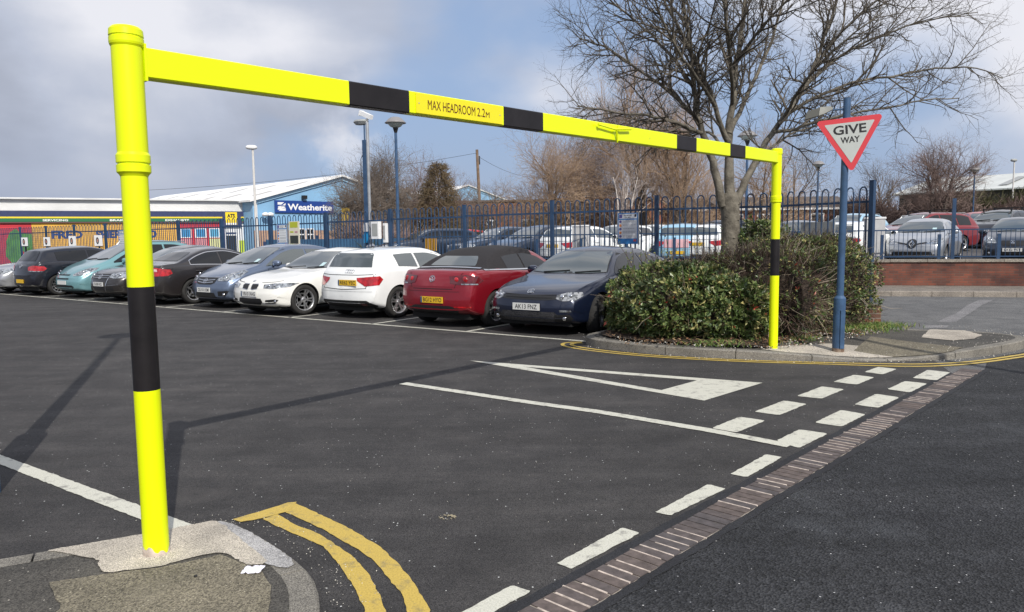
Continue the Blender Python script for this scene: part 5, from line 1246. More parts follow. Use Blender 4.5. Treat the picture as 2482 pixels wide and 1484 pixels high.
    # panel gaps
    for pth in sp.get('gaps', []): D.line('panel_gap', [[(x, -W, z) for x, z in pth]], (0, 1, 0), GAP, .010, .003)
    for pth in sp.get('fgaps', []): D.line('panel_gap', [[(0, y, z) for y, z in pth]], (1, 0, 0), GAP, .010, .003, both=False)
    for pth in sp.get('rgaps', []): D.line('panel_gap', [[(L, y, z) for y, z in pth]], (-1, 0, 0), GAP, .010, .003, both=False)
    # lower sill strip
    D.add('sill_trim', [(fow+Rw+.08, -W, .17), (row-Rw-.08, -W, .17), (row-Rw-.08, -W, .245), (fow+Rw+.08, -W, .245)], (0, 1, 0), TRIM, .004, .2, both=True)
    # door handles
    for x, z in sp.get('handles', []):
        for s_ in (-1, 1):
            h = D.bvh.ray_cast(Vector((x, s_*5, z)), Vector((0, -s_, 0)))
            if h[0]: hb_ = MB(); hb_.ell((x, h[0].y+s_*.018, z), (.10, .014, .016), 10, 6, p=.7); hb_.build('door_handle', sp.get('handlemat', pnt), root, smooth=True)
    # front and rear decals given as lists
    for nm, pts, Dd, mt, off, both in sp.get('decals', []): D.add(nm, pts, Dd, mt, off, .05, both=both)
    for nm, pths, Dd, mt, wd, off, both in sp.get('lines', []): D.line(nm, pths, Dd, mt, wd, off, both=both)
    # bulbs
    for (x, y, z, r_, mt) in sp.get('bulbs', []):
        for s_ in (-1, 1):
            h = D.bvh.ray_cast(Vector((x-3, s_*y, z)) if x < L/2 else Vector((x+3, s_*y, z)), Vector((1 if x < L/2 else -1, 0, 0)))
            if h[0]:
                bb = MB(); bb.ell(h[0], (.018, r_, r_), 14, 8); bb.build('lamp_bulb', mt, root, smooth=True)
    # mirrors
    xm = sp.get('xm', xc+.42); zm = belt(xm)+.075
    for s_ in (-1, 1):
        m_ = MB(); yb = s_*(W/2*.93); Mr = Matrix.Rotation(-s_*.18, 3, 'Z'); m_.ell((xm, s_*(W/2+.10), zm), (.075, .115, .075), 14, 10, M=Mr, p=.8); m_.bar((xm+.02, yb, zm-.06), (xm, s_*(W/2+.04), zm-.04), .05, .03)
        mo = m_.build('door_mirror', sp.get('mirmat', pnt), root, smooth=True)
        m_ = MB(); m_.ell((xm+.066, s_*(W/2+.10), zm), (.015, .095, .058), 12, 8, M=Mr); m_.build('mirror_glass', GLASSD, mo, smooth=True)
    # wipers
    if sp.get('wipers', True):
        m_ = MB()
        for y0, y1 in ((-.15, -.62), (.50, -.02)):
            a = D.bvh.ray_cast(Vector((-5, y0, zc+.025)), Vector((1, 0, 0)))[0]; b = D.bvh.ray_cast(Vector((-5, y1, zc+.05)), Vector((1, 0, 0)))[0]
            if a and b: m_.tube([a+Vector((-.02, 0, .005)), b+Vector((-.015, 0, .012))], .009, 5)
        if m_.f: m_.build('wiper', TRIM, root)
    # plates
    for end, y0, z0_, txt, col_ in sp.get('plates', []):
        s_ = 1 if end == 'F' else -1; h, n_ = None, None
        hh = [D.bvh.ray_cast(Vector((-5 if end == 'F' else L+5, y0+dy, z0_+dz)), Vector((s_, 0, 0)))[0] for dy in (-.24, 0, .24) for dz in (-.045, .045)]
        xs_ = [q_.x for q_ in hh if q_]; xx = (min(xs_) if end == 'F' else max(xs_))-s_*.010
        m_ = MB(); m_.box((xx, y0, z0_), (.012, .52, .111)); pl_ = m_.build('number_plate', PLW if col_ == 'W' else PLY, root)
        if txt:
            m_ = MB(); text_into(m_, txt, (xx-s_*.0075, y0+(.018 if end != 'F' else (-.018 if sp.get('euro') else 0)), z0_), (0, -s_*-1 if False else (-1 if end == 'F' else 1), 0), (0, 0, 1), wd=.43, h=.075, bold=.012); m_.build('registration', M_TEXT, pl_, recalc=False)
        if end != 'F' or sp.get('euro'):
            m_ = MB(); m_.box((xx-s_*.0065, y0+(.24 if end == 'F' else -.24), z0_), (.002, .035, .105)); m_.build('blue_band', M_BLUE, pl_)
    # badges
    for kind_, end, y0, z0_, r_ in sp.get('badges', []):
        s_ = 1 if end == 'F' else -1; h = D.bvh.ray_cast(Vector((-5 if end == 'F' else L+5, y0, z0_)), Vector((s_, 0, 0)))
        if not h[0]: continue
        n_ = h[1] if h[1].x*s_ < 0 else -h[1]; c_ = h[0]+n_*.004; U_ = Vector((0, 1, 0)); U_ = (U_-n_*U_.dot(n_)).normalized()*(-1 if end == 'F' else 1); V_ = n_.cross(U_)
        if V_.z < 0: V_ = -V_
        m_ = MB()
        def ringt(cx, cy, ra, rb=None, tk=.006, k=20): m_.tube([c_+U_*(cx+ra*math.cos(2*PI*i/k))+V_*(cy+(rb or ra)*math.sin(2*PI*i/k)) for i in range(k+1)], tk, 6, caps=False)
        if kind_ == 'rings':
            for q_ in range(4): ringt((q_-1.5)*r_*1.35, 0, r_, tk=.0055)
        elif kind_ == 'roundel':
            ringt(0, 0, r_, tk=.007)
            text_into(m_, 'V', c_+V_*r_*.42+n_*.004, U_, V_, wd=r_*1.0, h=r_*.75, bold=.03); text_into(m_, 'W', c_-V_*r_*.35+n_*.004, U_, V_, wd=r_*1.5, h=r_*.85, bold=.02)
        elif kind_ == 'griffin':
            ringt(0, 0, r_, tk=.008); text_into(m_, 'V', c_+n_*.004, U_, V_, wd=r_*1.2, h=r_*1.3, bold=.06)
        elif kind_ == 'diamond':
            m_.tube([c_+U_*a*r_+V_*b*r_*1.35 for a, b in ((0, 1), (.75, 0), (0, -1), (-.75, 0), (0, 1))], .012, 6, caps=False); m_.tube([c_+U_*a*r_+V_*b*r_*1.35+n_*.01 for a, b in ((-.2, .75), (.35, 0), (-.2, -.6))], .012, 6)
        elif kind_ == 'disc': m_.lathe([(r_, 0), (r_*.9, .006), (.001, .007)], c_, n_, 16)
        elif kind_ == 'chevrons':
            for q_ in (0, .6): m_.tube([c_+U_*a*r_+V_*(b+q_)*r_*.8 for a, b in ((-1, -.7), (0, .1), (1, -.7))], .008, 6)
        m_.build('badge', CHROME, root)
    # roof extras
    if sp.get('bars'):
        for s_ in (-1, 1):
            m_ = MB(); yy = sp.get('wr', W/2*.7)-.02; x0, x1 = sp['bars']
            m_.tube([(x0, s_*yy, top(x0)-.02), (x0+.1, s_*yy, top(x0+.1)+.05), (x1-.1, s_*yy, top(x1-.1)+.05), (x1, s_*yy, top(x1)-.02)], .016, 8); m_.build('roof_rail', sp.get('railmat', M_GALV), root)
        if sp.get('cross'):
            for x in sp['cross']:
                m_ = MB(); m_.bar((x, -.60, top(x)+.12), (x, .60, top(x)+.12), .045, .03)
                for s_ in (-1, 1): m_.box((x, s_*(sp.get('wr', .6)-.02), top(x)+.06), (.06, .05, .12))
                m_.build('roof_bar', TRIM, root)
    if sp.get('aerial'):
        m_ = MB(); x = sp['aerial']; m_.tube([(x, 0, top(x)), (x+.05, 0, top(x)+.04), (x+.16, 0, top(x)+.02)], [.02, .014, .004], 6); m_.build('aerial', TRIM, root)
    for (fx, dx) in sp.get('sticker', []):
        h = D.bvh.ray_cast(Vector((-5, fx, dx)), Vector((1, 0, 0)))
        D.add('permit_sticker', [(0, fx-.06, dx-.045), (0, fx+.06, dx-.045), (0, fx+.06, dx+.045), (0, fx-.06, dx+.045)], (1, 0, 0), pmat('sticker', (.45, .60, .62), .4), .009, .05)
    return root

def ob(a): a = R(a); return (math.cos(a), math.sin(a), 0)      # oblique projection from the front right
PSI_OUT = math.atan2(N2.y, N2.x)                                # nose out: local x runs into the bay
def bay(k): 
    P_ = [Vector((1.11, 11.18))]+[Vector(q_) for q_ in TJ]; return (P_[k]+P_[k+1])/2
def nose_out(k, d, lat=0): c = bay(k)+N2*d+T2*lat; return (c.x, c.y, .004), PSI_OUT
def tail_out(k, d, L, lat=0, yaw=0): c = bay(k)+N2*(d+L)+T2*lat; return (c.x, c.y, .004), PSI_OUT+PI+R(yaw)
FR, RE = (1, 0, 0), (-1, 0, 0)
def FQ(y, z): return (0, y, z)
def mir(pts): return [(y, z) for y, z in pts]+[(-y, z) for y, z in pts[::-1]]
def fr(pts, x=0): return [(x, y, z) for y, z in pts]

# --- dark blue coupe (bay 0, nose out)
sciro = dict(L=4.256, W=1.81, H=1.404, fo=.87, ro=.81, xc=1.28, xr0=2.02, wr=.545, Rw=.325, tw=.225, spokes=5, style='five', steer=.32,
    top=[(0, .60), (.04, .66), (.14, .725), (.45, .80), (.9, .87), (1.28, .945), (1.62, 1.17), (1.95, 1.335), (2.3, 1.398), (2.8, 1.385), (3.4, 1.28), (3.85, 1.10), (4.12, .98), (4.256, .80)],
    belt=[(0, .60), (.5, .74), (1.2, .885), (2.5, .955), (3.6, 1.02), (4.25, 1.0)], ws=(.735, .555), win=[(1.50, 2.62), (2.68, 3.42)], drop=.11, aerial=None,
    gaps=[[(1.42, .86), (1.40, .55), (1.52, .24)], [(2.72, .95), (2.74, .6), (2.66, .24)]], handles=[(2.52, .83)],
    plates=[('F', .0, .475, 'AK13 FNZ', 'W')], badges=[('roundel', 'F', 0, .715, .058)], sticker=[],
    wf=[(0, .88), (.10, .935), (.35, .98), (.9, 1.0), (3.2, 1.0), (3.9, .97), (4.15, .92), (4.256, .86)],
    decals=[('grille', fr(mir([(.50, .655), (.52, .600), (.36, .585)])[:3]+[(-y, z) for y, z in [(.36, .585), (.52, .600), (.50, .655)]]), FR, TRIM, .005, False),
            ('lower_grille', fr([(-.56, .34), (-.45, .235), (.45, .235), (.56, .34), (.50, .40), (-.50, .40)]), FR, pmat('honeycomb_mesh', (.05, .05, .055), .5, var=0, col2=(.006, .006, .007), vscale=55, vr=(.45, .5), detail=1), .005, False),
            ('headlight', [(.12, -.52, .665), (.10, -.50, .61), (.12, -.60, .575), (.26, -.76, .585), (.40, -.84, .65), (.38, -.83, .705), (.22, -.70, .712)], ob(38), LENSD, .006, True),
            ('fog_surround', fr([(-.52, .36), (-.78, .36), (-.84, .30), (-.78, .24), (-.52, .24)]), ob(20), TRIM, .005, True),
            ('indicator', fr([(-.60, .435), (-.80, .43), (-.82, .405), (-.62, .40)]), ob(20), LENS, .008, True)],
    lines=[('grille_slat', [fr([(-.45, .62), (.45, .62)])], FR, GAP, .010, .008, False), ('bonnet_line', [fr([(-.50, .668), (0, .655), (.50, .668)])], FR, GAP, .010, .004, False),
           ('fog_slat', [fr([(-.52, .33), (-.80, .33)]), fr([(-.52, .275), (-.80, .275)])], ob(20), M_DARK, .012, .012, True)],
    bulbs=[(0, .60, .635, .042, CHROME), (0, .72, .65, .036, CHROME), (0, .65, .30, .038, CHROME)])
o_, h_ = nose_out(0, .13, .0)
car(sciro, o_, h_, 'dark blue coupe parked nose out beside the hedge, plate AK13 FNZ', pnt=paint('navy', (.008, .013, .034), .35, .30), group='cars in the marked bays')
# --- red cabriolet (bay 1, tail out)
cab = dict(L=4.246, W=1.782, H=1.423, fo=.87, ro=.80, xc=1.30, xr0=1.95, wr=.56, Rw=.325, tw=.215, spokes=5, style='twin',
    top=[(0, .58), (.05, .66), (.15, .72), (.5, .82), (.9, .90), (1.30, .975), (1.65, 1.22), (1.95, 1.37), (2.35, 1.423), (2.9, 1.395), (3.35, 1.26), (3.68, 1.06), (3.74, 1.035), (3.9, 1.03), (4.10, 1.02), (4.20, .93), (4.246, .74)],
    belt=[(0, .60), (.5, .76), (1.2, .91), (2.5, .965), (3.6, 1.005), (4.25, 1.0)], softtop=(1.98, 3.75), rw=((.53, 1.085), (.42, 1.255)), rglass=GLASS, win=[(1.55, 2.45), (2.50, 3.05)], drop=.14, up=.025, ws=(.72, .57), wf=[(0, .88), (.10, .94), (.35, .98), (.9, 1.0), (3.1, 1.0), (3.85, .985), (4.15, .955), (4.246, .90)], bow=(.22, .16),
    gaps=[[(1.42, .88), (1.40, .55), (1.52, .24)], [(2.62, .95), (2.64, .6), (2.56, .24)]], handles=[(2.42, .83)],
    plates=[('R', .02, .505, 'BG12 HYO', 'Y')], badges=[('roundel', 'R', 0, .875, .058)],
    decals=[('tail_light', [(4.2, .40, .925), (4.2, .42, .80), (4.2, .62, .775), (4.0, .86, .785), (3.85, .88, .84), (3.98, .86, .92), (4.1, .70, .945)], (-math.cos(R(35)), -math.sin(R(35)), 0), REDD, .008, True),
            ('reversing_lamp', [(4.2, .66, .80), (4.0, .86, .795), (3.98, .87, .775), (4.2, .66, .778)], (-math.cos(R(35)), -math.sin(R(35)), 0), LENS, .011, True),
            ('diffuser', [(4.2, -.60, .36), (4.2, -.48, .24), (4.2, .48, .24), (4.2, .60, .36), (4.2, .40, .405), (4.2, -.40, .405)], RE, TRIM, .005, False),
            ('rear_reflector', [(4.2, .48, .40), (4.1, .80, .40), (4.1, .80, .375), (4.2, .50, .37)], (-math.cos(R(25)), -math.sin(R(25)), 0), REDL, .006, True)],
    lines=[('chrome_strip', [[(1.6, -1, .985), (2.5, -1, .992), (3.2, -1, 1.008), (3.72, -1, 1.022)]], (0, 1, 0), CHROME, .022, .009, True),
           ('chrome_strip', [[(4, -.72, 1.045), (4, -.4, 1.055), (4, 0, 1.06), (4, .4, 1.055), (4, .72, 1.045)]], (-1, 0, 0), CHROME, .016, .012, False),
           ('boot_line', [[(4.2, -.46, .70), (4.2, .46, .70)], [(4.2, -.62, .98), (4.2, -.60, .96), (4.2, -.50, .72)], [(4.2, .62, .98), (4.2, .60, .96), (4.2, .50, .72)]], RE, GAP, .011, .004, False),
           ('bumper_crease', [[(4.2, -.6, .655), (4.2, .6, .655)]], RE, GAP, .006, .004, False)],
    bulbs=[(4.2, .52, .86, .052, REDL), (4.1, .68, .865, .06, REDL)])
o_, h_ = tail_out(1, .17, 4.246, .24)
car(cab, o_, h_, 'metallic red convertible with a black fabric roof, tail out, plate BG12 HYO', pnt=paint('red', (.28, .009, .020), .45, .28), group='cars in the marked bays')
# --- white small hatchback (bay 2, tail out)
a1 = dict(L=3.954, W=1.74, H=1.416, fo=.80, ro=.77, xc=1.20, xr0=1.88, wr=.555, Rw=.32, tw=.215, spokes=5, style='twin', spin=.9,
    top=[(0, .58), (.05, .68), (.15, .75), (.5, .85), (.9, .93), (1.20, .99), (1.55, 1.22), (1.85, 1.36), (2.2, 1.412), (2.7, 1.41), (3.2, 1.385), (3.45, 1.352), (3.58, 1.30), (3.68, 1.175), (3.80, 1.0), (3.88, .94), (3.93, .80), (3.954, .60)],
    belt=[(0, .60), (.5, .80), (1.2, .92), (2.5, .975), (3.3, 1.01), (3.95, .98)], rw=((.63, 1.035), (.53, 1.31)), win=[(1.42, 2.50), (2.56, 3.12)], drop=.12, ws=(.71, .56), bow=(.20, .20), rrake=.04,
    wf=[(0, .86), (.10, .93), (.35, .975), (.9, 1.0), (2.9, 1.0), (3.55, .985), (3.85, .955), (3.954, .90)], sglass=GLASS, rglass=GLASS,
    gaps=[[(1.32, .88), (1.30, .55), (1.42, .24)], [(2.62, .98), (2.66, .7), (2.98, .36)]], handles=[(2.55, .84)],
    plates=[('R', .17, .735, 'RE62 YEC', 'Y')], badges=[('rings', 'R', .16, .955, .040)],
    decals=[('tail_light', [(3.9, -.40, .83), (3.9, -.41, .775), (3.88, -.60, .665), (3.7, -.82, .69), (3.62, -.845, .80), (3.7, -.835, .865), (3.88, -.62, .845)], (-math.cos(R(38)), math.sin(R(38)), 0), REDL, .008, True),
            ('lower_bumper_trim', [(3.95, -.76, .29), (3.95, -.66, .20), (3.95, .66, .20), (3.95, .76, .29), (3.95, .62, .385), (3.95, -.62, .385)], RE, TRIM, .006, False),
            ('rear_reflector', [(3.95, .46, .33), (3.95, .60, .33), (3.95, .60, .285), (3.95, .50, .285)], RE, REDD, .010, True)],
    lines=[('boot_line', [[(3.9, -.78, .90), (3.9, -.40, .885), (3.9, .40, .885), (3.9, .78, .90)], [(3.9, -.62, .625), (3.9, 0, .60), (3.9, .62, .625)]], RE, GAP, .011, .004, False),
           ('boot_line', [[(3.85, -.82, .885), (3.9, -.62, .625)]], (-math.cos(R(38)), math.sin(R(38)), 0), GAP, .010, .004, True),
           ('bumper_line', [[(3.9, -.80, .56), (3.9, .80, .56)]], RE, pmat('line_grey', (.3, .3, .3), .5), .006, .004, False)],
    aerial=3.0)
o_, h_ = tail_out(2, .40, 3.954)
car(a1, o_, h_, 'white three door hatchback parked tail out, plate RE62 YEC', pnt=paint('white', (.80, .81, .80), .0, .35), group='cars in the marked bays')
# --- white saloon (bay 3, nose out)
bm_ = dict(L=4.58, W=1.782, H=1.395, fo=.77, ro=1.05, xc=1.42, xr0=2.22, wr=.56, Rw=.325, tw=.21, spokes=5, style='twin', steer=-.12, spin=.55,
    top=[(0, .58), (.03, .66), (.12, .725), (.5, .81), (1.0, .89), (1.42, .945), (1.82, 1.18), (2.15, 1.335), (2.55, 1.39), (3.0, 1.375), (3.4, 1.26), (3.75, 1.08), (3.9, 1.02), (4.3, 1.01), (4.5, .97), (4.58, .80)],
    belt=[(0, .60), (.5, .76), (1.3, .875), (2.5, .93), (3.6, .975), (4.55, .97)], ws=(.74, .575), win=[(1.72, 2.72), (2.78, 3.42)], drop=.11,
    gaps=[[(1.50, .86), (1.48, .55), (1.58, .24)], [(2.74, .92), (2.76, .6), (2.70, .24)]], handles=[(2.58, .80)], sticker=[(-.50, 1.035)],
    plates=[('F', .0, .475, 'YB10 XAG', 'W')], badges=[('disc', 'F', 0, .735, .036)], euro=True,
    decals=[('kidney_grille', fr([(.045, .685), (.045, .575), (.085, .555), (.25, .575), (.265, .655), (.235, .69)]), FR, CHROME, .006, True),
            ('grille_mesh', fr([(.060, .672), (.060, .588), (.09, .572), (.235, .588), (.248, .65), (.225, .675)]), FR, TRIM, .010, True),
            ('headlight', [(.10, -.40, .67), (.10, -.40, .595), (.15, -.66, .585), (.38, -.86, .62), (.62, -.885, .69), (.45, -.85, .70), (.2, -.66, .70)], ob(35), LENS, .007, True),
            ('lower_grille', fr([(-.36, .385), (-.40, .31), (-.30, .25), (.30, .25), (.40, .31), (.36, .385)]), FR, TRIM, .006, False),
            ('fog_recess', fr([(-.50, .355), (-.48, .275), (-.74, .285), (-.82, .36), (-.74, .375)]), ob(20), TRIM, .006, True)],
    lines=[('bonnet_line', [fr([(.30, .705), (.62, .725), (.74, .75)])], FR, GAP, .008, .004, False), ('bonnet_line', [fr([(-.30, .705), (-.62, .725), (-.74, .75)])], FR, GAP, .008, .004, False)],
    bulbs=[(0, .54, .645, .036, CHROME), (0, .66, .65, .036, CHROME), (0, .70, .325, .036, CHROME)])
o_, h_ = nose_out(3, -.20, .15)
car(bm_, o_, h_, 'white saloon with twin black nostril grilles parked nose out, plate YB10 XAG', pnt=paint('cream_white', (.80, .79, .74), .0, .35), group='cars in the marked bays')
# --- blue silver hatchback (bay 4, nose out)
cor_ = dict(L=3.999, W=1.737, H=1.488, fo=.84, ro=.65, xc=.98, xr0=1.95, wr=.55, Rw=.31, tw=.20, spokes=7, style='five',
    top=[(0, .60), (.05, .70), (.15, .77), (.45, .87), (.75, .95), (.98, 1.01), (1.40, 1.24), (1.85, 1.43), (2.2, 1.485), (2.8, 1.475), (3.3, 1.39), (3.6, 1.22), (3.85, 1.0), (3.95, .85), (3.999, .62)],
    belt=[(0, .62), (.5, .82), (1.2, .95), (2.5, 1.01), (3.3, 1.06), (3.95, 1.0)], ws=(.71, .55), win=[(1.18, 2.44), (2.50, 3.15)], drop=.12, up=.02,
    gaps=[[(1.20, .90), (1.20, .55), (1.32, .24)], [(2.52, .98), (2.56, .6), (2.48, .24)]], handles=[(2.34, .86)], sticker=[(-.50, 1.095)], xm=1.36,
    plates=[('F', .0, .45, 'OU10 USM', 'W')], badges=[('griffin', 'F', 0, .66, .062)], sglass=GLASS,
    decals=[('grille', fr([(-.40, .735), (-.36, .61), (-.24, .575), (.24, .575), (.36, .61), (.40, .735)]), FR, TRIM, .005, False),
            ('headlight', [(.12, -.42, .71), (.10, -.42, .655), (.20, -.68, .66), (.42, -.84, .74), (.60, -.86, .87), (.50, -.84, .90), (.30, -.66, .84)], ob(36), LENS, .008, True),
            ('lower_grille', fr([(-.36, .385), (-.42, .27), (.42, .27), (.36, .385)]), FR, TRIM, .005, False), ('fog_recess', fr([(-.50, .42), (-.50, .31), (-.72, .31), (-.82, .44)]), ob(22), TRIM, .005, True)],
    lines=[('grille_bar', [fr([(-.34, .69), (0, .665), (.34, .69)]), fr([(-.30, .635), (0, .61), (.30, .635)])], FR, CHROME, .016, .010, False), ('grille_bar', [fr([(-.42, .745), (0, .74), (.42, .745)])], FR, CHROME, .010, .008, False)],
    bulbs=[(0, .60, .735, .042, CHROME), (0, .70, .80, .04, CHROME), (0, .62, .345, .04, CHROME)])
o_, h_ = nose_out(4, .30, .05)
car(cor_, o_, h_, 'blue grey hatchback parked nose out, plate ending USM, between black and white saloons', pnt=paint('steel_blue', (.14, .18, .26), .6, .30), group='cars in the marked bays')
# --- black brown saloon (bay 5, tail out)
a4 = dict(L=4.586, W=1.772, H=1.427, fo=.94, ro=.99, xc=1.45, xr0=2.25, wr=.56, Rw=.325, tw=.21, spokes=5, style='five', spin=1.2,
    top=[(0, .58), (.05, .66), (.15, .72), (.5, .82), (1.0, .90), (1.45, .965), (1.9, 1.24), (2.2, 1.36), (2.6, 1.425), (3.0, 1.41), (3.4, 1.31), (3.8, 1.13), (4.0, 1.055), (4.3, 1.03), (4.48, 1.0), (4.56, .90), (4.586, .74)],
    belt=[(0, .60), (.5, .78), (1.3, .90), (2.5, .955), (3.6, .99), (4.55, .98)], rw=((.58, 1.10), (.45, 1.31)), rglass=GLASSD, win=[(1.72, 2.72), (2.77, 3.62)], drop=.115, wtrim=True, bow=(.2, .14),
    gaps=[[(1.50, .88), (1.48, .55), (1.58, .24)], [(2.74, .94), (2.76, .6), (2.70, .24)], [(3.55, .95), (3.40, .72), (3.34, .5)]], handles=[(2.56, .83), (3.45, .84)],
    plates=[('R', 0, .72, None, 'Y')], badges=[('rings', 'R', 0, .90, .042)], mirmat=TRIM,
    decals=[('tail_light', [(4.55, -.46, .93), (4.55, -.48, .80), (4.55, -.66, .735), (4.3, -.86, .745), (4.18, -.87, .80), (4.22, -.86, .90), (4.5, -.66, .945)], (-math.cos(R(38)), math.sin(R(38)), 0), REDL, .008, True),
            ('reversing_lamp', [(4.55, -.52, .92), (4.5, -.72, .905), (4.5, -.74, .85), (4.55, -.52, .86)], (-math.cos(R(38)), math.sin(R(38)), 0), pmat('pink_lens', (.62, .42, .42), .2), .012, True)],
    lines=[('bumper_line', [[(4.5, -.8, .60), (4.5, .8, .60)]], RE, GAP, .01, .004, False)])
o_, h_ = tail_out(5, .02, 4.586)
car(a4, o_, h_, 'dark brown black saloon with chrome window trim, tail out beside the thick yellow post', pnt=paint('brown_black', (.028, .024, .024), .3, .28), group='cars in the marked bays')
# --- dark grey saloon (bay 6, nose out)
pas = dict(L=4.765, W=1.82, H=1.472, fo=.93, ro=1.12, xc=1.42, xr0=2.25, wr=.57, Rw=.32, tw=.21, spokes=5, style='five',
    top=[(0, .60), (.05, .70), (.15, .77), (.5, .86), (1.0, .94), (1.42, 1.0), (1.9, 1.27), (2.2, 1.40), (2.6, 1.47), (3.1, 1.455), (3.6, 1.34), (4.0, 1.15), (4.2, 1.08), (4.5, 1.06), (4.7, 1.0), (4.765, .8)],
    belt=[(0, .62), (.5, .80), (1.3, .93), (2.5, .985), (3.6, 1.02), (4.7, 1.0)], win=[(1.70, 2.75), (2.80, 3.7)], gaps=[[(1.50, .88), (1.48, .55), (1.58, .24)]], handles=[(2.6, .85)],
    plates=[('F', .0, .475, 'OU08 HOL', 'W')], badges=[('roundel', 'F', 0, .675, .075)],
    decals=[('grille', fr([(-.44, .745), (-.36, .60), (.36, .60), (.44, .745)]), FR, TRIM, .005, False),
            ('headlight', [(.12, -.46, .745), (.10, -.44, .66), (.15, -.62, .625), (.42, -.86, .66), (.60, -.89, .76), (.45, -.84, .80), (.22, -.62, .785)], ob(36), LENS, .008, True),
            ('lower_grille', fr([(-.60, .40), (-.60, .27), (.60, .27), (.60, .40)]), FR, TRIM, .005, False)],
    lines=[('chrome_shield', [fr([(-.46, .76), (-.34, .43), (-.30, .30)]), fr([(.46, .76), (.34, .43), (.30, .30)])], FR, CHROME, .022, .010, False), ('grille_bar', [fr([(-.40, .70), (.40, .70)]), fr([(-.38, .65), (.38, .65)])], FR, CHROME, .010, .009, False), ('bumper_chrome', [fr([(-.40, .44), (-.84, .47)])], ob(25), CHROME, .020, .009, True)],
    bulbs=[(0, .60, .71, .045, CHROME), (0, .72, .72, .045, CHROME)])
o_, h_ = nose_out(6, .10, .05)
car(pas, o_, h_, 'dark grey brown saloon with a chrome shield grille, left of the thick yellow post', pnt=paint('grey_brown', (.045, .040, .038), .55, .30), group='cars in the marked bays')
# --- teal people carrier (bay 7, nose out)
pic = dict(L=4.276, W=1.751, H=1.637, fo=.86, ro=.66, xc=.95, xr0=2.05, wr=.55, Rw=.31, tw=.19, spokes=5, style='five',
    top=[(0, .58), (.05, .68), (.15, .76), (.45, .90), (.75, 1.0), (.95, 1.07), (1.45, 1.33), (2.0, 1.57), (2.4, 1.635), (3.0, 1.63), (3.5, 1.55), (3.8, 1.38), (4.05, 1.1), (4.2, .9), (4.276, .6)],
    belt=[(0, .60), (.5, .82), (1.2, .97), (2.5, 1.03), (3.4, 1.07), (4.2, 1.05)], win=[(1.12, 1.75), (1.80, 2.72), (2.78, 3.6)], drop=.12, ws=(.70, .54), gaps=[[(1.30, .90), (1.28, .55), (1.38, .24)], [(2.3, 1.0), (2.32, .3)]], handles=[(2.2, .9)],
    plates=[('F', .0, .455, None, 'W')], badges=[('chevrons', 'F', 0, .715, .09)], bars=(1.9, 3.6),
    decals=[('grille', fr([(-.34, .69), (-.30, .655), (.30, .655), (.34, .69)]), FR, TRIM, .005, False), ('upper_grille', fr([(-.34, .585), (-.34, .545), (.34, .545), (.34, .585)]), FR, TRIM, .005, False),
            ('lower_grille', fr([(-.48, .38), (-.55, .33), (-.48, .28), (.48, .28), (.55, .33), (.48, .38)]), FR, TRIM, .005, False),
            ('headlight', [(.12, -.44, .68), (.14, -.46, .64), (.30, -.74, .66), (.60, -.84, .80), (.66, -.84, .87), (.45, -.76, .87), (.22, -.58, .77)], ob(36), LENS, .008, True)],
    bulbs=[(0, .60, .705, .042, CHROME), (0, .70, .755, .042, CHROME)])
o_, h_ = nose_out(7, .18, .0)
car(pic, o_, h_, 'teal rounded people carrier parked nose out, next to the dark hatchback at the left', pnt=paint('teal', (.17, .34, .37), .30, .30), group='cars in the marked bays')
# --- dark hatchback (bay 8, tail out)
golf = dict(L=4.199, W=1.779, H=1.48, fo=.87, ro=.75, xc=1.25, xr0=2.0, wr=.56, Rw=.32, tw=.21, spokes=12, style='thin',
    top=[(0, .58), (.05, .68), (.15, .75), (.5, .86), (.9, .94), (1.25, 1.0), (1.65, 1.26), (2.0, 1.42), (2.4, 1.478), (3.0, 1.465), (3.5, 1.42), (3.75, 1.37), (3.88, 1.22), (4.05, 1.03), (4.13, .95), (4.18, .80), (4.199, .62)],
    belt=[(0, .60), (.5, .80), (1.2, .94), (2.5, .99), (3.4, 1.03), (4.15, 1.0)], rw=((.60, 1.06), (.48, 1.35)), win=[(1.50, 2.48), (2.53, 3.45)], bow=(.2, .16), rrake=.03,
    gaps=[[(1.42, .90), (1.40, .55), (1.50, .24)], [(2.50, .98), (2.52, .6), (2.46, .24)], [(3.42, .98), (3.3, .70), (3.2, .5)]], handles=[(2.36, .86), (3.25, .87)],
    plates=[('R', 0, .45, None, 'Y')], badges=[('roundel', 'R', 0, .90, .058)],
    decals=[('tail_light', [(4.1, -.44, .88), (4.1, -.46, .78), (4.0, -.66, .755), (3.85, -.85, .765), (3.78, -.87, .83), (3.85, -.85, .90), (4.05, -.64, .925)], (-math.cos(R(36)), math.sin(R(36)), 0), REDL, .008, True),
            ('reversing_lamp', [(4.1, -.46, .775), (3.9, -.84, .76), (3.9, -.84, .735), (4.1, -.46, .75)], (-math.cos(R(36)), math.sin(R(36)), 0), LENS, .010, True)],
    lines=[('bumper_line', [[(4.1, -.8, .62), (4.1, .8, .62)]], RE, GAP, .01, .004, False)])
o_, h_ = tail_out(8, -.05, 4.199)
car(golf, o_, h_, 'black hatchback with red tail lights, tail out near the left edge', pnt=paint('blue_black', (.010, .011, .018), .3, .28), group='cars in the marked bays')
o_, h_ = nose_out(9, -.15)
sil = dict(pas); sil.update(plates=[], badges=[], lines=[], mirmat=None); sil.pop('mirmat')
car(sil, o_, h_, 'silver grey car cut off by the left edge of the view', pnt=paint('silver', (.42, .43, .45), .6, .30), group='cars in the marked bays')
o_, h_ = nose_out(10, .3)
car(sil, o_, h_, 'second silver car beyond the left edge, only its roof showing', pnt=paint('silver_dark', (.16, .17, .19), .7, .30), group='cars in the marked bays') if False else None

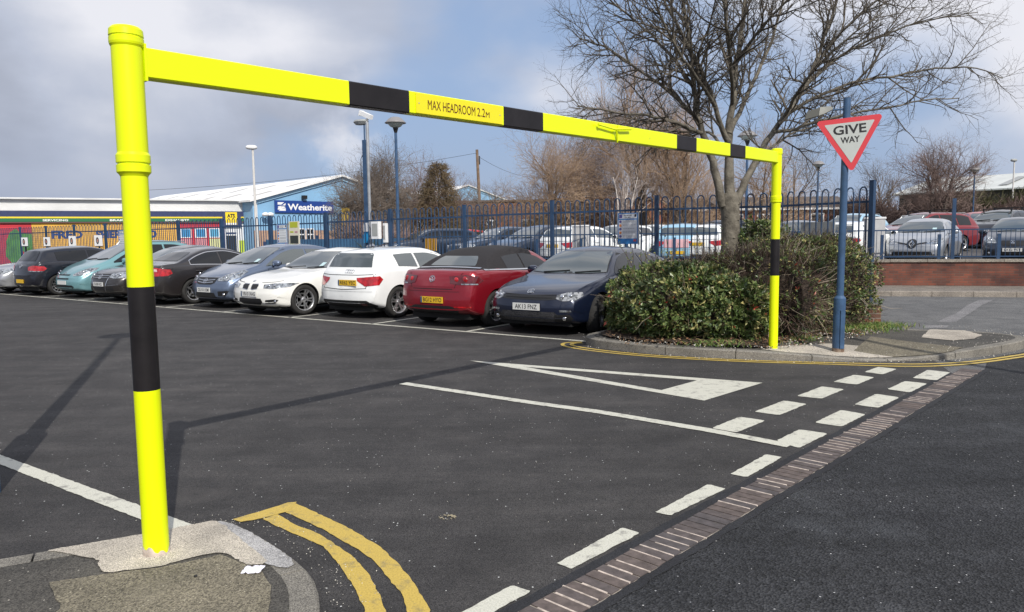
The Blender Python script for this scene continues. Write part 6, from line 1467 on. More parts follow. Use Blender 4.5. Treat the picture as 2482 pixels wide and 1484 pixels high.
# --- cars on the upper car park
def far(sp, q, Yd, ang_, label, pnt, **kw):
    P_ = at(q, 600, Yd); s2 = dict(sp); s2['n'] = 40; s2.update(kw); L_ = s2['L']; a = R(ang_)
    o_ = Vector((P_.x, P_.y, zf(P_.x, P_.y)+.002))-Vector((math.cos(a), math.sin(a), 0))*L_/2
    return car(s2, o_, a, label, pnt=pnt, group='cars on the upper car park')
clio = dict(cor_); clio.update(L=4.06, W=1.73, H=1.448, badges=[('diamond', 'F', 0, .66, .10)], plates=[], sticker=[(-.42, 1.12)], lines=[('grille_wing', [fr([(-.62, .73), (-.2, .66), (0, .60), (.2, .66), (.62, .73)])], FR, TRIM, .05, .006, False), ('grille_wing', [fr([(-.60, .70), (-.2, .62), (0, .55), (.2, .62), (.60, .70)])], FR, CHROME, .012, .010, False)],
    decals=[('headlight', [(.12, -.42, .72), (.10, -.42, .66), (.20, -.66, .64), (.50, -.86, .74), (.66, -.86, .82), (.50, -.82, .84), (.25, -.64, .80)], ob(36), LENS, .008, True), ('lower_grille', fr([(-.55, .42), (-.60, .27), (.60, .27), (.55, .42)]), FR, TRIM, .005, False), ('badge_base', fr([(.15*math.cos(i*PI/6), .66+.15*math.sin(i*PI/6)) for i in range(12)]), FR, TRIM, .012, False)])
WHT = paint('white', (0, 0, 0)); SLV = paint('silver_light', (.42, .44, .47), .6, .3); RDD = paint('dark_red', (.22, .010, .016), .35, .3); RDB = paint('bright_red', (.45, .012, .012), .2, .3)
BLD = paint('slate', (.030, .040, .062), .4, .3); BLK = paint('blue_black', (0, 0, 0)); GRY = paint('mid_grey', (.13, .14, .16), .5, .3); LBL = paint('pale_blue', (.30, .52, .68), .1, .3)
far(clio, 2242, 25.2, 50, 'silver hatchback with a diamond badge facing the railing on the upper car park', SLV)
polo = dict(cor_); polo.update(badges=[('roundel', 'F', 0, .69, .07)], plates=[('F', 0, .45, 'EX12 VST', 'W')], sticker=[], lines=[])
far(polo, 2466, 25.0, 52, 'dark blue hatchback at the right edge behind the railing, plate EX12 VST', BLD)
est = dict(pas); est.update(top=[(0, .60), (.05, .70), (.15, .77), (.5, .86), (1.0, .94), (1.42, 1.0), (1.9, 1.27), (2.2, 1.40), (2.6, 1.47), (3.6, 1.465), (4.1, 1.40), (4.45, 1.22), (4.62, 1.02), (4.7, .9), (4.765, .62)], win=[(1.70, 2.65), (2.70, 3.45), (3.5, 4.15)], plates=[], badges=[], bars=(1.9, 4.2), rw=((.58, 1.06), (.48, 1.36)), lines=[])
hat = dict(golf); hat.update(badges=[], plates=[('R', 0, .45, None, 'Y')])
sml = dict(a1); sml.update(badges=[], plates=[('R', 0, .735, None, 'Y')])
far(dict(est, H=1.58, top=[(x, z*1.075) for x, z in est['top']]), 2228, 30.5, 17, 'red estate car with roof bars, side on behind the silver hatchback', RDD, cross=(2.3, 3.4))
far(hat, 2378, 36, 75, 'red hatchback parked behind the gap between the silver and dark blue cars', RDB)
suv = dict(est); suv.update(H=1.60, W=1.86, top=[(x, z+.13*min(1, x/.5)) for x, z in est['top']], belt=[(x, z+.08) for x, z in est['belt']], Rw=.36, cross=(2.2, 3.3), railmat=TRIM)
far(suv, 2418, 33, 35, 'black four wheel drive with roof bars behind the dark blue hatchback', BLK)
far(hat, 2505, 40, 60, 'grey hatchback far back at the right edge of the upper car park', GRY)
far(sml, 2085, 25.5, 218, 'white hatchback, tail to the road, just left of the pale cabinet', WHT)
far(est, 2062, 36, 40, 'pale blue estate with its roof showing above the white hatchback by the end post', LBL)
far(hat, 1925, 27.5, 52, 'grey hatchback seen through the fence above the right hedge', GRY)
far(hat, 1842, 29, 60, 'white hatchback behind the shrubs between the tree and the barrier post', WHT)
far(sml, 1738, 27.0, 235, 'white hatchback seen through the fence just left of the big tree trunk', WHT)
far(suv, 1725, 35, 15, 'dark slate estate parked side on behind the white hatchback by the tree', BLD, cross=None)
pbl = dict(a1); pbl.update(badges=[], plates=[('R', 0, .45, None, 'Y')], H=1.47, top=[(x, z*1.035) for x, z in a1['top']], decals=a1['decals'][:1]+[('pink_panel', [(3.9, -.45, .90), (3.9, -.45, .62), (3.9, .40, .62), (3.9, .40, .90)], RE, pmat('pink_patch', (.62, .36, .38), .5), .012, False)])
far(pbl, 1662, 27.5, 248, 'pale blue small hatchback with a pink panel on its tailgate', LBL)
far(hat, 1578, 30, 48, 'white hatchback behind the notice board on the fence', WHT)
far(hat, 1500, 28.5, 55, 'white hatchback between the notice board and the car with the red tail light', WHT)
far(sml, 1425, 26.8, 226, 'white hatchback showing one red tail light through the fence', WHT)
far(est, 1560, 40, 10, 'dark grey estate with a pale roof far behind the white cars', GRY)
far(hat, 1300, 28, 40, 'slate blue hatchback behind the fence above the dark blue coupe roof line', BLD)
far(est, 1215, 31, 35, 'slate estate with silver roof rails behind the fence above the red convertible', BLD)
far(est, 1335, 38, 15, 'grey estate in the second row behind the slate hatchback', GRY)
far(hat, 1090, 36, 30, 'bright red hatchback seen through the fence left of the slate estate', RDB)
far(est, 1040, 33, 25, 'dark blue grey estate seen through the fence in front of the red hatchback', BLD, bars=None)
far(hat, 1352, 44, 60, 'bright red car roof peeping between grey cars at the back', RDB)
# ---------------------------------------------------------------- trees, hedges
def rot(d, a, rr):
    """rotate direction d by angle a about a random perpendicular axis"""
    o = d.orthogonal(); o.rotate(Matrix.Rotation(rr.uniform(0, 2*PI), 3, d)); v = d.copy(); v.rotate(Matrix.Rotation(a, 3, o)); return v
class Tree:
    def __init__(s, seed): s.r = random.Random(seed); s.mb = MB()
    def limb(s, pts, rads, k): s.mb.tube(pts, rads, k, caps=False)
    def grow(s, p, d, L, r, lv, P):
        rr = s.r; n = P['seg'][lv]; pts = [p.copy()]; rad = [r]; wn = P['wander'][lv]; up = P['up'][lv]
        rend = r*P['taper'][lv]
        for i in range(n):
            d = (d + Vector((rr.gauss(0, wn), rr.gauss(0, wn), rr.gauss(0, wn)+up))).normalized()
            p = p+d*(L/n); pts.append(p.copy()); rad.append(r+(rend-r)*(i+1)/n)
        s.limb(pts, rad, P['k'][lv])
        if lv+1 < len(P['seg']): s.kids(pts, rad, L, lv+1, P)
        return pts
    def kids(s, pts, rad, L, lv, P, t0=None, nmul=1.0):
        rr = s.r; n = len(pts)-1; cnt = int(round(P['n'][lv]*nmul*rr.uniform(.8, 1.2))); t0 = P['t0'][lv] if t0 is None else t0
        for j in range(cnt):
            t = t0+(1-t0)*((j+rr.random())/max(1, cnt)); f = t*n; i = min(n-1, int(f)); q = pts[i].lerp(pts[i+1], f-i); dd = (pts[i+1]-pts[i]).normalized()
            a = R(rr.uniform(*P['ang'][lv])); nd = rot(dd, a, rr)
            if P.get('flat'): nd.z *= P['flat']; nd.normalize()
            ll = P['len'][lv]*rr.uniform(.65, 1.2)*(1-.35*t)
            r0 = min(P['rad'][lv]*rr.uniform(.8, 1.15), (rad[i]+(rad[i+1]-rad[i])*(f-i))*.72)
            s.grow(q, nd, ll, r0, lv, P)

# main tree: limbs follow the photograph, branching and depth are grown
tx, ty = 3.95, 13.5
mt_root = empty('bare_tree', (tx, ty, .11), 0, 'large bare spreading tree with a thick grey trunk rising from the hedge by the fence', 'tree')
def A(x, y, dy=0.0): v = at(x, y, ty+dy); return v-Vector((tx, ty, .11))
tr = MB()
trunk = [(A(1768, 800), .21), (A(1769, 700), .185), (A(1770, 620), .165), (A(1771, 560), .158), (A(1770, 520), .162), (A(1768, 490), .175), (A(1766, 468), .15)]
tr.tube([p for p, r in trunk], [r for p, r in trunk], 22, caps=False)
rr = random.Random(4)
for i in range(9):
    j = rr.choice((2, 3, 4)); c, r0 = trunk[j]; a = rr.uniform(-2.9, -.3); q = c+Vector((math.cos(a)*r0*.93, math.sin(a)*r0*.93, rr.uniform(-.3, .3)))
    tr.ell(q, (.030, .030, .022), 8, 6)
T_ = Tree(11); T_.mb = MB()
LIMBS = [ # (points, start radius, end radius)
 ([A(1752, 500, -.05), A(1738, 430, -.1), A(1722, 370, -.15), A(1700, 318, -.25), A(1688, 270, -.35), A(1682, 200, -.5), A(1672, 110, -.6), A(1655, 10, -.7), A(1640, -110, -.8)], .115, .022),
 ([A(1770, 500, 0), A(1768, 430, .05), A(1766, 370, .1), A(1766, 310, .15), A(1778, 240, .2), A(1786, 150, .3), A(1800, 60, .3), A(1812, -60, .35), A(1820, -190, .3)], .140, .022),
 ([A(1785, 492, .05), A(1805, 440, .15), A(1835, 385, .25), A(1868, 325, .4), A(1918, 262, .6), A(1955, 205, .8), A(1985, 130, 1.0), A(2020, 30, 1.1), A(2050, -90, 1.2)], .105, .020),
 ([A(1766, 345, .1), A(1745, 300, -.1), A(1728, 240, -.3), A(1700, 170, -.5), A(1655, 95, -.8), A(1612, 10, -1.0), A(1580, -80, -1.2)], .075, .016),
 ([A(1768, 325, .1), A(1800, 250, .5), A(1835, 180, .9), A(1870, 100, 1.2), A(1900, 0, 1.5), A(1925, -110, 1.7)], .070, .016),
 ([A(1702, 322, -.25), A(1672, 312, -.4), A(1640, 296, -.6), A(1585, 282, -.9), A(1520, 278, -1.0), A(1455, 262, -1.1), A(1400, 258, -1.1)], .055, .010),
 ([A(1690, 285, -.35), A(1640, 235, -.5), A(1580, 190, -.6), A(1520, 150, -.6), A(1460, 110, -.7), A(1410, 95, -.8)], .055, .010),
 ([A(1684, 215, -.5), A(1640, 150, -.3), A(1580, 85, -.1), A(1525, 40, .1), A(1470, -10, .2), A(1420, -60, .3)], .050, .010),
 ([A(1745, 352, -.1), A(1722, 322, .3), A(1680, 318, .7), A(1620, 320, 1.0), A(1560, 330, 1.2), A(1500, 318, 1.4)], .042, .009),
 ([A(1870, 322, .4), A(1930, 312, .3), A(1985, 295, .1), A(2060, 275, .0), A(2150, 262, -.1), A(2240, 240, -.2), A(2325, 238, -.2)], .050, .009),
 ([A(1905, 278, .6), A(1975, 235, .5), A(2060, 200, .4), A(2160, 185, .3), A(2270, 165, .3), A(2370, 162, .2), A(2430, 190, .2)], .050, .008),
 ([A(1955, 205, .8), A(2030, 140, .9), A(2110, 95, 1.0), A(2200, 62, 1.1), A(2290, 40, 1.2), A(2370, 30, 1.3)], .045, .008),
 ([A(1975, 160, .9), A(2040, 75, .7), A(2110, 10, .5), A(2190, -50, .3), A(2270, -90, .2)], .045, .010),
 ([A(1830, 392, .25), A(1878, 352, .9), A(1930, 318, 1.5), A(2000, 300, 2.0), A(2080, 300, 2.4)], .045, .009),
 ([A(1735, 262, -.3), A(1690, 190, -.9), A(1640, 120, -1.5), A(1600, 40, -1.9), A(1570, -50, -2.2)], .050, .012),
 ([A(1775, 255, .2), A(1770, 170, -.6), A(1765, 90, -1.2), A(1755, 0, -1.7), A(1750, -110, -2.0)], .055, .012),
 ([A(1790, 140, .3), A(1850, 60, -.3), A(1920, -10, -.8), A(1980, -90, -1.2)], .045, .012),
 ([A(1900, 285, .5), A(1940, 210, -.2), A(2000, 140, -.8), A(2070, 80, -1.2), A(2140, 30, -1.4)], .045, .009),
]
PM = dict(seg=[0, 5, 4, 4, 3], wander=[0, .12, .17, .22, .25], up=[0, .05, .04, .05, .08], taper=[0, .42, .5, .55, .6], k=[0, 6, 4, 3, 3], n=[0, 8, 6, 4, 2], t0=[0, .22, .15, .2, .3], ang=[(0, 0), (22, 55), (25, 60), (30, 65), (25, 60)], len=[0, 1.12, .64, .37, .18], rad=[0, .023, .0135, .0095, .0075])
for pts, r0, r1 in LIMBS:
    P_ = []; rads = []
    for i in range(len(pts)-1):
        for k in range(3): P_.append(pts[i].lerp(pts[i+1], k/3))
    P_.append(pts[-1]); n_ = len(P_)
    P_ = [p if i in (0, n_-1) else (P_[i-1]*.25+p*.5+P_[i+1]*.25)+Vector((T_.r.gauss(0, .010), T_.r.gauss(0, .02), T_.r.gauss(0, .010))) for i, p in enumerate(P_)]
    r0 *= .74; rads = [r0+(r1-r0)*(i/(n_-1))**.75 for i in range(n_)]
    tr.tube(P_, rads, 10 if r0 > .045 else 7, caps=False)
    ln = sum((a-b).length for a, b in zip(P_, P_[1:])); big = r0 > .066
    T_.kids(P_, rads, ln, 1, PM, t0=.36 if big else .12, nmul=1.5 if big else 1.25)
    T_.kids(P_, rads, ln, 2, PM, t0=.45 if big else .3, nmul=1.6)
o = tr.build('trunk', M_BARK, mt_root, smooth=True, recalc=False)
o = T_.mb.build('crown', pmat('branch_bark', (.135, .115, .09), .9, var=0, col2=(.068, .058, .047), vscale=3), mt_root, smooth=True, recalc=False)

def bare_tree(q, Yd, H, spread, label, mt_, seed, z0=0.0, trunk_r=.16, clear=.22, n=(0, 12, 8, 6, 4), rt=(0, .055, .028, .020, .016), up=.06, ang=(28, 68), lean=0, name='bare_tree', ln=None, tmat=None, stems=1, rk=3):
    P0 = at(q, 600, Yd); e_ = empty(name, (P0.x, P0.y, z0), 0, label, 'tree'); T = Tree(seed); tk = MB()
    P = dict(seg=[0, 5, 4, 3, 2], wander=[0, .13, .18, .2, .22], up=[0, up, up, up, up], taper=[0, .35, .45, .5, .6], k=[0, 5, 3, rk, rk], n=n, t0=[0, .2, .2, .2, .3], ang=[(0, 0), ang, ang, ang, ang], len=[0]+list(ln or (spread*.66, spread*.42, spread*.25, spread*.13)), rad=rt)
    for s_ in range(stems):
        d = Vector((lean+T.r.gauss(0, .12 if stems > 1 else .03), T.r.gauss(0, .10 if stems > 1 else .03), 1)).normalized(); p = Vector((0, 0, 0)); pts = [p.copy()]; rad = [trunk_r*1.25]
        m_ = 7; HH = H*.72*T.r.uniform(.85, 1.05)
        for i in range(m_):
            d = (d+Vector((T.r.gauss(0, .06), T.r.gauss(0, .06), .05))).normalized(); p = p+d*HH/m_; pts.append(p.copy()); rad.append(trunk_r*(1-.8*(i+1)/m_))
        tk.tube(pts, rad, 8, caps=False); T.kids(pts, rad, HH, 1, P, t0=clear, nmul=1/stems**.5)
    tk.build('trunk', tmat or M_TWIG, e_, smooth=True, recalc=False); T.mb.build('crown', mt_, e_, smooth=True, recalc=False); return e_
M_TW1 = pmat('twig_grey_brown', (.21, .17, .14), .95, var=.35, vscale=.5)
M_TW2 = pmat('twig_purple_brown', (.25, .18, .155), .95, var=.35, vscale=.5)
M_TW3 = pmat('twig_orange_brown', (.42, .30, .205), .95, var=.35, vscale=.5)
bare_tree(930, 44, 7.0, 4.6, 'bushy bare tree behind the camera pole in front of the blue warehouse', M_TW1, 21, clear=.08, stems=4, n=(0, 17, 9, 6, 4))
bare_tree(872, 41, 5.2, 3.8, 'smaller bare tree against the blue warehouse gable', M_TW1, 22, clear=.10, stems=3, n=(0, 14, 9, 6, 4))
bare_tree(1000, 48, 7.0, 4.2, 'twiggy bare tree just left of the conical brown tree', M_TW2, 23, clear=.12, stems=2)
bare_tree(1105, 54, 6.6, 4.0, 'twiggy bare tree just right of the conical brown tree', M_TW2, 24, clear=.2)
bare_tree(1200, 46, 5.0, 3.2, 'small upright bare tree in front of the far blue gable', M_TW1, 25, clear=.25, n=(0, 11, 7, 5, 3), stems=2)
bare_tree(1340, 56, 9.6, 7.0, 'rounded brown bare tree above the fence left of the white birch', M_TW3, 26, clear=.14, trunk_r=.2, n=(0, 17, 9, 6, 4), stems=2)
bare_tree(1420, 62, 9.6, 7.0, 'reddish brown bare tree behind the white birch', M_TW2, 27, clear=.14, trunk_r=.2, n=(0, 15, 8, 6, 4), stems=2)
WIL = dict(up=.10, ang=(20, 52), clear=.08, n=(0, 16, 9, 6, 4), stems=4, trunk_r=.22)
bare_tree(1560, 56, 14.2, 8.5, 'tall pale brown willow behind the barrier bar, left of the big tree', M_TW3, 28, **WIL)
bare_tree(1655, 50, 10.0, 6.4, 'dense ochre brown tree just left of the big grey trunk', M_TW3, 29, **WIL)
bare_tree(1480, 58, 9.6, 6.5, 'low reddish bare tree spreading behind the birch crown', M_TW2, 30, clear=.12, n=(0, 13, 9, 6, 4))
bare_tree(1835, 54, 9.4, 6.4, 'ochre brown tree filling the gap right of the big grey trunk', M_TW3, 31, clear=.12, n=(0, 13, 8, 6, 4), stems=2)
bare_tree(1925, 60, 9.5, 6.4, 'open bare tree behind the right barrier post', M_TW1, 32, clear=.15, n=(0, 11, 7, 5, 3))
bare_tree(2125, 58, 6.4, 4.2, 'twiggy bare tree just right of the GIVE WAY pole', M_TW1, 33, z0=.6, clear=.2, n=(0, 11, 7, 5, 3), ang=(18, 50))
bare_tree(2268, 52, 6.6, 5.2, 'broad spreading bare tree above the red estate car', M_TW2, 34, z0=.6, clear=.14, n=(0, 17, 10, 6, 4), ang=(28, 66), trunk_r=.2, up=.085, stems=2)
# birch
e_ = bare_tree(1505, 33, 5.0, 3.0, 'slender white barked birch standing over the notice board', pmat('birch_twigs', (.42, .35, .31), .9), 35, z0=.6, clear=.15, n=(0, 8, 4, 3, 2), rt=(0, .042, .022, .012, .008), ang=(16, 38), up=.05, trunk_r=.070, name='birch_tree', tmat=M_BIRCH, stems=5, lean=0)
# conical tree: short drooping twigs all round a stem
P0 = at(1066, 600, 42); e_ = empty('conical_tree', (P0.x, P0.y, 0), 0, 'conical olive brown evergreen between two bare trees above the fence', 'tree'); T = Tree(41); H = 5.75
tk = MB(); tk.tube([(0, 0, 0), (0, 0, H)], [.13, .02], 8); tk.build('trunk', M_TWIG, e_)
for i in range(1500):
    z = .5+(H-.55)*(T.r.random()**1.25); rad = 2.0*(1-z/H)**.8+.05; a = T.r.uniform(0, 2*PI); d = Vector((math.cos(a), math.sin(a), .35)).normalized(); p = Vector((0, 0, z))+d*rad*T.r.uniform(.25, .8)
    pts = [p]; L_ = rad*.35+.25
    for k in range(3): d = (d+Vector((T.r.gauss(0, .25), T.r.gauss(0, .25), -.12+T.r.gauss(0, .22)))).normalized(); pts.append(pts[-1]+d*L_/3)
    T.limb(pts, [.016, .013, .011, .008], 3)
    for k in range(3):
        q = pts[1].lerp(pts[3], T.r.random()); dd = rot(d, R(T.r.uniform(20, 60)), T.r); T.limb([q, q+dd*.16, q+dd*.28+Vector((0, 0, -.05))], [.012, .010, .006], 3)
T.mb.build('crown', pmat('olive_twigs', (.115, .085, .045), .95, col2=(.175, .125, .075), vscale=1.5), e_, smooth=True, recalc=False)

# scrub belts (uncountable undergrowth)
def scrub(name, q0, Y0, q1, Y1, h0, h1, label, mt_, seed, n, core=True, z0=0.0, dep=2.5, leafy=0):
    T = Tree(seed); rr = T.r; a = at(q0, 600, Y0); b = at(q1, 600, Y1); mb = T.mb; mb.mi = 0
    dv = (b-a); L_ = dv.length
    for i in range(n):
        t = rr.random(); p = a.lerp(b, t)+Vector((rr.uniform(-.3, .3), rr.uniform(0, dep), 0)); h = (h0+(h1-h0)*t)*(.68+.30*math.sin(t*L_*.55+seed)**2)*rr.uniform(.7, 1.12)
        d = Vector((rr.gauss(0, .28), rr.gauss(0, .25), 1)).normalized(); p.z = z0+rr.uniform(.0, .45)*h; ll = (h-(p.z-z0)); pts = [p]
        for k in range(3): d = (d+Vector((rr.gauss(0, .2), rr.gauss(0, .2), .05))).normalized(); pts.append(pts[-1]+d*ll/3)
        w_ = .008+Y0*.00030; T.limb(pts, [w_, w_*.9, w_*.8, w_*.6], 3)
        for k in range(3):
            q = pts[1].lerp(pts[3], rr.random()); dd = rot(d, R(rr.uniform(25, 60)), rr); T.limb([q, q+dd*ll*.16, q+dd*ll*.28+Vector((0, 0, .03))], [w_*.8, w_*.7, w_*.5], 3)
    o = mb.build(name, [mt_], None, smooth=False, recalc=False)
    return tag(o, label, 'scrub', kind='stuff')
scrub('scrub', 1290, 58, 1960, 54, 3.0, 2.4, 'brown leafless scrub filling the back of the upper car park', M_TW3, 51, 4200, z0=.5)
scrub('scrub', 1130, 50, 1330, 50, 2.6, 2.6, 'olive brown scrub below the telegraph pole', M_TWIGG, 52, 1300)
scrub('scrub', 2010, 60, 2620, 46, 3.9, 2.9, 'dark brown leafless thicket in front of the long shed', M_TW2, 53, 5200, z0=.5, dep=3.5)
scrub('scrub', 2330, 56, 2560, 48, 3.5, 3.6, 'greenish brown thicket at the right edge under the shed roof', pmat('twig_green_brown', (.10, .095, .045), .95, var=.4, vscale=.5), 54, 2200, z0=.5, dep=3)
scrub('scrub', 850, 36, 1010, 36, 2.5, 2.6, 'brambly scrub behind the fence by the camera pole', M_TW2, 55, 1100, z0=0)
scrub('bank_grass', 900, 33, 1300, 36, 1.9, 1.9, 'olive green rough grass bank seen through the fence', pmat('rough_grass', (.085, .090, .030), .95, var=.5, vscale=1), 56, 2600, z0=0)

# leafy hedge plants
def leaf_mats(nm, cols, rough=.42):
    return [pmat('%s_%d' % (nm, i), c, rough, spec=.5) for i, c in enumerate(cols)]
GREEN = leaf_mats('leaf', [(.058, .096, .025), (.090, .130, .036), (.145, .180, .058), (.25, .245, .09), (.045, .072, .024), (.42, .070, .035), (.36, .31, .12)])
def leafmass(mb, rr, n, samp, size, weights, tilt=.6):
    k = len(weights); cum = []; t = 0
    for w_ in weights: t += w_; cum.append(t)
    for i in range(n):
        p, nrm = samp(rr)
        if p is None: continue
        # a sprig of 5-7 leaves round a shoot
        ax = (nrm+Vector((rr.gauss(0, .35), rr.gauss(0, .35), rr.gauss(.35, .3)))).normalized(); s0 = rr.random()*t; size_ = size*(.7+.55*rr.random()); mi0 = next(j for j, c in enumerate(cum) if s0 <= c)
        for j in range(rr.randint(4, 7)):
            d = rot(ax, R(rr.uniform(25, 80)), rr); L_ = size_*rr.uniform(.6, 1.3); w_ = L_*rr.uniform(.20, .32); sd = d.cross(Vector((rr.gauss(0, 1), rr.gauss(0, 1), rr.gauss(0, 1)))).normalized(); up_ = sd.cross(d)*w_*.35
            b = p+ax*rr.uniform(-.02, .04); s1 = rr.random()*t; mi = mi0 if rr.random() < .7 else next(j_ for j_, c in enumerate(cum) if s1 <= c)
            mb.add([b, b+d*L_*.5+sd*w_+up_, b+d*L_-up_*.5, b+d*L_*.5-sd*w_+up_, b+d*L_*.5-up_*.2], [(0, 4, 1), (1, 4, 2), (2, 4, 3), (3, 4, 0)], mi)
def ellsamp(c, r, pw=2.6, lump=.16, zmin=.12, inner=.25, seed=0):
    def f(rr):
        u = Vector((rr.gauss(0, 1), rr.gauss(0, 1), rr.gauss(0, 1))).normalized()
        if u.z < -.8: u.z = abs(u.z)*.6; u.normalize()
        q = (abs(u.x)**pw+abs(u.y)**pw+abs(u.z)**pw)**(-1/pw); k = 1+lump*math.sin(5*u.x+seed)*math.sin(6*u.y+2+seed)+lump*.6*math.sin(11*u.z+7*u.x)
        t = (1-inner*rr.random()**1.6)*k*q; p = Vector(c)+Vector((u.x*r[0], u.y*r[1], u.z*r[2]))*t
        if p.z < zmin+.02: p.z = zmin+.02+rr.random()*.12
        return p, Vector((u.x/r[0], u.y/r[1], u.z/r[2])).normalized()
    return f
def twigmass(mb, rr, n, samp, L_=.3, r=.004, mi=0):
    for i in range(n):
        p, nrm = samp(rr); d = (nrm+Vector((rr.gauss(0, .7), rr.gauss(0, .7), rr.gauss(.25, .6)))).normalized(); l = L_*rr.uniform(.5, 1.3)
        q1 = p+d*l*.5; d = (d+Vector((rr.gauss(0, .3), rr.gauss(0, .3), rr.gauss(.1, .3)))).normalized(); mb.tube([p-nrm*.05, q1, q1+d*l*.5], [r, r*.8, r*.5], 3, caps=False, mi=mi)
def core(mb, c, r, pw, scale, lump, seed, zmin, mi=0):
    """opaque dark lumpy filler added behind the leaves to block see-through"""
    k, l = 26, 14; vs = []
    for i in range(l+1):
        th = PI*i/l
        for j in range(k):
            ph = 2*PI*j/k; u = Vector((math.sin(th)*math.cos(ph), math.sin(th)*math.sin(ph), math.cos(th))); q = (abs(u.x)**pw+abs(u.y)**pw+abs(u.z)**pw)**(-1/pw); kk = 1+lump*math.sin(5*u.x+seed)*math.sin(6*u.y+2+seed)
            p = Vector(c)+Vector((u.x*r[0], u.y*r[1], u.z*r[2]))*q*kk*scale; p.z = max(p.z, zmin); vs.append(p)
    mb.add(vs, [(i*k+j, (i+1)*k+j, (i+1)*k+(j+1) % k, i*k+(j+1) % k) for i in range(l) for j in range(k)], mi)
M_CORE = pmat('old_wood', (.040, .028, .020), .98, var=.7, vscale=14, bump=1.0, bscale=30)  # dark brown filler inside the shrubs, darkens their centre behind leaves and twigs
M_HTW = pmat('hedge_twigs', (.095, .062, .046), .95, var=.4, vscale=4); M_HTW2 = pmat('hedge_twigs_pale', (.30, .25, .19), .95)
def shrub(name, c, r, label, n, size, wts, ntw, seed, pw=2.6, lump=.14, ext=(), cat='shrub', csc=.80, twmi=.12, inner=.3):
    rr = random.Random(seed); e_ = empty(name, (c[0], c[1], .12), 0, label, cat); O = Vector((c[0], c[1], .12))
    zs = [(Vector(c)-O, r)]+[(Vector(a)-O, b) for a, b in ext]
    mb = MB(); 
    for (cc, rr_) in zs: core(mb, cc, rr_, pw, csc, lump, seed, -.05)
    for (cc, rr_) in zs: twigmass(mb, rr, int(ntw*rr_[0]*rr_[2]/(r[0]*r[2])), ellsamp(cc, rr_, pw, lump, .0, .35, seed), .19, .0034, 1)
    for (cc, rr_) in zs: twigmass(mb, rr, int(ntw*.05*rr_[0]*rr_[2]/(r[0]*r[2])), ellsamp(cc, rr_, pw, lump, .0, .15, seed), .34, .004, 2)
    mb.build('branches', [M_CORE, M_HTW, M_HTW2], e_, recalc=False)
    mb = MB()
    for (cc, rr_) in zs: leafmass(mb, rr, int(n*rr_[0]*rr_[2]/(r[0]*r[2])), ellsamp(cc, rr_, pw, lump, .0, inner, seed), size, wts)
    mb.build('leaves', GREEN, e_, recalc=False); return e_
shrub('leafy_shrub', (2.66, 11.15, .57), (1.02, 1.05, .56), 'dense green leafy shrub with a few red leaves next to the dark blue coupe', 6000, .070, (8, 9, 8, 4, 5, .35, 1.6), 1400, 61, ext=[((2.02, 11.45, .46), (.50, .75, .42)), ((3.10, 10.6, .48), (.55, .55, .46))])
shrub('twiggy_shrub', (3.80, 11.05, .68), (.70, .85, .62), 'brown half bare twiggy shrub behind the right barrier post', 1500, .046, (5, 5, 3, 2, 4, .2, 1.5), 5200, 62, lump=.18, csc=.84, ext=[((3.45, 11.7, .66), (.75, .8, .56))])
shrub('clipped_hedge', (4.80, 12.1, .76), (.86, .92, .74), 'clipped green hedge with brown gaps behind the GIVE WAY pole', 5600, .046, (7, 9, 7, 5, 4, .0, 2.2), 4200, 63, pw=4.0, lump=.10, ext=[((4.25, 11.45, .68), (.58, .75, .62))], cat='hedge')
shrub('tall_shrub', (4.55, 13.4, .95), (.50, .5, .80), 'taller loose green shrub to the right of the tree trunk', 4000, .055, (9, 8, 5, 3, 6, .0, 1.0), 700, 64, lump=.22)
shrub('low_hedge', (3.25, 13.0, .56), (1.0, .8, .50), 'low evergreen hedge at the foot of the big tree', 3600, .055, (8, 8, 6, 4, 4, .3, 1.5), 600, 65, lump=.14)
shrub('leafy_shrub', (2.2, 12.6, .50), (.60, .7, .42), 'green shrub with upright shoots against the side of the dark blue coupe', 3200, .058, (8, 8, 6, 3, 4, .4, 1.0), 500, 66, lump=.2)
# upright shoots
rr = random.Random(71); e_ = empty('shrub_shoots', (2.15, 11.9, .12), 0, 'tall thin leafy shoots sticking up in front of the coupe roof', 'shrub'); mb = MB(); ml = MB()
for i in range(26):
    x = rr.uniform(-.25, 1.6); y = rr.uniform(-.6, 1.0); z = rr.uniform(.65, .95); d = Vector((rr.gauss(-.1, .22), rr.gauss(0, .2), 1)).normalized(); L_ = rr.uniform(.35, .75); p = Vector((x, y, z)); pts = [p]
    for k in range(4): d = (d+Vector((rr.gauss(0, .12), rr.gauss(0, .12), 0))).normalized(); pts.append(pts[-1]+d*L_/4)
    mb = MB(); mb.tube(pts, [.006, .005, .0045, .004, .003], 4, caps=False); mb.build('stem', M_HTW, e_, recalc=False)
    for k in range(12):
        q = pts[1].lerp(pts[4], rr.random()); dd = rot(d, R(rr.uniform(40, 80)), rr); sd = dd.orthogonal().normalized()*.012; l = rr.uniform(.025, .055)
        ml.add([q, q+dd*l*.5+sd, q+dd*l, q+dd*l*.5-sd], [(0, 1, 2, 3)], rr.choice((0, 1, 2, 4, 6)))
ml.build('leaves', GREEN, e_, recalc=False)
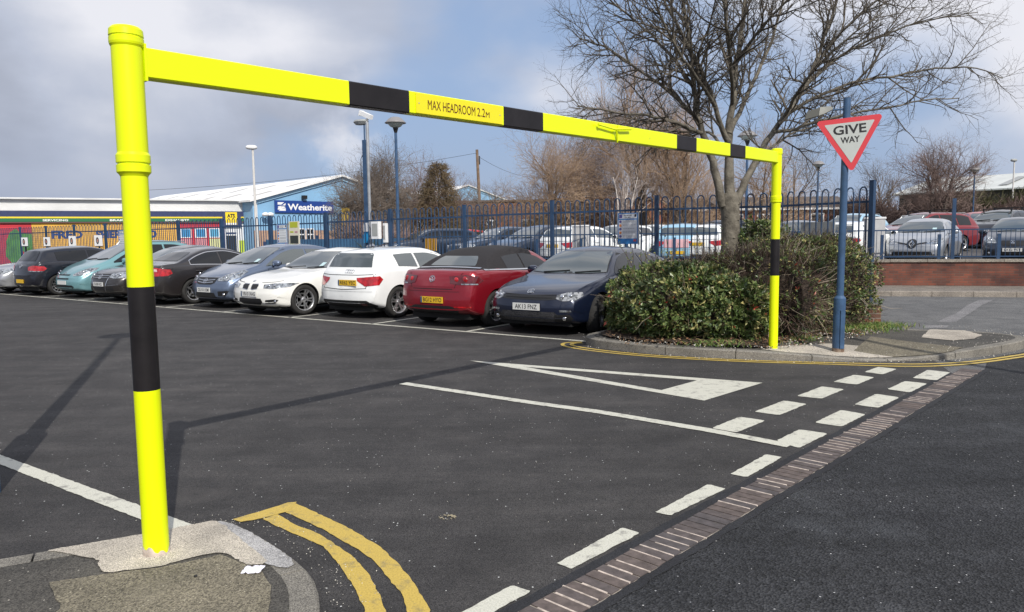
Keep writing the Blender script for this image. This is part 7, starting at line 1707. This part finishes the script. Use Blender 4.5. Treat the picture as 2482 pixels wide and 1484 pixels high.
# weeds, grass and leaf litter on the bed
rr = random.Random(72); mb = MB()
def blade(p, l, w_, mi, lean_=.5):
    d = Vector((rr.gauss(0, lean_), rr.gauss(0, lean_), 1)).normalized(); s_ = d.orthogonal().normalized(); s_.rotate(Matrix.Rotation(rr.uniform(0, 6), 3, d))
    q = p+d*l*.55; q2 = p+d*l+Vector((rr.gauss(0, .3)*l, rr.gauss(0, .3)*l, -.15*l)); mb.add([p-s_*w_, p+s_*w_, q+s_*w_*.8, q2, q-s_*w_*.8], [(0, 1, 2, 4), (4, 2, 3)], mi)
for cx, cy, s_, n_ in ((2.75, 9.78, .22, 240), (5.45, 11.35, .30, 900), (5.75, 11.55, .18, 300), (4.05, 10.25, .12, 120), (5.05, 10.95, .28, 260), (3.4, 9.95, .2, 80)):
    for i in range(n_):
        x, y = rr.gauss(cx, s_), rr.gauss(cy, s_*.6); blade(Vector((x, y, isl_h(x, y)+.02)), rr.uniform(.03, .13), .004, rr.choice((0, 1, 1, 2)))
tag(mb.build('weeds', [pmat('weed_a', (.07, .14, .02), .7), pmat('weed_b', (.12, .20, .035), .7), pmat('weed_c', (.30, .27, .10), .8)], None, recalc=False), 'small green weeds and grass at the foot of the hedge', 'weeds', kind='stuff')
rr = random.Random(73); mb = MB()
for i in range(900):
    t = rr.random(); x = 1.4+4.0*t; y = (9.95-.25*(x-1.5) if x < 3.2 else 9.6+.6*(x-3.2))+rr.uniform(-.05, .8)+(.6*(1-(x-1.4)/.6) if x < 2.0 else 0)
    if y < 9.35: continue
    z = isl_h(x, y)+.05*math.exp(-((x-3)**2)/6)+.012; a = rr.uniform(0, 6); l = rr.uniform(.012, .03); u = Vector((math.cos(a), math.sin(a), rr.gauss(0, .3)))*l; v = Vector((-math.sin(a), math.cos(a), rr.gauss(0, .3)))*l*.5
    p = Vector((x, y, z)); mb.add([p-u, p-v, p+u, p+v], [(0, 1, 2, 3)], rr.choice((0, 0, 1, 2)))
tag(mb.build('leaf_litter', [pmat('dead_leaf_a', (.20, .10, .05), .9), pmat('dead_leaf_b', (.30, .20, .11), .9), pmat('dead_leaf_c', (.12, .06, .035), .9)], None, recalc=False), 'dead brown leaves and twigs scattered on the planting bed', 'leaf litter', kind='stuff')
